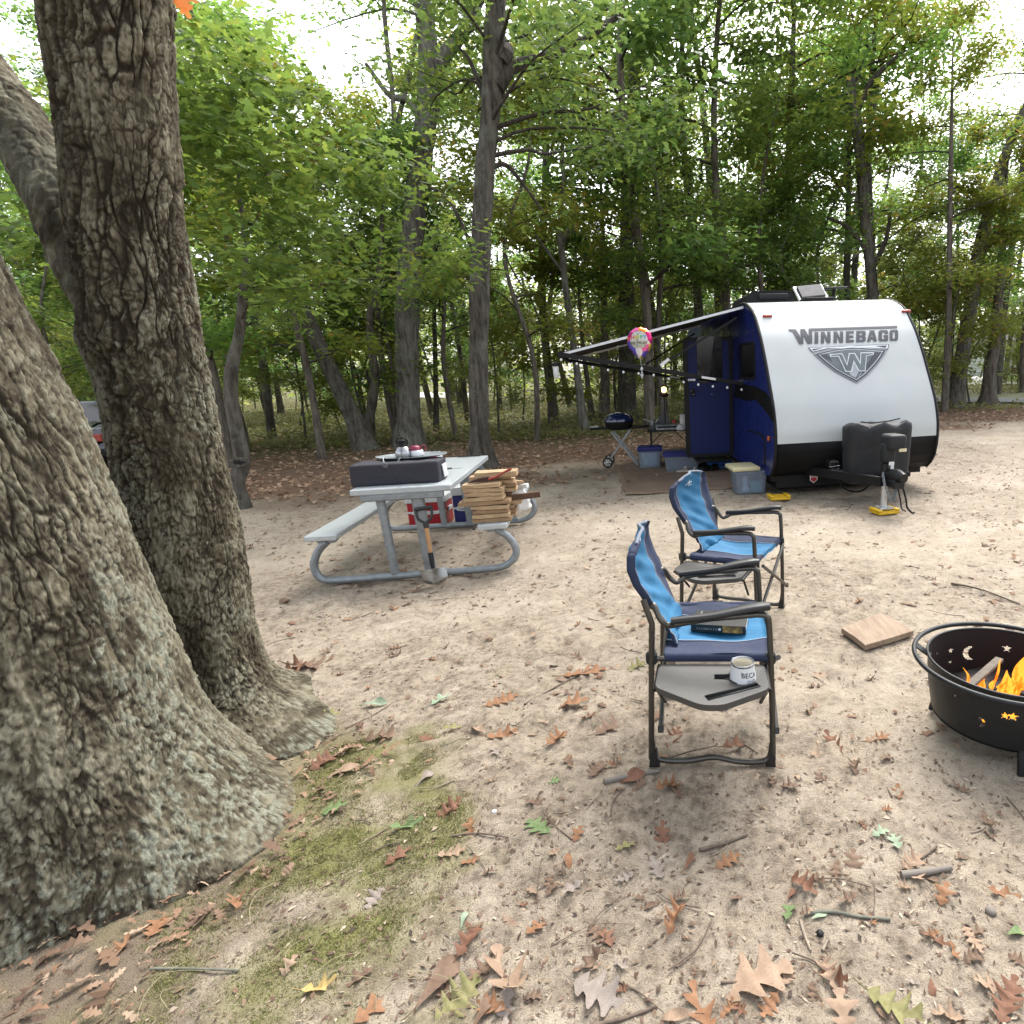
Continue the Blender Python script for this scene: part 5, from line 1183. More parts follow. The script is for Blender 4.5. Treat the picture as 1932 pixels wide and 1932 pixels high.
# ================================================================== PARKED CAR AND FAR TRAILER (seen between the twin trunks)
gq = G(205, 912)
car = thing('parked_car', 'dark parked car with chrome bumper trim glimpsed between the two oak trunks', 'car', (gq[0] - 1.15, gq[1] + .15, 0), math.radians(30))
carp = pm('dark_car_paint', (.012, .014, .022), .12, .3, coat=1.0)
prof = [(.0, .42), (.02, .62), (.10, .88), (.22, 1.0), (.9, 1.06), (1.55, 1.48), (2.1, 1.56), (3.0, 1.50), (3.6, 1.08), (4.4, .98), (4.62, .80), (4.66, .45), (4.5, .30), (.15, .30)]
mb = MB(); mb.prism([(y, z) for y, z in prof], 1.78, mfun=lambda a, b, c: (c - .89, a, b)); bd = mb.build('body', carp, car, bevel=.05)
for sx in (-1, 1):
    mb = MB(); mb.prism(round_poly([(1.05, 1.08), (1.6, 1.42), (3.0, 1.42), (3.45, 1.08)], .08), .01, mfun=lambda a, b, c: (sx * .895 + c * sx, a, b)); mb.build('side_window', M['glass'], car)
    mb = MB(); mb.box((sx * .62, -.005, .80), (.42, .05, .15), bev=.02); mb.build('tail_light', M['redlens'], car)
    for yy in (.85, 3.75):
        mb = MB(); mb.lathe([(0, -.11), (.24, -.11), (.33, -.08), (.33, .08), (.24, .11), (0, .11)], (sx * .82, yy, .33), 24, (0, math.pi / 2, 0)); wh = mb.build('wheel', M['rubber'], car)
        mb = MB(); mb.lathe([(.2, 0), (.18, .02), (0, .03)], (sx * .93, yy, .33), 16, (0, sx * math.pi / 2, 0)); mb.build('hubcap', M['alu'], wh)
for z, h in ((.97, .025), (.74, .05), (.60, .03)):
    mb = MB(); mb.box((0, -.02 + (.05 if z > .9 else 0), z), (1.5, .06, h), bev=.01); mb.build('chrome_trim', M['steel'], car)
mb = MB(); mb.box((0, .01, .50), (1.76, .16, .18), bev=.04); mb.build('bumper', M['black'], car)
mb = MB(); mb.prism([(.28, 1.01), (.88, 1.07), (1.5, 1.45)][:2] + [(1.48, 1.44), (1.44, 1.45), (.86, 1.09), (.28, 1.02)], 1.3, mfun=lambda a, b, c: (c - .65, a, b)); mb.build('rear_window', M['glass'], car)
fq = D(165, 800, 24.)
ftz = thing('far_trailer', 'distant white trailer with dark stripes seen between the two oak trunks', 'camper', (fq[0], 24.5, 0), .3)
mb = MB(); mb.prism(round_poly([(-3, .5), (3, .5), (3, 1.75), (2.7, 1.9), (-2.7, 1.9), (-3, 1.75)], .2), 2.0, mfun=lambda a, b, c: (a, c, b)); mb.build('body', M['greywood'], ftz)
for z in (1.30, 1.02): mb = MB(); mb.box((0, -.012, z), (5.8, .02, .07)); mb.build('stripe', M['whitep'], ftz)
mb = MB(); mb.box((-1.4, -.015, 1.5), (1.0, .03, .4)); mb.build('window', M['glass'], ftz)
mb = MB(); mb.box((.35, -.02, .85), (.3, .04, .3), bev=.08); mb.build('reflector', M['endgrain'], ftz)
for x in (-.4, .5): mb = MB(); mb.lathe([(0, -.1), (.33, -.1), (.33, .1), (0, .1)], (x, .1, .33), 20, (math.pi / 2, 0, 0)); mb.build('wheel', M['rubber'], ftz)

# ================================================================== FAR HOUSE, DRIVE, ROADS
hq = G(1925, 708)
hs_t = thing('house', 'pale single storey house with white garage door beyond the trees', 'house', (hq[0] + 3, hq[1] + 3, 0), math.radians(-6))
wallm = pm('house_siding', (.40, .37, .34), .8, var=.05, stretch=(1, 1, 8))
mb = MB(); mb.box((0, 3, 1.6), (16, 7, 3.2)); mb.build('wall', wallm, hs_t)
mb = MB(); mb.prism([(-.6, 3.2), (7.1, 3.2), (3.3, 5.4)], 16.8, mfun=lambda a, b, c: (c - 8.4, a, b)); rf_ = mb.build('roof', pm('roof_shingles', (.16, .15, .15), .9), hs_t)
mb = MB(); mb.box((3.6, 4, 5.2), (.7, .7, 1.4)); mb.build('chimney', M['endgrain'], rf_)
for x in (-5.0,): mb = MB(); mb.box((x, -.53, 1.25), (4.8, .06, 2.4)); gd = mb.build('garage_door', M['whitep'], hs_t)
for k in range(4): mb = MB(); mb.box((-5.0, -.57, .35 + .58 * k), (4.6, .02, .5), bev=.01); mb.build('door_panel', M['whitep'], gd)
for x in (0, 3.4, 6.2):
    mb = MB(); mb.box((x, -.53, 1.9), (1.3, .08, 1.3)); wf = mb.build('window', M['whitep'], hs_t); mb = MB(); mb.box((x, -.56, 1.9), (1.1, .06, 1.1)); mb.build('pane', M['glass'], wf)
mb = MB(); mb.box((1, -.515, .35), (13, .05, .7)); mb.build('foundation', M['endgrain'], hs_t)
asph = pm('asphalt', (.16, .165, .18), .9, var=.15, scale=3)
conc = pm('pale_concrete', (.52, .52, .52), .9, var=.08, scale=1)
lawn = pm('mown_lawn', (.10, .22, .03), .9, var=.2, scale=2)
gravelm = pm('roadside_grass', (.15, .15, .07), .9, var=.25, scale=3)
def flat(name, pts, z, m):
    mb = MB(); c = np.mean(np.array(pts), 0); mb.prism([(p[0] - c[0], p[1] - c[1]) for p in pts], .004, z0=-.004); o = mb.build(name, m); o.location = (c[0], c[1], z); return tag(o, kind='structure')
gp = lambda x, y: tuple(G(x, y)[:2])
flat('road_verge', [gp(1600, 758), gp(2300, 758), gp(2300, 738), gp(1600, 738)], .040, gravelm)
flat('road', [gp(1560, 760), gp(2300, 762), gp(2300, 752), gp(1560, 752)], .046, asph)
flat('far_road', [gp(765, 750), gp(905, 753), gp(900, 742), gp(775, 740)], .05, conc)
flat('driveway', [gp(1820, 727), gp(2000, 726), gp(2000, 706), gp(1840, 706)], .05, conc)
flat('lawn', [gp(1880, 722), gp(2300, 722), gp(2300, 710), gp(1900, 710)], .056, lawn)
# ================================================================== GROUND
def ground_z(x, y):
    p = np.stack([np.asarray(x, float), np.asarray(y, float), np.zeros(np.shape(x))], -1).reshape(-1, 3)
    far = np.clip(np.abs(p[:, 1]) / 14, 0, 1)
    z = .010 * fbm(p * 1.1, 3, 3) + .011 * fbm(p * (4.5, 4.5, 1), 3, 8) * (1 - far * .5) + .005 * fbm(p * (20, 20, 1), 3, 20) * (1 - far)
    return z - .012
def gz1(x, y): return float(ground_z(np.array([x]), np.array([y]))[0])
NYg, NXg = 540, 390
t = np.linspace(0, 1, NYg); yv = np.concatenate([np.linspace(-60, .2, 40), .2 + (np.exp(t * math.log(1 + 900 / 1.2)) - 1) * 1.2])
sx = np.where(yv < .2, np.maximum(np.abs(yv), 0) * 1.2 + 5, 5 + (yv - .2) * 1.25)
wv_ = np.linspace(-1, 1, NXg); gx = (wv_[None, :] * sx[:, None]).ravel(); gy_ = np.repeat(yv, NXg)
gz_ = ground_z(gx, gy_)
rfp = np.random.default_rng(12); sel = np.nonzero((gy_ > 1.8) & (gy_ < 14) & (np.abs(gx) < 11))[0]; sx_, sy_ = gx[sel], gy_[sel]; dz_ = np.zeros(len(sel))
for k in range(420):                                                # old footprints and scuffs pressed into the sand
    fy0 = 2.2 + 11 * rfp.uniform() ** 1.2; fx0 = rfp.uniform(-.95, .85) * (fy0 * .75 + 1.2); fa = rfp.uniform(0, 3.14); ca, sa_ = math.cos(fa), math.sin(fa)
    if fx0 < -1.3 and fy0 < 3.4: continue
    m_ = np.nonzero((np.abs(sx_ - fx0) < .45) & (np.abs(sy_ - fy0) < .45))[0]; u_ = ((sx_[m_] - fx0) * ca + (sy_[m_] - fy0) * sa_) / .15; v_ = (-(sx_[m_] - fx0) * sa_ + (sy_[m_] - fy0) * ca) / .065; r2 = u_ ** 2 + v_ ** 2
    dz_[m_] += rfp.uniform(.5, 1) * (-.020 * np.exp(-r2 ** 1.6) + .012 * np.exp(-((np.sqrt(r2) - 1.45) / .45) ** 2))
gz_[sel] += dz_
def poly_mask(pts, x, y, warp, s, soft=None):
    P = np.stack([x, y, np.zeros_like(x)], 1); wx = x + warp * fbm(P * s, 3, 40); wy = y + warp * fbm(P * s, 3, 50)
    return in_poly(wx, wy, pts).astype(float)
P3 = np.stack([gx, gy_, np.zeros_like(gx)], 1)
MOSS = [gp(*p) for p in ((505, 1515), (560, 1450), (640, 1390), (760, 1395), (890, 1455), (900, 1590), (780, 1700), (790, 1800), (720, 1932), (560, 2050), (330, 2050), (300, 1850), (430, 1720), (470, 1600))]
near = (gy_ > .3) & (gy_ < 4)
mo = np.zeros_like(gx)
for k, wp in enumerate((.14, .30, .46, .62)):
    mo[near] += poly_mask(MOSS, gx[near], gy_[near], wp, 2.2 + k) / 4
mo *= np.clip(.75 + .7 * fbm(P3 * 4.5, 4, 60), 0, .92)
DIRT = [gp(*p) for p in ((0, 1790), (480, 1500), (640, 1370), (700, 1440), (560, 1560), (430, 1720), (330, 2050), (-400, 2100), (-400, 1900))]
di = np.zeros_like(gx)
for k, wp in enumerate((.06, .12, .2)): di[near] += poly_mask(DIRT, gx[near], gy_[near], wp, 3. + k) / 3
edge = np.interp(gx, [-30, -8, -5, -2.5, 0, 4, 7, 9, 12, 30], [7.5, 9.0, 9.3, 9.8, 11.0, 13.5, 15.0, 15.8, 15.5, 14])
edge_n = edge + 1.1 * fbm(P3 * .55, 4, 70)
li = smooth(-.9, .9, gy_ - edge_n)
fo = smooth(-1.5, 1.5, gy_ - (edge_n + 5.0))
gcol = np.stack([mo, li, fo], 1)
dcol = np.stack([di, np.clip(.5 + .6 * fbm(P3 * .9, 4, 80) + .75 * smooth(4.2, 1.2, gy_), 0, 1), np.zeros_like(gx)], 1)
m, n, l, b = _mat('sandy_ground')
at = n.new('ShaderNodeAttribute'); at.attribute_name = 'zones'; sp = n.new('ShaderNodeSeparateColor'); l.new(at.outputs['Color'], sp.inputs[0])
at2 = n.new('ShaderNodeAttribute'); at2.attribute_name = 'soil'; sp2 = n.new('ShaderNodeSeparateColor'); l.new(at2.outputs['Color'], sp2.inputs[0])
n1 = noise_node(n, l, 2.2, 6, .65); n2 = noise_node(n, l, 26, 6, .7); n3 = noise_node(n, l, 160, 4, .75); n4 = noise_node(n, l, 7, 6, .7)
sand = ramp(n, l, n1.outputs[0], [(.3, (0.364, 0.304, 0.230)), (.7, (0.482, 0.417, 0.334))])
sand = mixc(n, l, ramp(n, l, n2.outputs[0], [(.52, 0.0), (.70, .55)]), sand, (0.197, 0.155, 0.110))
soil = mixc(n, l, ramp(n, l, n2.outputs[0], [(.38, 0.0), (.60, 1.0)]), (0.315, 0.258, 0.192), (0.142, 0.115, 0.088))
mm = n.new('ShaderNodeMath'); mm.operation = 'MULTIPLY'; l.new(sp2.outputs[1], mm.inputs[0]); l.new(ramp(n, l, n4.outputs[0], [(.30, 0.0), (.60, 1.0)]), mm.inputs[1])
c = mixc(n, l, mm.outputs[0], sand, soil)
c = mixc(n, l, ramp(n, l, n3.outputs[0], [(.565, 0.0), (.66, .8)]), c, (0.088, 0.064, 0.046))
c = mixc(n, l, ramp(n, l, n3.outputs[0], [(.26, .5), (.38, 0.0)]), c, (0.416, 0.352, 0.272))
c = mixc(n, l, sp2.outputs[0], c, mixc(n, l, n2.outputs[0], (.115, .09, .065), (.25, .20, .145)))
mossc = mixc(n, l, ramp(n, l, n3.outputs[0], [(.35, 0.0), (.65, 1.0)]), (.135, .145, .036), (.225, .215, .09)) if True else mixc(n, l, .5, (0.092, 0.088, 0.028), (0.200, 0.168, 0.088))
c = mixc(n, l, sp.outputs[0], c, mossc)
litc = mixc(n, l, n2.outputs[0], (0.088, 0.056, 0.038), (0.216, 0.144, 0.100))
c = mixc(n, l, sp.outputs[1], c, litc)
forc = mixc(n, l, n1.outputs[0], (.06, .06, .026), (.13, .115, .05))
c = mixc(n, l, sp.outputs[2], c, forc)
l.new(c, b.inputs['Base Color']); b.inputs['Roughness'].default_value = .95; b.inputs['Specular IOR Level'].default_value = .15
ad = n.new('ShaderNodeMath'); ad.operation = 'ADD'; l.new(n2.outputs[0], ad.inputs[0]); l.new(n3.outputs[0], ad.inputs[1])
add_bump(n, l, b, ad.outputs[0], .8, .016); M['ground'] = m
me = np_mesh('ground', np.stack([gx, gy_, gz_], 1), grid_faces(NXg, len(yv)), True, {'zones': gcol, 'soil': dcol})
tag(link_obj('ground', me, M['ground']), kind='structure')

# ================================================================== LEAVES
def leaf_template(kind):
    if kind == 'lobed': X = [0, .16, .28, .42, .52, .68, .78, .9, 1]; Wd = [.012, .16, .07, .27, .09, .26, .09, .12, .004]; S = [0, .05, 0, .07, 0, .07, 0, .03, 0]
    elif kind == 'mid': X = [0, .28, .42, .68, .8, 1]; Wd = [.015, .24, .11, .27, .10, .005]; S = [0, .06, 0, .07, 0, 0]
    else: X = [0, .5, 1]; Wd = [.02, .26, .02]; S = [0, 0, 0]
    v = []
    for x, w, s in zip(X, Wd, S): v += [(x + s, w, 0.0), (x + s, -w, 0.0)]
    v = np.array(v); K = len(X); f = np.array([(2 * i, 2 * i + 1, 2 * i + 3, 2 * i + 2) for i in range(K - 1)])
    return v, f
def orient(dirs, nrm):
    d = dirs / np.linalg.norm(dirs, axis=1)[:, None]; s = np.cross(nrm, d); s /= np.linalg.norm(s, axis=1)[:, None] + 1e-9; return d, s, np.cross(d, s)
def leaves_np(pos, dirs, nrm, size, kind='mid', curl=.35, fold=.25, rng=RNG):
    v, f = leaf_template(kind); N = len(pos); d, s, u = orient(dirs, nrm); K = len(v)
    cu = curl * rng.uniform(-.4, 1, N)[:, None]; fo_ = fold * rng.uniform(.2, 1, N)[:, None]
    x, y = v[None, :, 0], v[None, :, 1] * rng.uniform(.75, 1.15, N)[:, None]; z = -cu * (x - .3) ** 2 + fo_ * np.abs(y)
    P = pos[:, None, :] + size[:, None, None] * (x[..., None] * d[:, None, :] + y[..., None] * s[:, None, :] + z[..., None] * u[:, None, :])
    F_ = f[None] + (np.arange(N) * K)[:, None, None]
    return P.reshape(-1, 3), F_.reshape(-1, 4)
def canopy(centers, rad, per, size, kind, rng, outward=None, flat_=.5):
    C_ = np.repeat(np.asarray(centers, float), per, 0); R = np.repeat(np.asarray(rad, float), per); N = len(C_)
    g = rng.normal(0, 1, (N, 3)); g /= np.linalg.norm(g, axis=1)[:, None]; g *= (rng.uniform(0, 1, N) ** .45)[:, None]; g[:, 2] *= flat_
    pos = C_ + g * R[:, None]
    a = rng.uniform(0, 2 * math.pi, N); d = np.stack([np.cos(a), np.sin(a), rng.uniform(-.75, .25, N)], 1) + .5 * g
    nn = np.stack([rng.normal(0, .5, N), rng.normal(0, .5, N), np.ones(N)], 1)
    return leaves_np(pos, d, nn, size * rng.uniform(.7, 1.2, N), kind, rng=rng)
GREEN = [(.045, .085, .016), (.062, .112, .020), (.075, .13, .022), (.052, .10, .026), (.10, .155, .026), (.070, .115, .028), (.05, .09, .02), (.125, .165, .03)]
DEEP = [(.034, .07, .017), (.048, .09, .020), (.062, .108, .022), (.04, .08, .026), (.08, .122, .022), (.044, .075, .02)]
YEL = [(.075, .11, .018), (.11, .145, .02), (.09, .13, .02), (.14, .16, .024), (.07, .11, .02), (.19, .14, .03)]
GREEN = [tuple(c * 1.5 for c in x) for x in GREEN]
DEEP = [tuple(c * 1.75 for c in x) for x in DEEP]
YEL = [tuple(c * 1.3 for c in x) for x in YEL]
M['leafA'] = leaf_mat('oak_leaf_green', GREEN, .52, objvar=.2)
M['leafB'] = leaf_mat('oak_leaf_deep', DEEP, .50, objvar=.2)
M['leafC'] = leaf_mat('oak_leaf_yellowish', YEL, .55, objvar=.2)
M['leafrust'] = leaf_mat('oak_leaf_rust', [(.20, .06, .02), (.12, .05, .02), (.08, .07, .02), (.15, .09, .03)], .4)
M['bark'] = bark_mat('grey_bark', (.032, .028, .023), (.125, .112, .095), (.15, .16, .13))
M['barkpale'] = bark_mat('pale_bark', (.05, .045, .038), (.18, .168, .145), (.19, .20, .165))
M['barkdark'] = bark_mat('brown_bark', (.050, .042, .034), (.155, .135, .112))
M['farleaf'] = leaf_mat('far_wood_leaf', [(.12, .16, .035), (.16, .20, .045), (.10, .14, .03), (.19, .22, .06), (.13, .15, .04)], .6)
M['twigb'] = bark_mat('twig_bark', (.025, .021, .017), (.08, .068, .056))

# ================================================================== TREES
def tube_np(pts, rad, n=14, seed=0, amp=.06, fine=0.0):
    P = np.asarray(pts, float); K = len(P); T = np.gradient(P, axis=0); T /= np.linalg.norm(T, axis=1)[:, None]
    ref = np.array([1.0, 0, 0]) if abs(T[0][0]) < .8 else np.array([0, 1.0, 0]); nx = np.cross(T[0], ref); nx /= np.linalg.norm(nx); V = []
    for i in range(K):
        nx = nx - T[i] * (nx @ T[i]); nx /= np.linalg.norm(nx); ny = np.cross(T[i], nx); a = np.arange(n) / n * 2 * math.pi
        V.append(P[i] + rad[i] * (np.cos(a)[:, None] * nx + np.sin(a)[:, None] * ny))
    V = np.concatenate(V); c = np.repeat(P, n, 0); r = np.repeat(np.asarray(rad), n)
    k = fbm(np.stack([V[:, 0] / .16, V[:, 1] / .16, V[:, 2] / .7], 1), 3, seed)
    if fine:
        e1 = worley(V * (24, 24, 9) + .3 * k[:, None], seed + 3); k = k + fine / amp * (smooth(0, .25, e1[1] - e1[0]) - .6 + .5 * fbm(V * 45, 3, seed + 4))
    return c + (V - c) * (1 + amp * k)[:, None], grid_faces(n, K, True)
class NB:
    def __init__(s): s.v = []; s.f = []; s.n = 0
    def add(s, v, f): s.v.append(v); s.f.append(f + s.n); s.n += len(v)
    def mesh(s, name, sm=True): return np_mesh(name, np.concatenate(s.v), np.concatenate(s.f), sm)
def dense(ctrl, rad, n):
    P = np.array(ctrl, float); t = np.linspace(0, len(P) - 1, n); pts = np.array(curve_pts(P, 12)); tp = np.linspace(0, len(P) - 1, len(pts))
    return np.stack([np.interp(t, tp, pts[:, k]) for k in range(3)], 1), np.interp(t, np.arange(len(P)), rad)
def limbs(trunk, trad, rng, z0, nl, spread, rise=.55, sub=3, az=None, taper=.45, thin=1.0, zmax=None):
    """limbs and twigs off a trunk; returns branch mesh and leaf cluster centres"""
    nb = NB(); cl, cr = [], []; top = trunk[-1][2]
    zs = trunk[:, 2]
    for k in range(nl):
        h = z0 + (top - z0) * ((k + rng.uniform(0, 1)) / nl) ** .9; i = int(np.argmin(abs(zs - h))); p = trunk[i]; fr = (h - z0) / max(.1, top - z0)
        a = rng.uniform(0, 2 * math.pi) if az is None else az + rng.normal(0, .8)
        L = spread * (1 - .55 * fr) * rng.uniform(.65, 1.15); d = np.array([math.cos(a), math.sin(a), 0]); up = rise * rng.uniform(.3, 1.2)
        ctrl = [p, p + d * L * .3 + (0, 0, L * up * .30), p + d * L * .65 + (0, 0, L * up * .50) + rng.normal(0, .08 * L, 3), p + d * L + (0, 0, L * up * .55) + rng.normal(0, .12 * L, 3)]
        r0 = max(.012, min(trad[i] * taper, .022 * L)) * thin; q, r = dense(ctrl, [r0, r0 * .75, r0 * .5, r0 * .2], 10); nb.add(*tube_np(q, r, 6, k, .05))
        cl.append(q[-1]); cr.append(.42 + .10 * L * .3); 
        for s in range(sub):
            j = int(rng.integers(3, 9)); b0 = q[j]; aa = a + rng.choice((-1, 1)) * rng.uniform(.4, 1.3); l2 = L * rng.uniform(.25, .5)
            e = b0 + np.array([math.cos(aa), math.sin(aa), 0]) * l2 + (0, 0, l2 * rng.uniform(-.2, .6)); mid = (b0 + e) / 2 + rng.normal(0, .08 * l2, 3)
            q2, r2 = dense([b0, mid, e], [r[j] * .6, r[j] * .42, r[j] * .15], 6); nb.add(*tube_np(q2, r2, 5, k, .0))
            cl.append(e); cr.append(.38 + .06 * L); cl.append(mid); cr.append(.34)
    return nb, np.array(cl), np.array(cr)
# ---- shared kinds for the wood behind
KIND = []
for k in range(10):
    rg = np.random.default_rng(100 + k); Hh = (11.5, 12.5, 10.5, 13.5, 9.5, 12, 7.0, 6.0, 8.0, 17.0)[k]; base = (2.9, 3.2, 2.5, 3.4, 2.3, 3.0, 1.1, .9, 1.3, 8.6)[k]; r0 = (.085, .10, .075, .115, .09, .11, .04, .035, .045, .13)[k]
    ctrl = [(0, 0, -.1), (rg.normal(0, .12), rg.normal(0, .12), Hh * .25), (rg.normal(0, .35), rg.normal(0, .35), Hh * .55), (rg.normal(0, .5), rg.normal(0, .5), Hh * .8), (rg.normal(0, .6), rg.normal(0, .6), Hh)]
    q, r = dense(ctrl, [r0 * 1.25, r0, r0 * .8, r0 * .5, r0 * .15], 34); tm = NB(); tm.add(*tube_np(q, r, 12, k, .10))
    nb, cl, cr = limbs(q, r, rg, base, 15 if k < 6 else 11 if k < 9 else 20, (3.0, 3.3, 2.8, 3.4, 2.7, 3.0, 1.9, 1.7, 2.1, 5.2)[k], .5)
    v, f = canopy(cl, cr * 1.55, 56 if 5 < k < 9 else 70, .175, 'far', rg, flat_=.6)
    KIND.append((tm.mesh('trunk'), nb.mesh('branches'), np_mesh('crown', v, f), Hh))
TREE_N = [0]
def place_kind(k, x, y, s, rz, label, group, leafm, barkm, cat='tree'):
    t = thing('woodland_tree' if k < 6 else 'understory_tree', label, cat, (x, y, -.03), rz, group)
    t.scale = (s, s, s)
    for nm, me, mm in (('trunk', KIND[k][0], barkm), ('branches', KIND[k][1], M['twigb']), ('crown', KIND[k][2], leafm)):
        o = bpy.data.objects.new(nm, me); COL.objects.link(o); o.parent = t; KIDS.setdefault(t.name, []).append(o)
        if not me.materials: me.materials.append(None)
        o.material_slots[0].link = 'OBJECT'; o.material_slots[0].material = mm
    return t
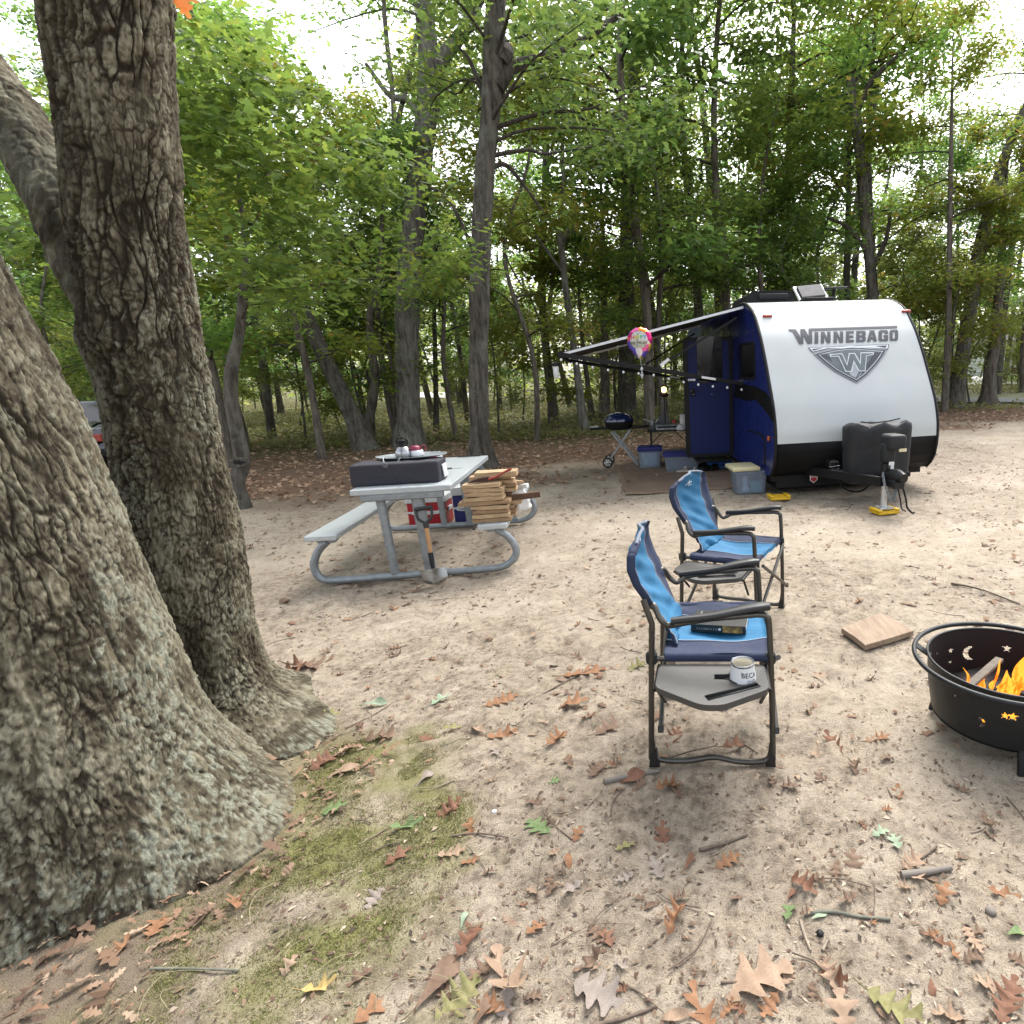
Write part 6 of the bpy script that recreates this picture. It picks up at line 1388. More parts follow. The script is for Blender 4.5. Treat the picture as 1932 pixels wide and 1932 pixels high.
HERO = [
 # label, pixel path from the ground up, widths in pixels, depth (None: from the ground point), bark, crown: (base z, limbs, spread, leaves, az), extra branches
 ('tall forked oak with pale upper bark behind the picnic table', [(772, 840), (770, 760), (768, 640), (775, 480), (790, 330), (800, 230), (812, 150), (808, 80), (798, 10), (792, -60)], [50, 44, 42, 41, 40, 39, 37, 32, 29, 25], None, 'barkpale', (9.5, 7, 2.6, 34, None),
   [([(813, 150), (838, 105), (872, 62), (900, 10), (920, -40)], [28, 24, 20, 16, 13]), ([(768, 330), (748, 262), (740, 170), (728, 60), (722, -30)], [10, 9, 8, 7, 5]), ([(745, 250), (768, 160), (785, 70), (790, 0)], [8, 7, 6, 4]), ([(800, 235), (770, 190), (735, 180), (690, 120)], [14, 11, 9, 6])]),
 ('straight grey oak with a burl rising behind the far end of the picnic table', [(909, 883), (906, 800), (903, 640), (908, 480), (915, 330), (925, 200), (930, 100), (936, -30)], [50, 39, 36, 35, 34, 35, 37, 34], None, 'bark', (5.0, 15, 3.3, 36, None),
   [([(938, 165), (968, 128), (1010, 112), (1060, 98), (1115, 66), (1180, 20)], [26, 19, 16, 14, 12, 8]), ([(922, 215), (903, 155), (884, 110), (866, 90)], [10, 8, 6, 4]), ([(912, 330), (950, 310), (985, 345), (1025, 400)], [10, 8, 6, 4]), ([(903, 500), (870, 420), (840, 370), (800, 350)], [7, 6, 5, 3]), ([(944, 120), (953, 105), (960, 88)], [24, 30, 14])]),
 ('oak trunk leaning strongly left behind the picnic table', [(692, 848), (660, 775), (620, 690), (580, 600), (545, 520), (505, 430), (470, 350), (430, 260), (395, 150)], [36, 31, 29, 28, 27, 26, 24, 20, 14], None, 'bark', (3.6, 16, 3.0, 50, None), [([(505, 430), (470, 420), (440, 390), (415, 392)], [8, 7, 5, 3])]),
 ('thick grey oak standing behind the portable grill', [(1183, 787), (1182, 640), (1182, 480), (1188, 330), (1195, 200), (1200, 60)], [34, 28, 26, 26, 24, 18], None, 'bark', (4.4, 16, 3.8, 42, None), [([(1184, 420), (1150, 380), (1110, 360), (1050, 350)], [8, 6, 5, 3])]),
 ('broken topped oak trunk rising behind the white trailer', [(1652, 762), (1648, 640), (1645, 540), (1635, 420), (1622, 300), (1608, 190), (1604, 148)], [24, 22, 21, 20, 19, 18, 15], 21.0, 'bark', (4.6, 9, 2.6, 44, None), [([(1618, 205), (1640, 160), (1668, 128), (1700, 100)], [13, 10, 8, 5]), ([(1640, 480), (1600, 430), (1560, 410)], [9, 7, 4]), ([(1650, 500), (1672, 450), (1680, 400)], [10, 8, 5])]),
 ('leaning oak right of the trailer with a reddish scarred trunk', [(1800, 768), (1815, 680), (1830, 575), (1845, 490), (1868, 380), (1905, 270), (1945, 180)], [32, 27, 25, 24, 21, 17, 13], None, 'bark', (3.8, 8, 2.4, 40, None), [([(1848, 490), (1885, 430), (1932, 365), (1970, 320)], [12, 10, 9, 6])]),
 ('short dark oak trunk at the right edge beyond the sand', [(1864, 764), (1868, 700), (1878, 640), (1885, 560), (1890, 480), (1895, 400)], [30, 23, 21, 18, 14, 9], None, 'barkdark', (2.7, 12, 2.2, 46, None), []),
 ('crooked reddish brown trunk left of the forked oak', [(694, 842), (700, 780), (706, 715), (700, 670), (694, 620), (702, 570), (712, 520), (722, 430)], [21, 18, 17, 16, 15, 14, 12, 8], None, 'barkdark', (3.2, 8, 1.8, 44, None), [([(703, 735), (695, 715), (692, 700)], [8, 7, 5])]),
 ('slim grey trunk just behind the forked oak', [(748, 800), (742, 700), (735, 600), (738, 480), (745, 360)], [19, 17, 17, 15, 10], None, 'bark', (5, 9, 2.4, 40, None), []),
 ('grey trunk leaning left, seen behind the strongly leaning oak', [(662, 772), (645, 690), (628, 600), (615, 480), (608, 380)], [18, 16, 15, 13, 9], None, 'bark', (4, 10, 2.6, 40, None), []),
 ('thin straight sapling between the forked oak and the burl oak', [(823, 812), (821, 700), (820, 560), (818, 420)], [10, 9, 8, 5], None, 'bark', (3.2, 8, 1.5, 40, None), []),
 ('dark trunk leaning left in front of the far pale road', [(854, 756), (843, 670), (832, 600), (825, 500)], [13, 11, 10, 7], None, 'barkdark', (4, 9, 2.8, 40, None), []),
 ('dark upright trunk right of the far pale road', [(872, 760), (871, 640), (870, 540), (868, 440)], [15, 14, 13, 8], None, 'barkdark', (4.5, 9, 2.8, 40, None), []),
 ('thin dark trunk right of the burl oak', [(942, 772), (941, 660), (940, 560), (938, 480)], [9, 8, 7, 4], None, 'barkdark', (3, 9, 2.2, 40, None), []),
 ('slender pale trunk with a forked top left of the grill', [(1103, 811), (1088, 690), (1072, 580), (1063, 500), (1056, 430), (1062, 340)], [16, 14, 13, 12, 11, 7], None, 'barkpale', (4.2, 9, 2.0, 42, None), [([(1058, 460), (1078, 420), (1090, 385)], [7, 5, 3]), ([(1066, 520), (1030, 470), (1008, 440)], [6, 5, 3])]),
 ('dark crooked trunk under the outer end of the awning', [(1076, 768), (1060, 700), (1046, 650), (1036, 590), (1044, 520), (1040, 440)], [11, 10, 10, 9, 8, 5], None, 'barkdark', (4, 8, 2.2, 40, None), []),
 ('thin reddish trunk leaning under the awning arm', [(1118, 792), (1108, 720), (1100, 660), (1094, 580)], [11, 10, 9, 6], None, 'barkdark', (3.6, 8, 2.0, 40, None), []),
 ('dark mossy trunk left of the thick oak behind the grill', [(1141, 792), (1140, 700), (1140, 600), (1138, 500), (1136, 400)], [18, 15, 14, 12, 7], None, 'barkdark', (3.8, 9, 2.4, 40, None), []),
 ('brown crooked trunk just right of the big twin trunked oak', [(453, 957), (453, 910), (452, 872), (449, 830), (442, 760), (440, 700), (450, 640), (458, 560), (462, 470)], [32, 27, 33, 25, 23, 22, 19, 15, 8], None, 'bark', (2.3, 17, 2.4, 56, None), []),
 ('thin leaning sapling left of the leaning oak', [(532, 784), (522, 730), (515, 690), (502, 640), (490, 560)], [11, 10, 9, 8, 5], None, 'barkdark', (3, 9, 2.4, 44, None), []),
 ('grey trunk rising behind the awning next to the trailer', [(1326, 770), (1322, 690), (1318, 590), (1312, 480), (1305, 400), (1300, 300)], [22, 21, 19, 17, 14, 9], None, 'bark', (4.4, 11, 2.8, 42, None), []),
 ('thin trunk above the roof vent of the trailer', [(1480, 770), (1479, 600), (1478, 500), (1480, 420), (1484, 330)], [15, 13, 12, 11, 7], 26.0, 'barkdark', (4.4, 10, 3.0, 40, None), []),
]
used = []
for k, (label, path, wd, Y, bk_, crown, extra) in enumerate(HERO):
    rg = np.random.default_rng(500 + k); g0 = G(*path[0]); Yd = Y or g0[1]
    if Y: g0 = D(*path[0], Yd); g0[2] = 0
    ctrl = [np.array((g0[0], g0[1], -.1))] + [D(px, py, Yd) for px, py in path[1:]]
    zc = (Yd * math.cos(PITCH)); W_ = [w * zc / F / 2 * .94 for w in wd]; W_[0] *= 1.15
    if ctrl[-1][2] < 9 and 'broken' not in label and 'burl' not in label: ctrl.append(ctrl[-1] + (ctrl[-1] - ctrl[-2]) * .9 + np.array((0, 0, 1.2))); W_.append(W_[-1] * .35)
    for i in range(1, len(ctrl)): ctrl[i][1] += rg.normal(0, .05)
    q, r = dense(ctrl, W_, 90); r = r * (1 + .35 * np.exp(-np.clip(q[:, 2], 0, 9) / .25))
    t = thing('oak_tree', label, 'tree', (g0[0], g0[1], 0)); org = np.array((g0[0], g0[1], 0))
    tm = NB(); tm.add(*tube_np(q - org, r, 24, k, .13)); link_obj('trunk', tm.mesh('trunk'), M[bk_], t)
    base, nl, sprd, per, az = crown
    nb, cl, cr = limbs(q - org, r, rg, base, nl, sprd, .5, thin=.6)
    for pth, wds in extra:
        pts = [D(px, py, Yd + .12 * i * (1 if k % 2 else -1)) for i, (px, py) in enumerate(pth)]; qq, rr_ = dense(pts, [w * zc / F / 2 for w in wds], 22); nb.add(*tube_np(qq - org, rr_, 10, k, .08))
        cl = np.vstack([cl, qq[-1:] - org]); cr = np.append(cr, .45)
    link_obj('branches', nb.mesh('branches'), M['twigb'] if bk_ != 'barkpale' else M['barkpale'], t)
    v, f = canopy(cl, cr * 1.35, int(per * 1.15), .155 if Yd < 17 else .17, 'mid' if Yd < 19 else 'far', rg, flat_=.6)
    link_obj('crown', np_mesh('crown', v, f), M[('leafA', 'leafB', 'leafC')[k % 3]], t)
    used.append((g0[0], g0[1]))
# the wood behind
rg = np.random.default_rng(31); spots = []
def el_limit(az):
    """how high crowns may reach (degrees above the horizon) where the photo shows open sky"""
    pts = [(-60, 40), (-36, 44), (-33, 32), (-24, 27.5), (-19, 29), (-16.5, 40), (10, 46), (19.5, 46), (22, 36), (24, 26), (28, 22), (31, 28), (40, 34)]
    return float(np.interp(az, [p[0] for p in pts], [p[1] for p in pts]))
tries = 0
while len(spots) < 125 and tries < 9000:
    tries += 1; y = 13 + 40 * rg.uniform(0, 1) ** 1.15; x = rg.uniform(-1.15 * y - 4, .75 * y + 5); az = math.degrees(math.atan2(x, y))
    if y < np.interp(x, [-40, -12, -8, 9, 12, 40], [12, 13, 17, 19, 20, 20]): continue
    if abs(x - 13) < 6 and 21.5 < y < 27 and x > 7: continue
    if any((x - a) ** 2 + (y - b_) ** 2 < (2.2 + y * .028) ** 2 for a, b_ in spots) or any((x - a) ** 2 + (y - b_) ** 2 < 2.4 for a, b_ in used): continue
    if az > 26 and y > 24 and rg.uniform() < .35: continue
    spots.append((x, y))
for i, (x, y) in enumerate(spots):
    az = math.degrees(math.atan2(x, y)); dist = math.hypot(x, y); lim = 1.6 + dist * math.tan(math.radians(el_limit(az)))
    k = int(rg.integers(0, 6)) if rg.uniform() < .50 else int(rg.integers(6, 9)); s = rg.uniform(.85, 1.2) * (1.15 if y > 30 and k < 6 else 1) * (1.35 if -15 < az < 20 and k < 6 else 1)
    s = min(s, lim / (KIND[k][3] + .8)); 
    if s < .45: k = 7; s = max(.4, min(.8, lim / 7))
    lm = M[('leafA', 'leafB', 'leafC', 'leafA', 'leafB')[int(rg.integers(0, 5))]]
    qx = proj((x, y, 1.6))[0]
    reg = 'left of the big twin trunked oak' if qx < 200 else 'between the big oak and leaning trunk' if qx < 600 else 'behind the picnic table' if qx < 915 else 'between the burl oak and the grill' if qx < 1185 else 'behind the awning and trailer' if qx < 1740 else 'right of the white trailer'
    sz_ = 'tall leafy oak' if k < 6 and s > .95 else 'middling leafy oak' if k < 6 else 'small bushy tree'
    place_kind(k, x, y, s, rg.uniform(0, 6.28), sz_ + ' in the wood ' + reg, sz_.replace('oak', 'oaks').replace('tree', 'trees') + ' in the wood ' + reg, lm, M[('bark', 'barkdark', 'barkdark', 'barkdark')[i % 4]])
rf2 = np.random.default_rng(63); N = 26000; y = rf2.uniform(54, 95, N); x = rf2.uniform(-1.35, .95, N) * y; azd = np.degrees(np.arctan2(x, y)); lim = np.array([el_limit(a) for a in azd]); hmax = np.minimum(13 + 3 * fbm(np.stack([x * .12, 0 * x, 0 * x], 1), 3, 4), np.hypot(x, y) * np.tan(np.radians(lim)) * .55 + 1.6)
z = .2 + hmax * rf2.uniform(0, 1, N) ** .9; k = ~((azd > 26.5) & (azd < 32) & (z < 6)) & ~((azd > -23) & (azd < -16) & (z < 1.6) & (y < 66)); x, y, z = x[k], y[k], z[k]; N = len(x); a = rf2.uniform(0, 6.28, N)
v, f = leaves_np(np.stack([x, y, z], 1), np.stack([np.cos(a), np.sin(a), rf2.uniform(-.6, .6, N)], 1), np.stack([rf2.normal(0, .6, N), rf2.normal(0, .6, N), np.ones(N)], 1), rf2.uniform(.5, 1.1, N), 'far', rng=rf2)
tag(link_obj('far_wood', np_mesh('far_wood', v, f), M['farleaf']), 'solid green mass of the far wood beyond the nearer trunks', 'wood', kind='stuff')
for px, y, s, lb in ((1640, 24, 1.05, 'tall high crowned oak behind the trailer roof'), (1478, 24, 1.1, 'tall high crowned oak behind the air conditioner'), (1318, 23, 1.05, 'tall high crowned oak behind the open trailer door'), (1040, 22, 1.05, 'tall high crowned oak left of the awning tip'), (1885, 27, 1.0, 'tall high crowned oak near the right edge of the wood')):
    p = D(px, 700, y); place_kind(9, p[0], y, s, px * .37, lb, None, M['leafA' if px % 40 else 'leafC'], M['bark'])
for px, y, k, s, rz, lb in ((400, 12.5, 4, .85, .3, 'young leafy oak right beside the big twin trunked oak'), (585, 13.2, 4, .80, 1.2, 'young leafy oak left of the strongly leaning trunk'), (735, 17.5, 5, .72, 2.0, 'young leafy oak between the leaning trunk and forked oak'), (850, 16.5, 0, .72, .7, 'young leafy oak between the forked oak and burl oak'), (1005, 15.5, 2, .80, 4.0, 'young leafy oak right of the burl oak'), (1250, 19.0, 4, 1.0, 2.2, 'young leafy oak behind the folding table'), (1790, 19.5, 6, .95, 1.0, 'young leafy oak just right of the trailer'), (1560, 22.5, 2, .95, 3.3, 'young leafy oak behind the trailer roof'), (1440, 20.5, 4, 1.0, 5.1, 'young leafy oak behind the trailer air conditioner')):
    p = D(px, 730, y); place_kind(k, p[0], y, s, rz, lb, None, M['leafC' if px in (585, 1005, 1790) else 'leafA'], M['barkdark'])
rf3 = np.random.default_rng(91)
for i in range(74):
    y = 16 + 26 * rf3.uniform(0, 1); x = rf3.uniform(-1.0 * y, .62 * y); 
    if y < np.interp(x, [-40, -12, -8, 9, 12, 40], [13, 14, 18, 20, 20, 20]): continue
    if any((x - a) ** 2 + (y - b_) ** 2 < 1.2 for a, b_ in used): continue
    qx = proj((x, y, 1.6))[0]; place_kind(int(rf3.integers(6, 9)), x, y, rf3.uniform(.5, .95), rf3.uniform(0, 6.28), 'low light green sapling ' + ('left of the leaning trunk' if qx < 600 else 'behind the picnic table' if qx < 915 else 'between the burl oak and the grill' if qx < 1185 else 'behind the awning' if qx < 1740 else 'right of the trailer'), 'light green saplings ' + ('left of the leaning trunk' if qx < 600 else 'behind the picnic table' if qx < 915 else 'between the burl oak and the grill' if qx < 1185 else 'behind the awning' if qx < 1740 else 'right of the trailer'), M['farleaf'], M['bark'])
# rust coloured young tree
place_kind(6, *G(1150, 772)[:2], .95, 1.0, 'young tree with rust coloured leaves left of the thick oak', None, M['leafrust'], M['barkdark'])

# ---- the big twin trunked oak at the left
def bark_stem(rows, center_fn, r_fn, z0, z1, NV, NU, seed, flare, coarse, contact=None):
    zz = z0 + (z1 - z0) * np.linspace(0, 1, NV); uu = np.arange(NU) / NU * 2 * math.pi; th = -.55 + uu - math.pi + .62 * np.sin(uu - math.pi) * -1
    Zm, Tm = np.meshgrid(zz, th, indexing='ij'); cx_, cy_ = center_fn(Zm); R = r_fn(Zm) + flare(Tm, Zm)
    x, y = np.cos(Tm), np.sin(Tm)
    P = np.stack([x * R, y * R, Zm], -1).reshape(-1, 3)                 # unwrapped from the lean, flare kept
    wp = P + .035 * np.stack([fbm(P * 4, 3, seed), fbm(P * 4, 3, seed + 5), 1.6 * fbm(P * 4, 3, seed + 9)], 1)
    wq = wp + .012 * np.stack([fbm(P * 16, 2, seed + 1), fbm(P * 16, 2, seed + 6), fbm(P * 16, 2, seed + 8)], 1)
    low = np.clip(1 - (P[:, 2] - .5) / 1.7, 0, 1)
    f1, f2, idv = worley(wp * (22, 22, 3.4), seed + 20); e1 = f2 - f1
    g1, g2, gid = worley(wq * (48, 48, 20), seed + 30); e2 = g2 - g1
    h1, h2, hid = worley(wq * (85, 85, 60), seed + 33)
    gate = smooth(-.60, .15, fbm(P * (7, 7, 3), 3, seed + 46))                      # furrows come and go
    ridge = 1 - (1 - smooth(.0, .17, e1)) * gate * (.50 + .50 * (1 - low)); small = 1 - (1 - smooth(.0, .18, e2)) * smooth(-.8, .3, fbm(P * (12, 12, 7), 2, seed + 47)); fib = fbm(P * (85, 85, 18), 3, seed + 50); lump = fbm(P * (11, 11, 4), 4, seed + 44); grit = fbm(P * (70, 70, 55), 3, seed + 52)
    d = coarse * (ridge - .75) + .0038 * (small - .5) + .012 * fbm(P * (2.0, 2.0, 1.0), 3, seed + 40) + (.0022 + .003 * low) * lump + .007 * (idv - .5) * (1 - low) + (.0045 + .0045 * low) * (gid - .5) + .0045 * (hid - .5) + .0038 * fib + .0030 * low * grit
    R = R + d.reshape(R.shape)
    V = np.stack([cx_ + x * R, cy_ + y * R, Zm], -1).reshape(-1, 3)
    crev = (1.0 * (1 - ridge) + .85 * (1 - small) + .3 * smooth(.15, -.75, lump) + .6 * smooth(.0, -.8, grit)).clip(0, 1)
    patch = smooth(-.35, .5, fbm(P * (2.6, 2.6, 1.6), 4, seed + 60)) * (.45 + .55 * low)
    speck = fbm(P * (55, 55, 45), 3, seed + 70)
    lich = smooth(.40 - .50 * patch, .80 - .45 * patch, .7 * speck + .30 * lump + .9 * (hid - .5)) * (.20 + .80 * patch) * (1 - .8 * crev)
    gid = np.clip(.46 + .40 * fib + .30 * grit + .5 * (gid - .5) + .35 * (hid - .5), 0, 1); hid = np.clip(.5 + .7 * lump, 0, 1)
    return V, grid_faces(NU, NV, True), np.stack([crev, lich, .5 * gid + .5 * hid], 1)
m, n, l, b = _mat('oak_bark')
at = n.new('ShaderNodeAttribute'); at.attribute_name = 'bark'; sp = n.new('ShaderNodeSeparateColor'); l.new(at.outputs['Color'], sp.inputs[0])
n1 = noise_node(n, l, 55, 6, .8); n2 = noise_node(n, l, 4, 4, .6); n3 = noise_node(n, l, 110, 4, .7)
pl_ = mixc(n, l, ramp(n, l, n1.outputs[0], [(.3, 0.0), (.7, 1.0)]), (0.077, 0.066, 0.043), (0.198, 0.178, 0.123))
pl_ = mixc(n, l, ramp(n, l, n2.outputs[0], [(.42, 0.0), (.62, .65)]), pl_, (0.124, 0.095, 0.059))
pl_ = mixc(n, l, .6, pl_, ramp(n, l, sp.outputs[2], [(0.2, (0.045, 0.037, 0.024)), (.5, (0.121, 0.109, 0.074)), (.8, (0.261, 0.245, 0.180))]))
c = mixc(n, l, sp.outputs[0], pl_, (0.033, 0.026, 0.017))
lc = mixc(n, l, ramp(n, l, n3.outputs[0], [(.35, 0.0), (.65, 1.0)]), (.12, .125, .09), (.255, .26, .205))
c = mixc(n, l, ramp(n, l, sp.outputs[1], [(.05, 0.0), (.7, .9)]), c, lc)
l.new(c, b.inputs['Base Color']); b.inputs['Roughness'].default_value = .92; b.inputs['Specular IOR Level'].default_value = .18
fb_ = noise_node(n, l, 120, 4, .7, stretch=(1, 1, .25)); add_bump(n, l, b, fb_.outputs[0], .9, .008); M['oakbark'] = m
OY = 2.75
def cyl(y, xl, xr, Y):
    a, b_ = D(xl, y, Y), D(xr, y, Y); c_ = (a + b_) / 2; az = math.atan2(c_[0], c_[1]); return c_, np.linalg.norm(a - b_) / 2 * math.cos(az) * (1.0 + .10 * float(smooth(600, 1000, np.array(float(y)))))
SA_ = [cyl(y, xl, xr, OY) for y, xl, xr in ((-140, 50, 322), (0, 72, 332), (200, 105, 337), (420, 130, 350), (640, 168, 385), (800, 208, 410), (900, 222, 432), (1000, 226, 456), (1100, 230, 476), (1200, 232, 490), (1290, 232, 508))]
az_ = np.array([c_[2] for c_, r in SA_])[::-1]; ax_s = np.array([c_[0] for c_, r in SA_])[::-1]; ar_ = np.array([r for c_, r in SA_])[::-1]
fx = lambda z, a: np.interp(z, az_, a)
oak = thing('oak_tree', 'huge rough barked twin trunked oak with grey green lichen at the left', 'tree', (-2.3, 2.4, 0)); OO = np.array((-2.3, 2.4, 0))
def flareA(T_, Z_):
    w = .5 + .5 * np.cos(T_ - math.atan2(-.30, .62)); k = np.exp(-np.clip(Z_, 0, 9) / .16); k2 = np.exp(-np.clip(Z_, 0, 9) / .065)
    return .08 * k + .36 * k2 * w ** 16 + .14 * k2 * (.5 + .5 * np.cos(T_ - .5)) ** 8 + .03 * np.cos(T_ * 5 + 2) * k + .022 * np.exp(-((Z_ - fx_z640) / .10) ** 2) * (.5 + .5 * np.cos(T_ - 3.6)) + .05 * np.cos(T_ * 3 + 1) * np.exp(-np.clip(Z_, 0, 9) / .5)
fx_z640 = float(D(200, 640, OY)[2])
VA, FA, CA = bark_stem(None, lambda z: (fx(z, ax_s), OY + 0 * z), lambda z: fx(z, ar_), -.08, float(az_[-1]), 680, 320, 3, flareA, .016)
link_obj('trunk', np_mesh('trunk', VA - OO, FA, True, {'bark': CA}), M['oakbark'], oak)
BY = 2.25; RBz = ([0, .35, .8, 1.3, 1.8, 2.4, 3.2], [.52, .47, .40, .36, .34, .32, .29])
bs = []
for y, xr in ((300, -95), (490, 0), (640, 76), (780, 152), (960, 235), (1100, 296), (1200, 342), (1320, 402), (1400, 455)):
    p = D(xr, y, BY); u = ray(xr, y)[:2]; u = u / np.linalg.norm(u); r = float(np.interp(p[2], *RBz)); c_ = p[:2] + r * np.array((-u[1], u[0])) * (1 if u[1] > 0 else -1); bs.append((p[2], c_[0], c_[1]))
bs.sort(); bz, bx_, by_ = np.array(bs).T
zt_ = 4.6; bz = np.append(bz, zt_); bx_ = np.append(bx_, bx_[-1] + (zt_ - bz[-2]) * (bx_[-1] - bx_[-2]) / (bz[-2] - bz[-3])); by_ = np.append(by_, by_[-1])
def cB(z):
    x = np.interp(z, bz, bx_); y = np.interp(z, bz, by_); return x, y
def flareB(T_, Z_):
    k = np.exp(-np.clip(Z_, 0, 9) / .14); return .06 * k + .16 * np.exp(-np.clip(Z_, 0, 9) / .10) * np.clip(np.cos(T_ - .25), 0, 1) ** 3 + .05 * np.cos(T_ * 4 + .6) * np.exp(-np.clip(Z_, 0, 9) / .25) + .05 * np.cos(T_ * 2 + 2.0) * np.exp(-np.clip(Z_, 0, 9) / .8)
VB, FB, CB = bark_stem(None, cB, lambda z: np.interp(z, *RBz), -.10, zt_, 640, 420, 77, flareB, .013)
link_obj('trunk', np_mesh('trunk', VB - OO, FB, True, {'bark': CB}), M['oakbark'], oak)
lq, lr = dense([D(250, 650, OY + .0), D(185, 530, OY + .03), D(128, 402, OY + .12), D(62, 285, OY + .25), D(0, 182, OY + .35), D(-90, 60, OY + .45)], [.10, .125, .125, .115, .11, .10], 240)
v, f = tube_np(lq - OO, lr, 150, 9, .06, .07)
cb = np.stack([np.clip(.5 + .6 * fbm(v * (30, 30, 12), 3, 5), 0, 1), np.clip(.3 + .5 * fbm(v * 6, 3, 6), 0, 1) * .5, np.clip(.5 + .5 * fbm(v * 20, 2, 8), 0, 1)], 1)
link_obj('limb', np_mesh('limb', v, f, True, {'bark': cb}), M['oakbark'], oak)
up_, ur = dense([np.array((float(fx(az_[-1], ax_s)), OY, float(az_[-1]) - .05)), np.array((-3.0, 2.8, 5.2)), np.array((-3.2, 3.0, 7.5)), np.array((-3.3, 3.0, 10.5))], [float(ar_[-1]), .23, .18, .05], 40)
tm = NB(); tm.add(*tube_np(up_ - OO, ur, 24, 4, .1)); link_obj('upper_trunk', tm.mesh('upper_trunk'), M['bark'], oak)
nb, cl, cr = limbs(up_ - OO, ur, np.random.default_rng(88), 6.6, 12, 3.2, .5); link_obj('branches', nb.mesh('branches'), M['twigb'], oak)
v, f = canopy(cl, cr * 1.3, 50, .16, 'mid', np.random.default_rng(89)); link_obj('crown', np_mesh('crown', v, f), M['leafA'], oak)
sp_ = thing('dead_leaf_sprig', 'orange dead leaf sprig hanging at the top edge beside the big oak trunk', 'leaf sprig', D(345, 5, 2.6))
M['deadorange'] = leaf_mat('dead_orange_leaf', [(.45, .15, .03), (.55, .22, .05), (.36, .11, .03)], .35)
dd = [(.9, -.1, -.55), (.6, .0, -.9), (.95, .1, -.2), (.5, .2, -.3)]; v, f = leaves_np(np.array([(-.05, 0, .03), (-.03, .0, .02), (-.05, .02, .04), (-.06, 0, .05)]), np.array(dd), np.array([(0.2, -1, .4), (.3, -1, .2), (0, -1, .8), (.1, -.8, .6)]), np.array((.10, .08, .09, .07)), 'lobed', .3)
link_obj('leaf', np_mesh('leaf', v, f), M['deadorange'], sp_)
tm = NB(); q, r = dense([(-.30, .08, .05), (-.15, .02, .05), (-.05, 0, .03)], [.005, .004, .002], 8); tm.add(*tube_np(q, r, 6, 0, 0)); link_obj('twig', tm.mesh('twig'), M['twigb'], sp_)
# knot hole low on the crooked trunk beside the big oak
kt_ = [o for o in bpy.data.objects if o.name.startswith('oak_tree') and 'crooked trunk just right' in o.get('label', '')][0]
kc = D(455, 872, kt_.location[1] - .10); kz = kc - np.array(kt_.location)
mb = MB(); mb.tube([(kz[0] + .10 * math.cos(a), kz[1] - .02 - .015 * abs(math.sin(a)), kz[2] + .05 * math.sin(a)) for a in np.linspace(0, 6.283, 21)[:-1]], [.026 + .006 * math.sin(i * 2.3) for i in range(20)], 8, closed=True); kn_ = mb.build('knot_hole', M['bark'], kt_)
mb = MB(); mb.lathe([(.09, 0), (.08, -.02), (0, -.03)], (kz[0], kz[1] - .045, kz[2]), 20, (math.pi / 2, 0, 0), sy=.5); mb.build('hollow', M['black'], kn_)

# ================================================================== UNDERGROWTH, LITTER, SMALL STUFF
rg = np.random.default_rng(5)
N = 24000; y = 15.5 + 38 * rg.uniform(0, 1, N) ** 1.25; x = rg.uniform(-1, 1, N) * (y * 1.05 + 3); ed = np.interp(x, [-30, -8, -2, 3, 8, 30], [13.5, 14.5, 16.0, 18, 19.0, 19.0]) + 1.2 * fbm(np.stack([x * .5, y * .5, 0 * x], 1), 3, 5)
k = (y > ed) & ~((x > 6) & (y > 21) & (y < 27)) & ~((y > 48) & (x > 20)); x, y = x[k], y[k]; N = len(x)
pos = np.repeat(np.stack([x, y, np.zeros(N)], 1), 3, 0); M4 = len(pos); hgt = np.clip(.22 + .18 * fbm(pos * (.35, .35, 0), 3, 9), .06, .6); pos[:, 2] = rg.uniform(0, 1, M4) * hgt; pos[:, :2] += rg.normal(0, .18, (M4, 2))
a = rg.uniform(0, 6.28, M4); v, f = leaves_np(pos, np.stack([np.cos(a), np.sin(a), rg.uniform(-.2, .9, M4)], 1), np.stack([rg.normal(0, .6, M4), rg.normal(0, .6, M4), np.ones(M4)], 1), rg.uniform(.07, .19, M4), 'far', rng=rg)
M['under'] = leaf_mat('undergrowth_leaf', [(.11, .125, .04), (.155, .165, .05), (.13, .15, .055), (.18, .17, .06), (.12, .14, .04), (.20, .17, .075)], .35)
tag(link_obj('undergrowth', np_mesh('undergrowth', v, f), M['under']), 'low green and olive undergrowth covering the forest floor', 'undergrowth', kind='stuff')
DRY = [(.14, .085, .055), (.21, .13, .08), (.10, .06, .04), (.29, .195, .13), (.17, .095, .055), (.36, .27, .19), (.085, .05, .035)]
M['drylit'] = leaf_mat('litter_leaf', [(.20, .125, .08), (.30, .19, .12), (.15, .09, .058), (.40, .28, .19), (.25, .145, .085), (.46, .35, .25)], .15, .8)
M['dry'] = leaf_mat('dry_leaf', DRY, .12, .8)
N = 16000; y = rg.uniform(8.2, 20, N); x = rg.uniform(-1, 1, N) * (y * 1.0 + 2); ed = np.interp(x, [-30, -8, -5, -2.5, 0, 4, 7, 9, 12, 30], [7.5, 9.0, 9.3, 9.8, 11.0, 13.5, 15.0, 15.8, 15.5, 14]) + 1.1 * fbm(np.stack([x * .55, y * .55, 0 * x], 1), 4, 70)
k = (y > ed - rg.exponential(.35, N)) & (x < 16); x, y = x[k], y[k]; N = len(x); pos = np.stack([x, y, ground_z(x, y) + rg.uniform(.004, .05, N)], 1); a = rg.uniform(0, 6.28, N)
v, f = leaves_np(pos, np.stack([np.cos(a), np.sin(a), rg.uniform(-.3, .3, N)], 1), np.stack([rg.normal(0, .45, N), rg.normal(0, .45, N), np.ones(N)], 1), rg.uniform(.07, .15, N), 'far', 1.0, .5, rng=rg)
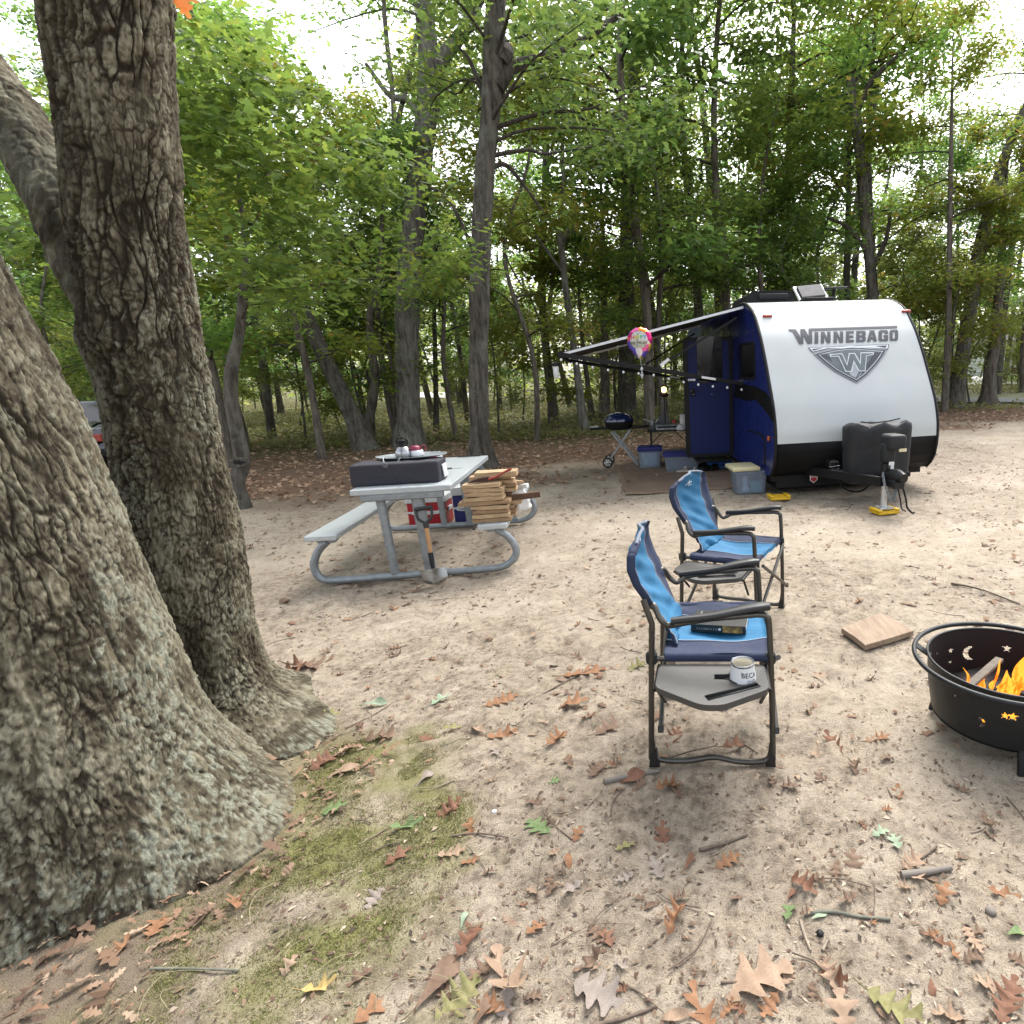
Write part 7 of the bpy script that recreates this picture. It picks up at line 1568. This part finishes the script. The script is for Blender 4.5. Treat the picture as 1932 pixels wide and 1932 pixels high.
tag(link_obj('leaf_litter', np_mesh('leaf_litter', v, f), M['drylit']), 'brown dry leaf litter along the edge of the wood', 'leaf litter', kind='stuff')
# scattered small leaves over the sand
N = 9500; y = 2.0 + 14 * rg.uniform(0, 1, N) ** .8; x = rg.uniform(-1, 1, N) * (y * .95 + 1); dn = fbm(np.stack([x * .9, y * .9, 0 * x], 1), 3, 33); k = (dn + rg.normal(0, .35, N) > -.05) & ~((x < -1.4) & (y < 3.6)) & ~((abs(x + 2.2) < .2) & (abs(y - 5.5) < .2)); x, y = x[k], y[k]; N = len(x)
pos = np.stack([x, y, ground_z(x, y) + .006], 1); a = rg.uniform(0, 6.28, N)
v, f = leaves_np(pos, np.stack([np.cos(a), np.sin(a), rg.uniform(-.15, .15, N)], 1), np.stack([rg.normal(0, .22, N), rg.normal(0, .22, N), np.ones(N)], 1), np.clip(rg.gamma(3.0, .014, N), .015, .10), 'mid', 1.3, .8, rng=rg)
tag(link_obj('scattered_leaves', np_mesh('scattered_leaves', v, f), M['dry']), 'small dry leaves and leaf pieces scattered over the sand', 'dry leaves', kind='stuff')
# crumbs of bark and twig
def bits(N, ylo, yhi, s0, s1, pw, seed, cond=None):
    rb = np.random.default_rng(seed); y = ylo + (yhi - ylo) * rb.uniform(0, 1, N) ** pw; x = rb.uniform(-1, .72, N) * (y * 1.15 + .6)
    k = ~((x < -1.55) & (y < 2.2)); x, y = x[k], y[k]; N = len(x); a = rb.uniform(0, 6.28, N)
    L = s0 + (s1 - s0) * rb.uniform(0, 1, N) ** 3; w = L * rb.uniform(.10, .5, N); z = ground_z(x, y)
    d = np.stack([np.cos(a), np.sin(a), rb.normal(0, .15, N)], 1); s = np.stack([-np.sin(a), np.cos(a), rb.normal(0, .25, N)], 1); c_ = np.stack([x, y, z + .0025], 1); up = np.array((0, 0, 1.0))
    q = np.stack([c_ - d * L[:, None] / 2, c_ + s * w[:, None] / 2 + up * (w * .35)[:, None], c_ + d * L[:, None] / 2, c_ - s * w[:, None] / 2 + up * (w * .1)[:, None]], 1)
    return q.reshape(-1, 3), np.arange(N * 4).reshape(-1, 4)
nb = NB(); nb.add(*bits(40000, .75, 4.5, .004, .030, 1.1, 1)); nb.add(*bits(20000, 3.5, 12, .012, .055, .8, 2))
M['bits'] = leaf_mat('ground_crumbs', [(.06, .04, .028), (.12, .075, .05), (.045, .032, .025), (.20, .14, .09), (.09, .05, .035), (.15, .10, .07), (.40, .33, .25), (.05, .04, .03)], 0, .9)
tag(link_obj('ground_debris', nb.mesh('ground_debris', False), M['bits']), 'crumbs of bark, leaf and twig sprinkled over the sandy ground', 'debris', kind='stuff')
dp = np.array(DIRT); N = 1500; x = rg.uniform(dp[:, 0].min(), dp[:, 0].max(), N); y = rg.uniform(max(.5, dp[:, 1].min()), dp[:, 1].max(), N); P = np.stack([x, y, 0 * x], 1)
k = in_poly(x + .2 * fbm(P * 3, 3, 41), y + .2 * fbm(P * 3, 3, 51), DIRT); x, y = x[k], y[k]; N = len(x); a = rg.uniform(0, 6.28, N)
v, f = leaves_np(np.stack([x, y, ground_z(x, y) + .004 + rg.uniform(0, .015, N)], 1), np.stack([np.cos(a), np.sin(a), rg.uniform(-.2, .2, N)], 1), np.stack([rg.normal(0, .35, N), rg.normal(0, .35, N), np.ones(N)], 1), np.clip(rg.gamma(1.6, .016, N), .006, .10), 'lobed', 1.4, .8, rng=rg)
tag(link_obj('oak_foot_litter', np_mesh('oak_foot_litter', v, f), M['dry']), 'dead leaves and scraps gathered at the foot of the big oak', 'dry leaves', kind='stuff')
# moss and straw by the big oak
N = 90000; mp = np.array(MOSS); x = rg.uniform(mp[:, 0].min(), mp[:, 0].max(), N); y = rg.uniform(mp[:, 1].min(), mp[:, 1].max(), N); P = np.stack([x, y, 0 * x], 1)
qq = sum(in_poly(x + w_ * fbm(P * 3.2, 3, 40), y + w_ * fbm(P * 3.2, 3, 50) + o_, MOSS).astype(float) for w_, o_ in ((.1, .0), (.3, .05), (.5, -.05), (.7, 0))) / 4; k = (qq * .9 + .55 * fbm(P * 4.5, 4, 60) + rg.normal(0, .22, N) > .50); x, y = x[k], y[k]; N = len(x)
a = rg.uniform(0, 6.28, N); hb = rg.uniform(.002, .010, N); w = rg.uniform(.001, .0028, N); z = ground_z(x, y)
b0 = np.stack([x, y, z - .001], 1); s = np.stack([np.cos(a), np.sin(a), 0 * a], 1) * w[:, None]; tp = b0 + np.stack([rg.normal(0, .5, N) * hb, rg.normal(0, .5, N) * hb, hb], 1)
q = np.stack([b0 - s, b0 + s, tp], 1).reshape(-1, 3)
M['moss'] = leaf_mat('moss_blade', [(.115, .13, .035), (.155, .165, .05), (.21, .20, .09), (.095, .11, .03), (.27, .235, .14)], .2, .9)
tag(link_obj('moss', np_mesh('moss', q, np.arange(N * 3).reshape(-1, 3)), M['moss']), 'green and straw coloured moss patch at the foot of the big oak', 'moss', kind='stuff')
nb = NB()
for k in range(60):
    px, py = rg.uniform(220, 900), rg.uniform(1450, 1932); g = G(px, py); a = rg.normal(.5, .5); L = rg.uniform(.04, .2); 
    if g[0] < -1.5 and g[1] > 1.5: continue
    c_ = [(g[0] + math.cos(a) * L * t - math.sin(a) * .04 * math.sin(t * 3), g[1] + math.sin(a) * L * t, .004 + .015 * math.sin(t * 3.1) + gz1(g[0], g[1]) + .006) for t in (0, .33, .66, 1)]
    q, r = dense(c_, [.0011, .0012, .0011, .0006], 9); nb.add(*tube_np(q, r, 4, 0, 0))
tag(link_obj('straw', nb.mesh('straw'), pm('dry_straw', (.30, .26, .15), .8, var=.3)), 'thin dry grass stems lying over the moss', 'straw', kind='stuff')

# ---- fallen leaves one can pick apart
def leaf_mesh(seed, lobes=3, curl=.25, broad=1.0):
    r_ = random.Random(seed); K = 26; vs, fs = [], []; bend = r_.uniform(-.35, .45) * curl * 2; twist = r_.uniform(-1.2, 1.2) * curl; side_ = [[], []]
    for i in range(K + 1):
        t = i / K; env = (math.sin(math.pi * min(1, t * .92 + .06)) ** .75); lob = abs(math.sin(math.pi * (t * (lobes + .5) + .1))) ** 1.5
        for sd_ in (0, 1):
            w = broad * .40 * env * (.25 + .75 * lob ** 1.3) * (1 + r_.uniform(-.10, .10)); side_[sd_].append((w, .10 * (lob - .3) * env))
    for i in range(K + 1):
        t = i / K; cz = bend * (t - .45) ** 2 * 1.2; cx_ = t - .45
        for sd_, sg in ((0, 1), (1, -1)):
            w, fw_ = side_[sd_][i]
            if i == K: w = .004
            yy = sg * w; tw = twist * (t - .4); z = cz + curl * (.9 * w * w * 2.2 + .10 * math.sin(t * 9 + sg * 1.5) * w * 3) + yy * math.sin(tw) * .7; vs.append((cx_ + fw_, yy * math.cos(tw), z))
        vs.append((cx_, 0, cz + .006))
    for i in range(K):
        a = 3 * i; fs += [(a + 2, a + 5, a + 3, a), (a + 1, a + 4, a + 5, a + 2)]
    mb = MB(); mb.add(vs, fs, True); mb.tube([(-.45, 0, bend * .2 + .004), (-.6, .015, bend * .35), (-.72, .045, bend * .4 + .01)], [.012, .010, .008], 5)
    me = bpy.data.meshes.new('leaf'); me.from_pydata(mb.v, [], mb.f); me.polygons.foreach_set('use_smooth', mb.sm); me.materials.append(None)
    zmin = min(v[2] for v in mb.v); 
    for v in me.vertices: v.co.z -= zmin
    me.update(); return me
LM = [leaf_mesh(s, lb, cu, br) for s, lb, cu, br in ((1, 3, .25, 1.1), (2, 3, .5, .9), (3, 2, .35, 1.0), (4, 3, .8, .9), (5, 4, .3, 1.0), (6, 2, .9, .7), (7, 3, .15, 1.15), (8, 0, .5, .6), (9, 3, .6, 1.0), (10, 4, .45, .85))]
def lmat(name, c1, c2):
    c1, c2 = [tuple((x * .8 + .2 * sum(c) / 3) * .82 for x in c) for c in (c1, c2)]
    m, n, l, b = _mat(name); t = noise_node(n, l, 5, 5, .65); v = noise_node(n, l, 26, 3, .6)
    c = ramp(n, l, t.outputs[0], [(.3, c1), (.7, c2)]); c = mixc(n, l, ramp(n, l, v.outputs[0], [(.58, 0.0), (.72, .55)]), c, tuple(x * .45 for x in c1))
    l.new(c, b.inputs['Base Color']); b.inputs['Roughness'].default_value = .7; b.inputs['Specular IOR Level'].default_value = .2; tr = n.new('ShaderNodeBsdfTranslucent'); l.new(c, tr.inputs[0]); mx = n.new('ShaderNodeMixShader'); mx.inputs[0].default_value = .18
    l.new(b.outputs[0], mx.inputs[1]); l.new(tr.outputs[0], mx.inputs[2]); l.new(mx.outputs[0], n['Material Output'].inputs[0]); return m
LC = dict(tan=lmat('tan_leaf', (.30, .19, .115), (.44, .29, .18)), orange=lmat('orange_leaf', (.25, .105, .04), (.38, .185, .075)), rust=lmat('rust_leaf', (.18, .078, .040), (.28, .125, .065)), brown=lmat('brown_leaf', (.16, .095, .058), (.26, .16, .10)),
          green=lmat('green_leaf', (.12, .20, .06), (.20, .29, .10)), olive=lmat('olive_leaf', (.20, .19, .05), (.34, .31, .11)), grey=lmat('grey_leaf', (.26, .21, .17), (.38, .31, .26)), pale=lmat('pale_green_leaf', (.24, .34, .20), (.36, .45, .30)), yellow=lmat('yellow_leaf', (.45, .30, .06), (.60, .42, .12)))
def drop_leaf(px, py, size_px, colour, shape, rz, label, group, tilt=None):
    g = G(px, py); dist = g[1] * math.cos(PITCH) + .36; s = size_px * dist / F
    o = bpy.data.objects.new('fallen_leaf', LM[shape]); COL.objects.link(o); o.material_slots[0].link = 'OBJECT'; o.material_slots[0].material = LC[colour]
    o.location = (g[0], g[1], gz1(g[0], g[1]) + .003); tl = tilt or (random.gauss(0, .16), random.gauss(0, .16)); o.rotation_euler = (tl[0], tl[1], rz); o.scale = (s, s * random.uniform(.7, 1.1), s * random.uniform(.7, 1.9)); tag(o, label, 'leaf', group); return o
BIG = [(1420, 1845, 150, 'tan', 0, .3, 'very large tan oak leaf on the sand at the bottom, right of centre'), (960, 1845, 135, 'tan', 1, 2.2, 'large tan oak leaf with deep lobes at the bottom centre'), (1125, 1870, 105, 'grey', 0, -.4, 'large pale buff oak leaf lying right of the deep lobed tan leaf'),
 (1325, 1900, 100, 'orange', 1, 1.9, 'ochre oak leaf at the bottom edge left of the very large tan leaf'), (825, 1850, 120, 'brown', 7, 1.2, 'long curled brown leaf standing at the bottom left of centre'), (860, 1885, 95, 'olive', 4, .9, 'olive green oak leaf beside the long curled brown leaf'),
 (1690, 1900, 115, 'olive', 4, -.6, 'large pale olive oak leaf at the bottom edge on the right'), (1900, 1895, 100, 'rust', 9, .8, 'dark red brown oak leaf in the bottom right corner'), (1590, 1905, 75, 'tan', 2, 1.5, 'light orange leaf at the bottom beside the pale olive leaf'), (1275, 1740, 70, 'orange', 3, 1.1, 'curled orange leaf with a hooked stem right of bottom centre'),
 (620, 1525, 62, 'green', 6, .2, 'bright green oak leaf on the moss nearest the oak root'), (765, 1562, 58, 'green', 5, .4, 'slim bright green leaf edge on, right of the moss'), (1017, 1560, 60, 'green', 6, 2.5, 'fresh green oak leaf lying flat on the sand left of the chair'), (1090, 1580, 34, 'orange', 2, 1.3, 'small vivid orange leaf right of the fresh green leaf'),
 (1178, 1602, 38, 'olive', 2, .5, 'small olive oak leaf on the sand below the chair'), (1250, 1580, 62, 'rust', 1, 1.6, 'rust brown torn oak leaf below the near chair'), (1372, 1625, 52, 'orange', 6, .4, 'pale orange oak leaf with many points below the chair'), (1300, 1625, 48, 'rust', 7, 1.1, 'dark red narrow leaf beside the pale orange leaf'), (1240, 1640, 50, 'grey', 1, 2.0, 'pale skeletal oak leaf left of the dark red narrow leaf'),
 (1610, 1630, 55, 'brown', 0, 1.3, 'brown oak leaf standing on edge on the right sand'), (1515, 1672, 55, 'rust', 3, -.8, 'red brown curled oak leaf right of centre foreground'), (1780, 1690, 48, 'orange', 2, .9, 'orange star shaped leaf near the right edge'), (1720, 1625, 60, 'tan', 8, .6, 'bleached curled leaf by the bark stick on the right'),
 (945, 1322, 60, 'orange', 9, .5, 'orange oak leaf left of the near chair, upper one of its cluster'), (1075, 1332, 66, 'orange', 0, .1, 'bright orange oak leaf left of the near chair rear leg'), (985, 1382, 60, 'tan', 9, 2.8, 'tan oak leaf in the cluster left of the near chair'), (945, 1388, 55, 'orange', 1, .4, 'orange oak leaf in the cluster, left of the tan one'), (1050, 1395, 52, 'orange', 8, 1.0, 'curled orange leaf at the lower right of the cluster'),
 (1150, 1375, 66, 'brown', 0, .7, 'brown oak leaf between the leaf cluster and the near chair'), (1270, 1390, 62, 'rust', 9, 1.2, 'rust red oak leaf under the near chair tray'), (1385, 1405, 50, 'rust', 2, .3, 'pinkish brown leaf on the sand inside the near chair frame'), (1575, 1400, 58, 'rust', 1, 1.8, 'red brown oak leaf on the sand right of the near chair'), (1655, 1392, 48, 'orange', 9, .2, 'light brown oak leaf left of the fire pit'),
 (720, 1390, 62, 'brown', 3, .3, 'dark brown curled leaf on the moss edge by the root'), (612, 1350, 50, 'olive', 6, .5, 'yellowish leaf beside the oak root tip'), (830, 1322, 40, 'pale', 2, 1.0, 'pale green oak leaf on the sand left of centre'), (850, 1372, 36, 'olive', 2, .2, 'yellow green leaf below the pale green one'), (705, 1328, 46, 'pale', 7, .1, 'pale mint narrow leaf lying near the root'),
 (750, 1617, 50, 'rust', 2, .8, 'reddish brown blunt leaf on the moss edge'), (850, 1612, 50, 'tan', 1, .3, 'small tan forked leaf right of the reddish blunt one'), (845, 1530, 48, 'rust', 8, .9, 'curled russet leaf at the right edge of the moss'), (640, 1458, 62, 'tan', 7, .6, 'tan curled leaf in the hollow by the oak base'), (610, 1440, 52, 'rust', 3, 1.1, 'dark orange leaf tucked beside the oak root'),
 (295, 1745, 58, 'orange', 6, 1.9, 'upright orange oak leaf at the foot of the big oak'), (445, 1700, 46, 'orange', 3, 2.2, 'orange brown leaf in the dead leaves by the oak base'), (370, 1725, 50, 'brown', 8, 1.5, 'brown leaf in the dead leaves by the oak base'), (225, 1795, 50, 'orange', 5, 1.7, 'narrow orange leaf leaning on the oak base'), (600, 1862, 58, 'yellow', 5, .4, 'small yellow green leaf on the moss near the bottom'),
 (545, 1822, 36, 'tan', 2, 1.4, 'small tan leaf fragment on the moss'), (875, 1738, 38, 'pale', 7, 1.6, 'pale green oval leaf beside the orange torn leaf'), (885, 1770, 70, 'rust', 3, 1.2, 'orange torn oak leaf left of bottom centre'), (1490, 1715, 50, 'green', 2, 1.1, 'fresh green leaf at the end of a lichen twig'), (1545, 1728, 36, 'pale', 7, .4, 'pale underside leaf by the lichen twig'),
 (1185, 1470, 62, 'rust', 7, .2, 'rust coloured leaf beside the bark strip in front of the chair'), (1260, 1485, 55, 'orange', 3, .4, 'orange leaf just in front of the near chair floor bar'), (1125, 1450, 55, 'brown', 4, 1.3, 'brown lobed leaf left of the near chair foot'), (1200, 1258, 45, 'olive', 8, .8, 'olive leaf on the sand left of the near chair leg'), (1100, 1270, 80, 'orange', 4, .15, 'wide orange brown leaf left of the near chair leg'),
 (590, 1252, 78, 'brown', 4, .2, 'brown leaf pile leaf on the sand right of the oak'), (545, 1262, 60, 'rust', 8, .4, 'reddish leaf on the sand just right of the oak'), (1660, 1575, 34, 'pale', 2, .3, 'small mint green leaf on the right sand'), (1915, 1760, 40, 'green', 7, .3, 'green leaf at the right edge of the sand'), (800, 1470, 42, 'grey', 7, 1.0, 'grey brown folded leaf on the moss edge'),
 (1040, 1472, 32, 'green', 9, .2, 'small green three pointed leaf left of the chair'), (1145, 1765, 48, 'rust', 2, 2.0, 'dark rust leaf left of the curled orange leaf'), (1690, 1590, 40, 'pale', 2, 1.5, 'small pale green leaf near the bark stick'), (1835, 1810, 44, 'brown', 3, .2, 'brown curled leaf near the right edge foreground'), (700, 1905, 70, 'orange', 2, 1.0, 'orange brown leaf at the bottom edge left of centre')]
for px, py, sz, colr, shp, rz, lb in BIG: drop_leaf(px, py, sz, colr, shp, rz, lb, 'larger fallen leaves in the foreground')
NAMES = {'tan': 'tan', 'orange': 'orange', 'rust': 'rust red', 'brown': 'dark brown', 'grey': 'greyish'}
rr = random.Random(77); cnt = 0
while cnt < 190:
    y = rr.uniform(1, 0) ** 1.0; py = 1020 + 900 * rr.random() ** 1.25; px = rr.uniform(460, 1930)
    g = G(px, py)
    if px < 560 + max(0, (py - 1300)) * .2 and py > 1250: continue
    if py > 1330 and rr.random() < .45 and px < 880: continue
    if 1190 < px < 1470 and 1000 < py < 1440 and rr.random() < .6: continue
    if (g[0] - 1.42) ** 2 + (g[1] - 2.3) ** 2 < .2: continue
    colr = rr.choice(['tan', 'orange', 'rust', 'brown', 'brown', 'brown', 'brown', 'grey']); dist = g[1] * math.cos(PITCH) + .36; s = rr.uniform(.035, .095)
    drop_leaf(px, py, s * F / dist, colr, rr.choice((1, 2, 3, 3, 5, 5, 7, 8, 8, 9)), rr.uniform(0, 6.28), 'small %s dry leaf lying loose on the sand of the campsite' % NAMES[colr], 'small %s leaves on the sand' % NAMES[colr]); cnt += 1
# ---- twigs, sticks, pebbles
def stick(label, pts, r, m, group=None, name='twig', cat='twig'):
    P = [np.array(p, float) for p in pts]; c_ = sum(P) / len(P); q, rd = dense([p - c_ for p in P], np.linspace(r, r * .55, len(P)), 14); v, f = tube_np(q, rd, 7, int(r * 1e5), .25); mb = MB(); mb.add(v, [tuple(x) for x in f], True); n_ = 7; mb.add(v[:n_], [tuple(range(n_))[::-1]]); mb.add(v[-n_:], [tuple(range(n_))])
    o = mb.build(name, m); o.location = c_; return tag(o, label, cat, group)
def gpt(px, py, z=.006): g = G(px, py); return (g[0], g[1], gz1(g[0], g[1]) + z)
M['twig'] = pm('dead_twig', (.13, .095, .07), .85, var=.4, scale=30); M['palewood'] = pm('bleached_stick', (.27, .22, .165), .8, var=.2, scale=30); M['lichentwig'] = pm('lichen_twig', (.15, .15, .115), .9, var=.3, scale=40)
HST = [('bleached forked stick lying on the moss at the lower left', [(285, 1832), (360, 1829), (450, 1828)], .006, 'lichentwig'), ('lichen covered twig on the sand with green leaves at its end', [(1520, 1722), (1570, 1722), (1620, 1728), (1680, 1735)], .007, 'lichentwig'), ('stubby bark stick near the bleached curled leaf on the right', [(1700, 1655), (1745, 1648), (1795, 1642)], .013, 'greywood'),
 ('flat bark strip on the sand in front of the near chair', [(1140, 1478), (1190, 1465), (1245, 1455)], .013, 'greywood'), ('pale splinter of wood on the sand right of centre', [(1510, 1732), (1520, 1765), (1530, 1790)], .005, 'palewood'), ('small pale splinter beside the longer one', [(1552, 1788), (1562, 1770)], .005, 'palewood'), ('dark crooked twig right of the tan oak leaves at the bottom', [(1120, 1930), (1180, 1915), (1240, 1890)], .005, 'twig'),
 ('thin dark twig lying left of the very large tan leaf', [(1360, 1852), (1400, 1846), (1440, 1842)], .004, 'twig'), ('short brown stick left of the pale skeletal leaf', [(1320, 1605), (1370, 1590), (1410, 1575)], .008, 'twig'), ('long thin twig on the sand behind the fire pit board', [(1795, 1100), (1850, 1112), (1925, 1135)], .008, 'twig'), ('dark twig on the sand by the orange leaf cluster', [(990, 1330), (1060, 1290), (1120, 1262)], .006, 'twig'), ('twig on the moss left of the slim green leaf', [(850, 1580), (900, 1572), (960, 1580)], .004, 'twig')]
for lb, pts, r, mm in HST: stick(lb, [gpt(*p, r * .8) for p in pts], r, M[mm], 'sticks and twigs on the ground')
for k in range(70):
    px, py = rr.uniform(500, 1930), 1050 + 870 * rr.random() ** 1.2
    if px < 600 and py > 1300: continue
    g = np.array(gpt(px, py)); a = rr.uniform(0, 6.28); L = rr.uniform(.03, .13); d = np.array((math.cos(a), math.sin(a), 0)); s = np.array((-d[1], d[0], 0))
    stick('thin dark twig lying loose on the sand of the campsite', [g - d * L, g + s * rr.uniform(-.3, .3) * L, g + d * L], rr.uniform(.0015, .0035), M['twig'] if k % 6 else M['palewood'], 'loose twigs on the sand' if k % 6 else 'bleached twigs on the sand') if k % 6 else stick('thin bleached twig lying loose on the sand of the campsite', [g - d * L * .6, g + s * rr.uniform(-.2, .2) * L, g + d * L * .6], rr.uniform(.002, .004), M['palewood'], 'bleached twigs on the sand')
def pebble(label, px, py, r, m):
    g = G(px, py); mb = MB(); bm = bmesh.new(); bmesh.ops.create_icosphere(bm, subdivisions=2, radius=r)
    for v in bm.verts: v.co *= 1 + .12 * math.sin(v.co.x * 90 / r * .01 + 3); v.co.z *= .65
    bm.verts.index_update(); mb.bm(bm, None, True); o = mb.build('pebble', m); o.location = (g[0], g[1], gz1(g[0], g[1]) + r * .35); tag(o, label, 'pebble')
pebble('small round white pebble on the sand left of centre', 933, 1530, .010, M['whitep']); pebble('grey oval pebble near the right edge of the sand', 1870, 1720, .016, M['greywood']); pebble('brown acorn on the sand left of the fire pit', 1598, 1416, .010, M['endgrain']); pebble('small black charcoal lump on the sand right of centre', 1548, 1760, .011, M['black'])
for o in bpy.data.objects:
    if o.type == 'MESH' and o.data.materials and o.data.materials[0] is None and o.material_slots[0].material is None: o.material_slots[0].material = M['dry']
